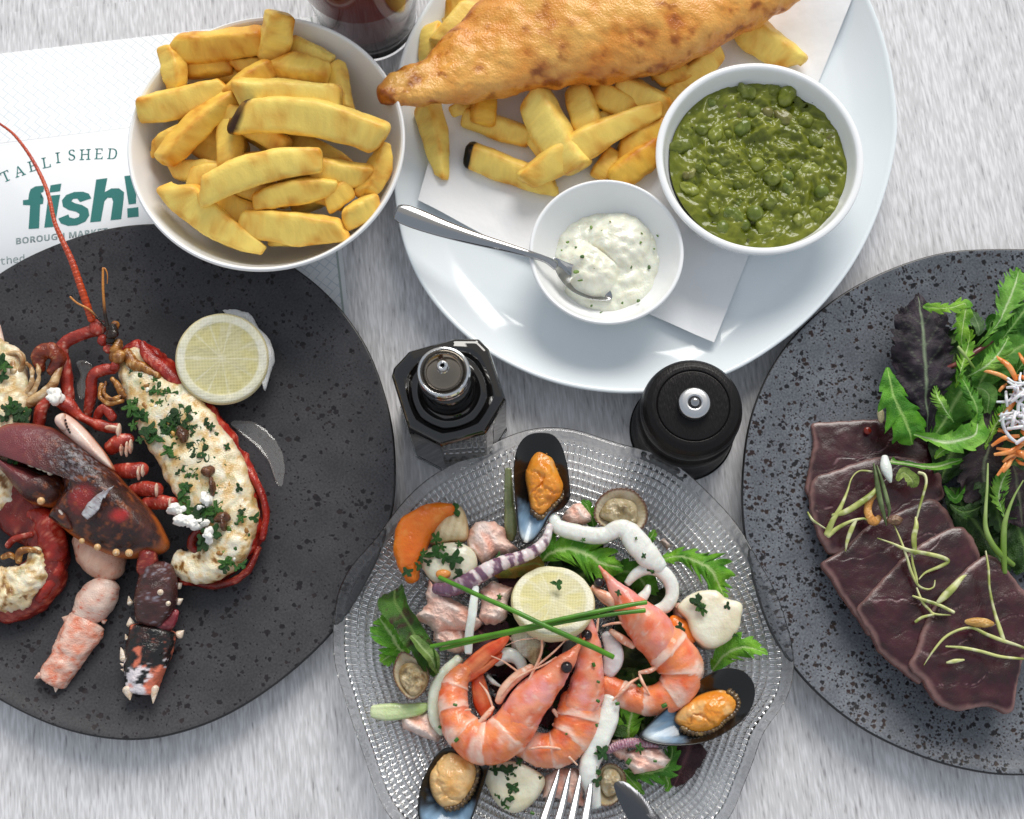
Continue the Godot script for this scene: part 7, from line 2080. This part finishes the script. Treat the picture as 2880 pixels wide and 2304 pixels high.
	for q in onions:
		var dark = "dark green" in q[0]
		var cc = on if not dark else func(u, ang, p, e): return C("4c5c34").lerp(C("78885c"), clampf(0.4 + fb(p, 110.0) * 1.8, 0.0, 1.0))
		solo("spring_onion", q[0], "spring onion", tube("T1", lift(q[1], 3.0), {"rings": 44, "seg": 10, "p": 2.4, "col": cc}), mat.leaf_gloss, og)
	solo("onion_slice", "white oval onion slice standing by the dark green blades", "onion", tube("T1", [[915, 430, 37, 30, 1.5], [925, 520, 38, 52, 2.2], [950, 600, 38, 36, 1.8], [965, 650, 37, 14, 1.2]], {"rings": 30, "seg": 18, "color": C("dfe2dc")}), mat.wet)
	solo("garlic_crisp", "curled golden garlic crisp on the second tuna slice", "garlic", tube("T1", [[850, 745, 36, 16], [790, 810, 36, 30], [765, 900, 36, 36], [790, 980, 36, 44], [830, 1000, 35, 40], [865, 960, 35, 22]], {"rings": 40, "seg": 14, "flat": 0.6, "col": shade3(C("c98a44"), C("e0a860"), C("efd0a0"), 120.0), "amp": 0.6, "freq": 150.0}), mat.flake)
	solo("garlic_crisp", "oval golden garlic crisp on the front tuna slice", "garlic", blob(W("T1", 1760, 1907, 46.0), Vector3(128, 40, 42) * 0.0000656, {"n": 30, "rings": 16, "amp": 0.4, "basis": Basis(Vector3.UP, -0.08), "col": shade3(C("b98a44"), C("cfa25c"), C("e0c08a"), 150.0)}), mat.flake)
	solo("garlic_crisp", "cream garlic sliver behind the lobed green leaf", "garlic", blob(W("T1", 880, 60, 24), Vector3(0.0022, 0.002, 0.0048), {"n": 20, "rings": 12, "amp": 0.4, "color": C("d8cca0")}), mat.flake)
	solo("browned_crumb", "brown crumb at the edge of the third tuna slice", "crumb", blob(W("T1", 1000, 990, 36.5), Vector3(0.0045, 0.002, 0.003), {"n": 20, "rings": 12, "amp": 1.4, "freq": 170.0, "col": shade3(C("6a4a38"), C("8c6a50"), C("a8906c"), 150.0)}), mat.flake)

	# ---- carrot and radish shreds
	rng.seed = 88
	var carrot = func(u, ang, p, e):
		return C("ee8238").lerp(C("f6a868"), clampf(0.4 + fb(p, 80.0) * 1.6, 0.0, 1.0))
	var daikon = func(u, ang, p, e):
		return C("f4eeee").lerp(C("ecdde2"), clampf(0.2 + fb(p, 60.0) * 1.6, 0.0, 1.0))
	var shreds = [[1030, 835, 1330, 970, 46, 26], [1150, 730, 1320, 920, 47, 34], [1310, 960, 1230, 1190, 46, 34], [1240, 950, 1180, 1010, 44, 20], [1340, 700, 1400, 800, 46, 22], [1170, 1330, 1330, 1280, 46, 22], [1120, 1450, 1340, 1370, 47, 28], [1140, 1520, 1380, 1430, 46, 30], [1160, 1470, 1400, 1500, 45, 26], [1300, 1480, 1400, 1560, 47, 30], [1290, 1540, 1210, 1660, 44, 24], [1270, 1530, 1165, 1690, 43, 20], [1320, 1530, 1240, 1620, 43, 22], [1180, 1310, 1250, 1350, 44, 20], [1320, 1560, 1390, 1600, 44, 22], [1330, 880, 1420, 930, 47, 26], [1360, 1330, 1450, 1380, 48, 30], [1350, 1000, 1450, 1100, 44, 30], [1380, 1500, 1480, 1540, 46, 28], [1250, 1400, 1420, 1420, 48, 24], [1170, 1200, 1260, 1150, 43, 16], [1130, 830, 1120, 800, 44, 18], [1220, 1480, 1380, 1540, 44, 24], [1210, 1580, 1330, 1510, 45, 22]]
	for q in shreds:
		var a = Vector2(q[0], q[1])
		var b = Vector2(q[2], q[3])
		var m = (a + b) / 2.0 + (b - a).orthogonal() * rng.randf_range(-0.12, 0.12)
		solo("carrot_shred", "thin orange carrot shred in the garnish heap at the right edge", "carrot", tube("T2", [[a.x, a.y, q[4] - 3.0, q[5] * 0.42], [m.x, m.y, q[4], q[5] * 0.7], [b.x, b.y, q[4] - 1.0, q[5] * 0.55]], {"rings": 20, "seg": 8, "p": 3.4, "flat": 0.7, "cap": 0.4, "col": carrot}), mat.wet, "orange carrot shreds in the garnish heap")
	for k2 in 46:
		var a = Vector2(rng.randf_range(1230, 1480), rng.randf_range(900, 1330))
		if a.x < 1300 and a.y < 980:
			a.x += 90.0
		var d = Vector2.RIGHT.rotated(rng.randf() * TAU) * rng.randf_range(50, 110)
		var h = 47.0 + 7.0 * rng.randf()
		var bend = d.orthogonal() * rng.randf_range(-0.6, 0.6)
		var w = rng.randf_range(9, 16)
		solo("radish_shred", "thin white radish shred in the garnish heap at the right edge", "radish", tube("T2", [[a.x - d.x, a.y - d.y, h - 3.0, w * 0.8], [a.x + bend.x, a.y + bend.y, h, w], [a.x + d.x, a.y + d.y, h - 2.0, w * 0.8]], {"rings": 16, "seg": 8, "cap": 0.5, "col": daikon}), mat.squid, "white radish shreds in the garnish heap")
	for q in [[[1200, 1190, 46, 12], [1210, 1280, 47, 14], [1260, 1370, 48, 15], [1320, 1420, 48, 12]], [[1250, 1310, 49, 13], [1330, 1300, 51, 15], [1390, 1290, 51, 12]], [[1210, 1200, 48, 12], [1290, 1210, 50, 14], [1340, 1180, 50, 12]], [[1320, 1430, 50, 14], [1380, 1390, 51, 16], [1440, 1400, 50, 14]]]:
		solo("radish_shred", "thin white radish shred in the garnish heap at the right edge", "radish", tube("T2", q, {"rings": 24, "seg": 8, "col": daikon}), mat.squid, "white radish shreds in the garnish heap")

func lift(pts: Array, d: float) -> Array:
	var out = []
	for q in pts:
		var r = q.duplicate()
		r[2] += d
		r[3] *= 0.72
		out.append(r)
	return out

# ---------- chopped herbs ----------
func herbs() -> void:
	rng.seed = 19
	var kinds = []
	for k in 4:
		var ol = []
		var lobes = 3 + k % 3
		for j in 26:
			var a = TAU * j / 26.0
			var r = 0.30 + 0.50 * pow(absf(cos(a * lobes / 2.0 + k)), 1.5) + rng.randf_range(-0.12, 0.12)
			ol.append(Vector3(cos(a) * r, 0.0, sin(a) * r * 0.8))
		var m = MB.new()
		var rows = []
		for f in [[0.0, 0.10], [0.5, 0.02], [0.85, 0.10], [1.0, 0.02], [0.85, -0.02], [0.0, 0.02]]:
			var row = PackedVector3Array()
			for p in ol:
				row.append(p * f[0] + Vector3(0, f[1] + 0.10 * sin(p.x * 4.0 + k) * f[0], 0))
				m.c.append(C(["2c5a1c", "24501c", "3c6a22", "1e4018"][k]) * (1.0 + 0.25 * sin(p.x * 9.0)))
			rows.append(row)
		rows_to(rows, m)
		kinds.append(commit(m, Vector3.ZERO))
	var spots = []
	# on the right lobster half (L1 then L2)
	for q in [[1290, 840, 70], [1020, 880, 30], [990, 930, 76], [1010, 970, 66], [1060, 990, 60], [1100, 1000, 50], [1250, 900, 30], [1210, 900, 40], [1330, 900, 30], [1290, 1010, 84], [1340, 990, 80], [1400, 980, 76], [1250, 1020, 70], [1320, 1050, 70], [1390, 1040, 74], [1440, 990, 60], [1440, 1060, 60], [1290, 1110, 76], [1260, 1130, 60], [1130, 1110, 70], [1170, 1160, 74], [1100, 1130, 50], [1010, 1070, 44], [1060, 1180, 34], [1480, 1120, 60], [1560, 1050, 40], [1600, 1080, 34], [1290, 1260, 70], [1350, 1280, 84], [1310, 1240, 50], [1390, 1290, 54], [1480, 1250, 80], [1530, 1210, 50], [1560, 1290, 70], [1500, 1300, 60], [1440, 1240, 40], [1160, 800, 36], [1200, 810, 30], [1250, 810, 26], [1170, 720, 26], [990, 660, 18], [1440, 1390, 70], [1430, 1340, 54], [1520, 1380, 36], [1460, 1430, 50], [1650, 1530, 70], [1620, 1470, 44], [1530, 1500, 50], [1400, 1560, 70], [1390, 1620, 60], [1420, 1530, 40], [1560, 1560, 40], [1350, 1430, 26], [1330, 1380, 22], [1230, 1060, 36], [1380, 1160, 30], [1720, 1230, 30], [1230, 1130, 20]]:
		spots.append(["L1", q[0], q[1], 35.0, q[2], 0])
	for q in [[1480, 790, 100], [1560, 750, 70], [1640, 730, 70], [1420, 730, 70], [1600, 800, 40], [1600, 920, 80], [1540, 1010, 60], [1520, 960, 40], [1830, 800, 44], [1830, 750, 30], [1930, 800, 44], [1810, 575, 34], [1710, 1150, 60], [1740, 1130, 40], [1700, 1190, 40], [1840, 1155, 40], [1790, 1180, 30]]:
		spots.append(["L2", q[0], q[1], 36.0, q[2], 0])
	for q in [[30, 630, 60], [20, 700, 50], [110, 960, 60], [60, 940, 60], [150, 1000, 60], [190, 1020, 60], [140, 950, 50], [20, 1010, 40], [90, 900, 50], [50, 990, 44], [200, 960, 40], [10, 580, 60]]:
		spots.append(["L1", q[0], q[1], 36.0, q[2], 1])
	for q in [[90, 1300, 60], [130, 1320, 50], [60, 1270, 40]]:
		spots.append(["L1", q[0], q[1], 42.0, q[2], 1])
	# on the seafood salad (S1, S2, S3)
	for q in [[530, 630, 80, 34], [395, 850, 70, 34], [385, 960, 90, 34], [450, 990, 60, 35], [530, 1010, 100, 35], [335, 1030, 40, 34], [440, 910, 50, 34], [300, 960, 50, 36], [280, 1010, 40, 36], [260, 1060, 44, 36], [175, 1105, 60, 37], [580, 1130, 80, 35], [570, 890, 40, 33], [870, 980, 40, 32], [875, 1290, 34, 35], [1315, 1195, 60, 46], [1775, 1262, 36, 47], [1910, 848, 18, 42], [1970, 980, 30, 41], [2030, 1090, 40, 36], [1510, 860, 30, 40]]:
		spots.append(["S1", q[0], q[1], q[3], q[2], 2])
	for q in [[1150, 1360, 80, 27], [1060, 1350, 60, 27], [1200, 1380, 40, 27], [1240, 1290, 40, 27], [1190, 1490, 70, 26], [1140, 1560, 90, 25], [1080, 1540, 40, 25], [1150, 1630, 40, 24], [1870, 1220, 80, 34], [1820, 1360, 60, 31], [1830, 1440, 54, 30], [1400, 1410, 20, 26], [1190, 1350, 50, 27]]:
		spots.append(["S2", q[0], q[1], q[3], q[2], 2])
	for q in [[990, 410, 60, 40], [1020, 460, 50, 40], [1000, 440, 50, 40], [1170, 440, 30, 39], [885, 565, 40, 33], [640, 1300, 44, 31], [400, 1330, 40, 34], [1210, 610, 30, 36]]:
		spots.append(["S3", q[0], q[1], q[3], q[2], 2])
	var zones = [["near the head end of the right lobster half", "at the head end of the right lobster half"], ["halfway down the right lobster half", "on the middle of the right lobster half"], ["near the tail end of the right lobster half", "at the tail end of the right lobster half"]]
	var names = [["piece of chopped parsley on the right lobster half", "chopped parsley on the right lobster half"], ["piece of chopped parsley on the left lobster half", "chopped parsley on the left lobster half"], ["piece of chopped parsley on the seafood salad", "chopped parsley on the seafood salad"]]
	for q in spots:
		var p = W(q[0], q[1], q[2], q[3])
		var s = size_at(q[0], p) * q[4] * (1.5 if q[5] < 2 else 1.15)
		var b = Basis(Vector3.UP, rng.randf() * TAU) * Basis(Vector3.RIGHT, rng.randf_range(-0.35, 0.35)) * Basis(Vector3.BACK, rng.randf_range(-0.35, 0.35))
		var nm: Array = names[q[5]]
		if q[5] == 0:
			var zn3: Array = zones[2 if q[0] == "L2" or q[2] > 1330 else 1 if q[2] > 1075 else 0]
			nm = ["piece of chopped parsley " + zn3[0], "chopped parsley " + zn3[1]]
		put("parsley_piece", nm[0], "parsley", kinds[rng.randi() % 4], mat.herb, Transform3D(b.scaled(Vector3(s, s * 0.9, s)), p), nm[1])
	# short cut chives on the salad
	for q in [["S2", 755, 860, 40, 44, 0.2], ["S2", 765, 1125, 44, 48, -0.8], ["S2", 640, 1028, 30, 36, 0.5], ["S2", 1805, 555, 42, 44, 1.2], ["S2", 1840, 685, 42, 34, 0.4], ["S2", 1838, 830, 42, 40, 0.6], ["S2", 1828, 1015, 40, 34, 1.3], ["S2", 1598, 1080, 41, 26, -0.4], ["S2", 1325, 1110, 38, 24, 0.7], ["S2", 1985, 850, 34, 44, -0.3], ["S2", 1090, 40, 35, 40, 1.1], ["S2", 2070, 1290, 29, 60, -1.0], ["S2", 1340, 1680, 26, 40, 0.3], ["S3", 790, 1040, 36, 44, -0.4], ["S3", 510, 1028, 33, 30, -0.2], ["S3", 640, 920, 34, 34, 0.4], ["S3", 645, 885, 34, 24, 0.2], ["S3", 715, 228, 36, 30, 0.1], ["S3", 512, 362, 45, 30, 1.0], ["S3", 578, 1375, 31, 40, -1.0], ["S3", 735, 1375, 31, 28, 0.1], ["S3", 620, 32, 42, 16, 0.3]]:
		var p = W(q[0], q[1], q[2], q[3])
		var w = q[4] * size_at(q[0], p) / 2.0
		var d = Vector3(cos(q[5]), 0, sin(q[5])) * w * 0.75
		solo("chive_piece", "short cut piece of chive scattered on the seafood salad", "chive", sweep([p - d, p, p + d], [Vector2(w * 0.55, w * 0.45), Vector2(w * 0.6, w * 0.5), Vector2(w * 0.55, w * 0.45)], {"rings": 6, "seg": 10, "cap": 0.1, "color": C("35651a")}), mat.leaf_gloss, "cut chives scattered on the seafood salad")
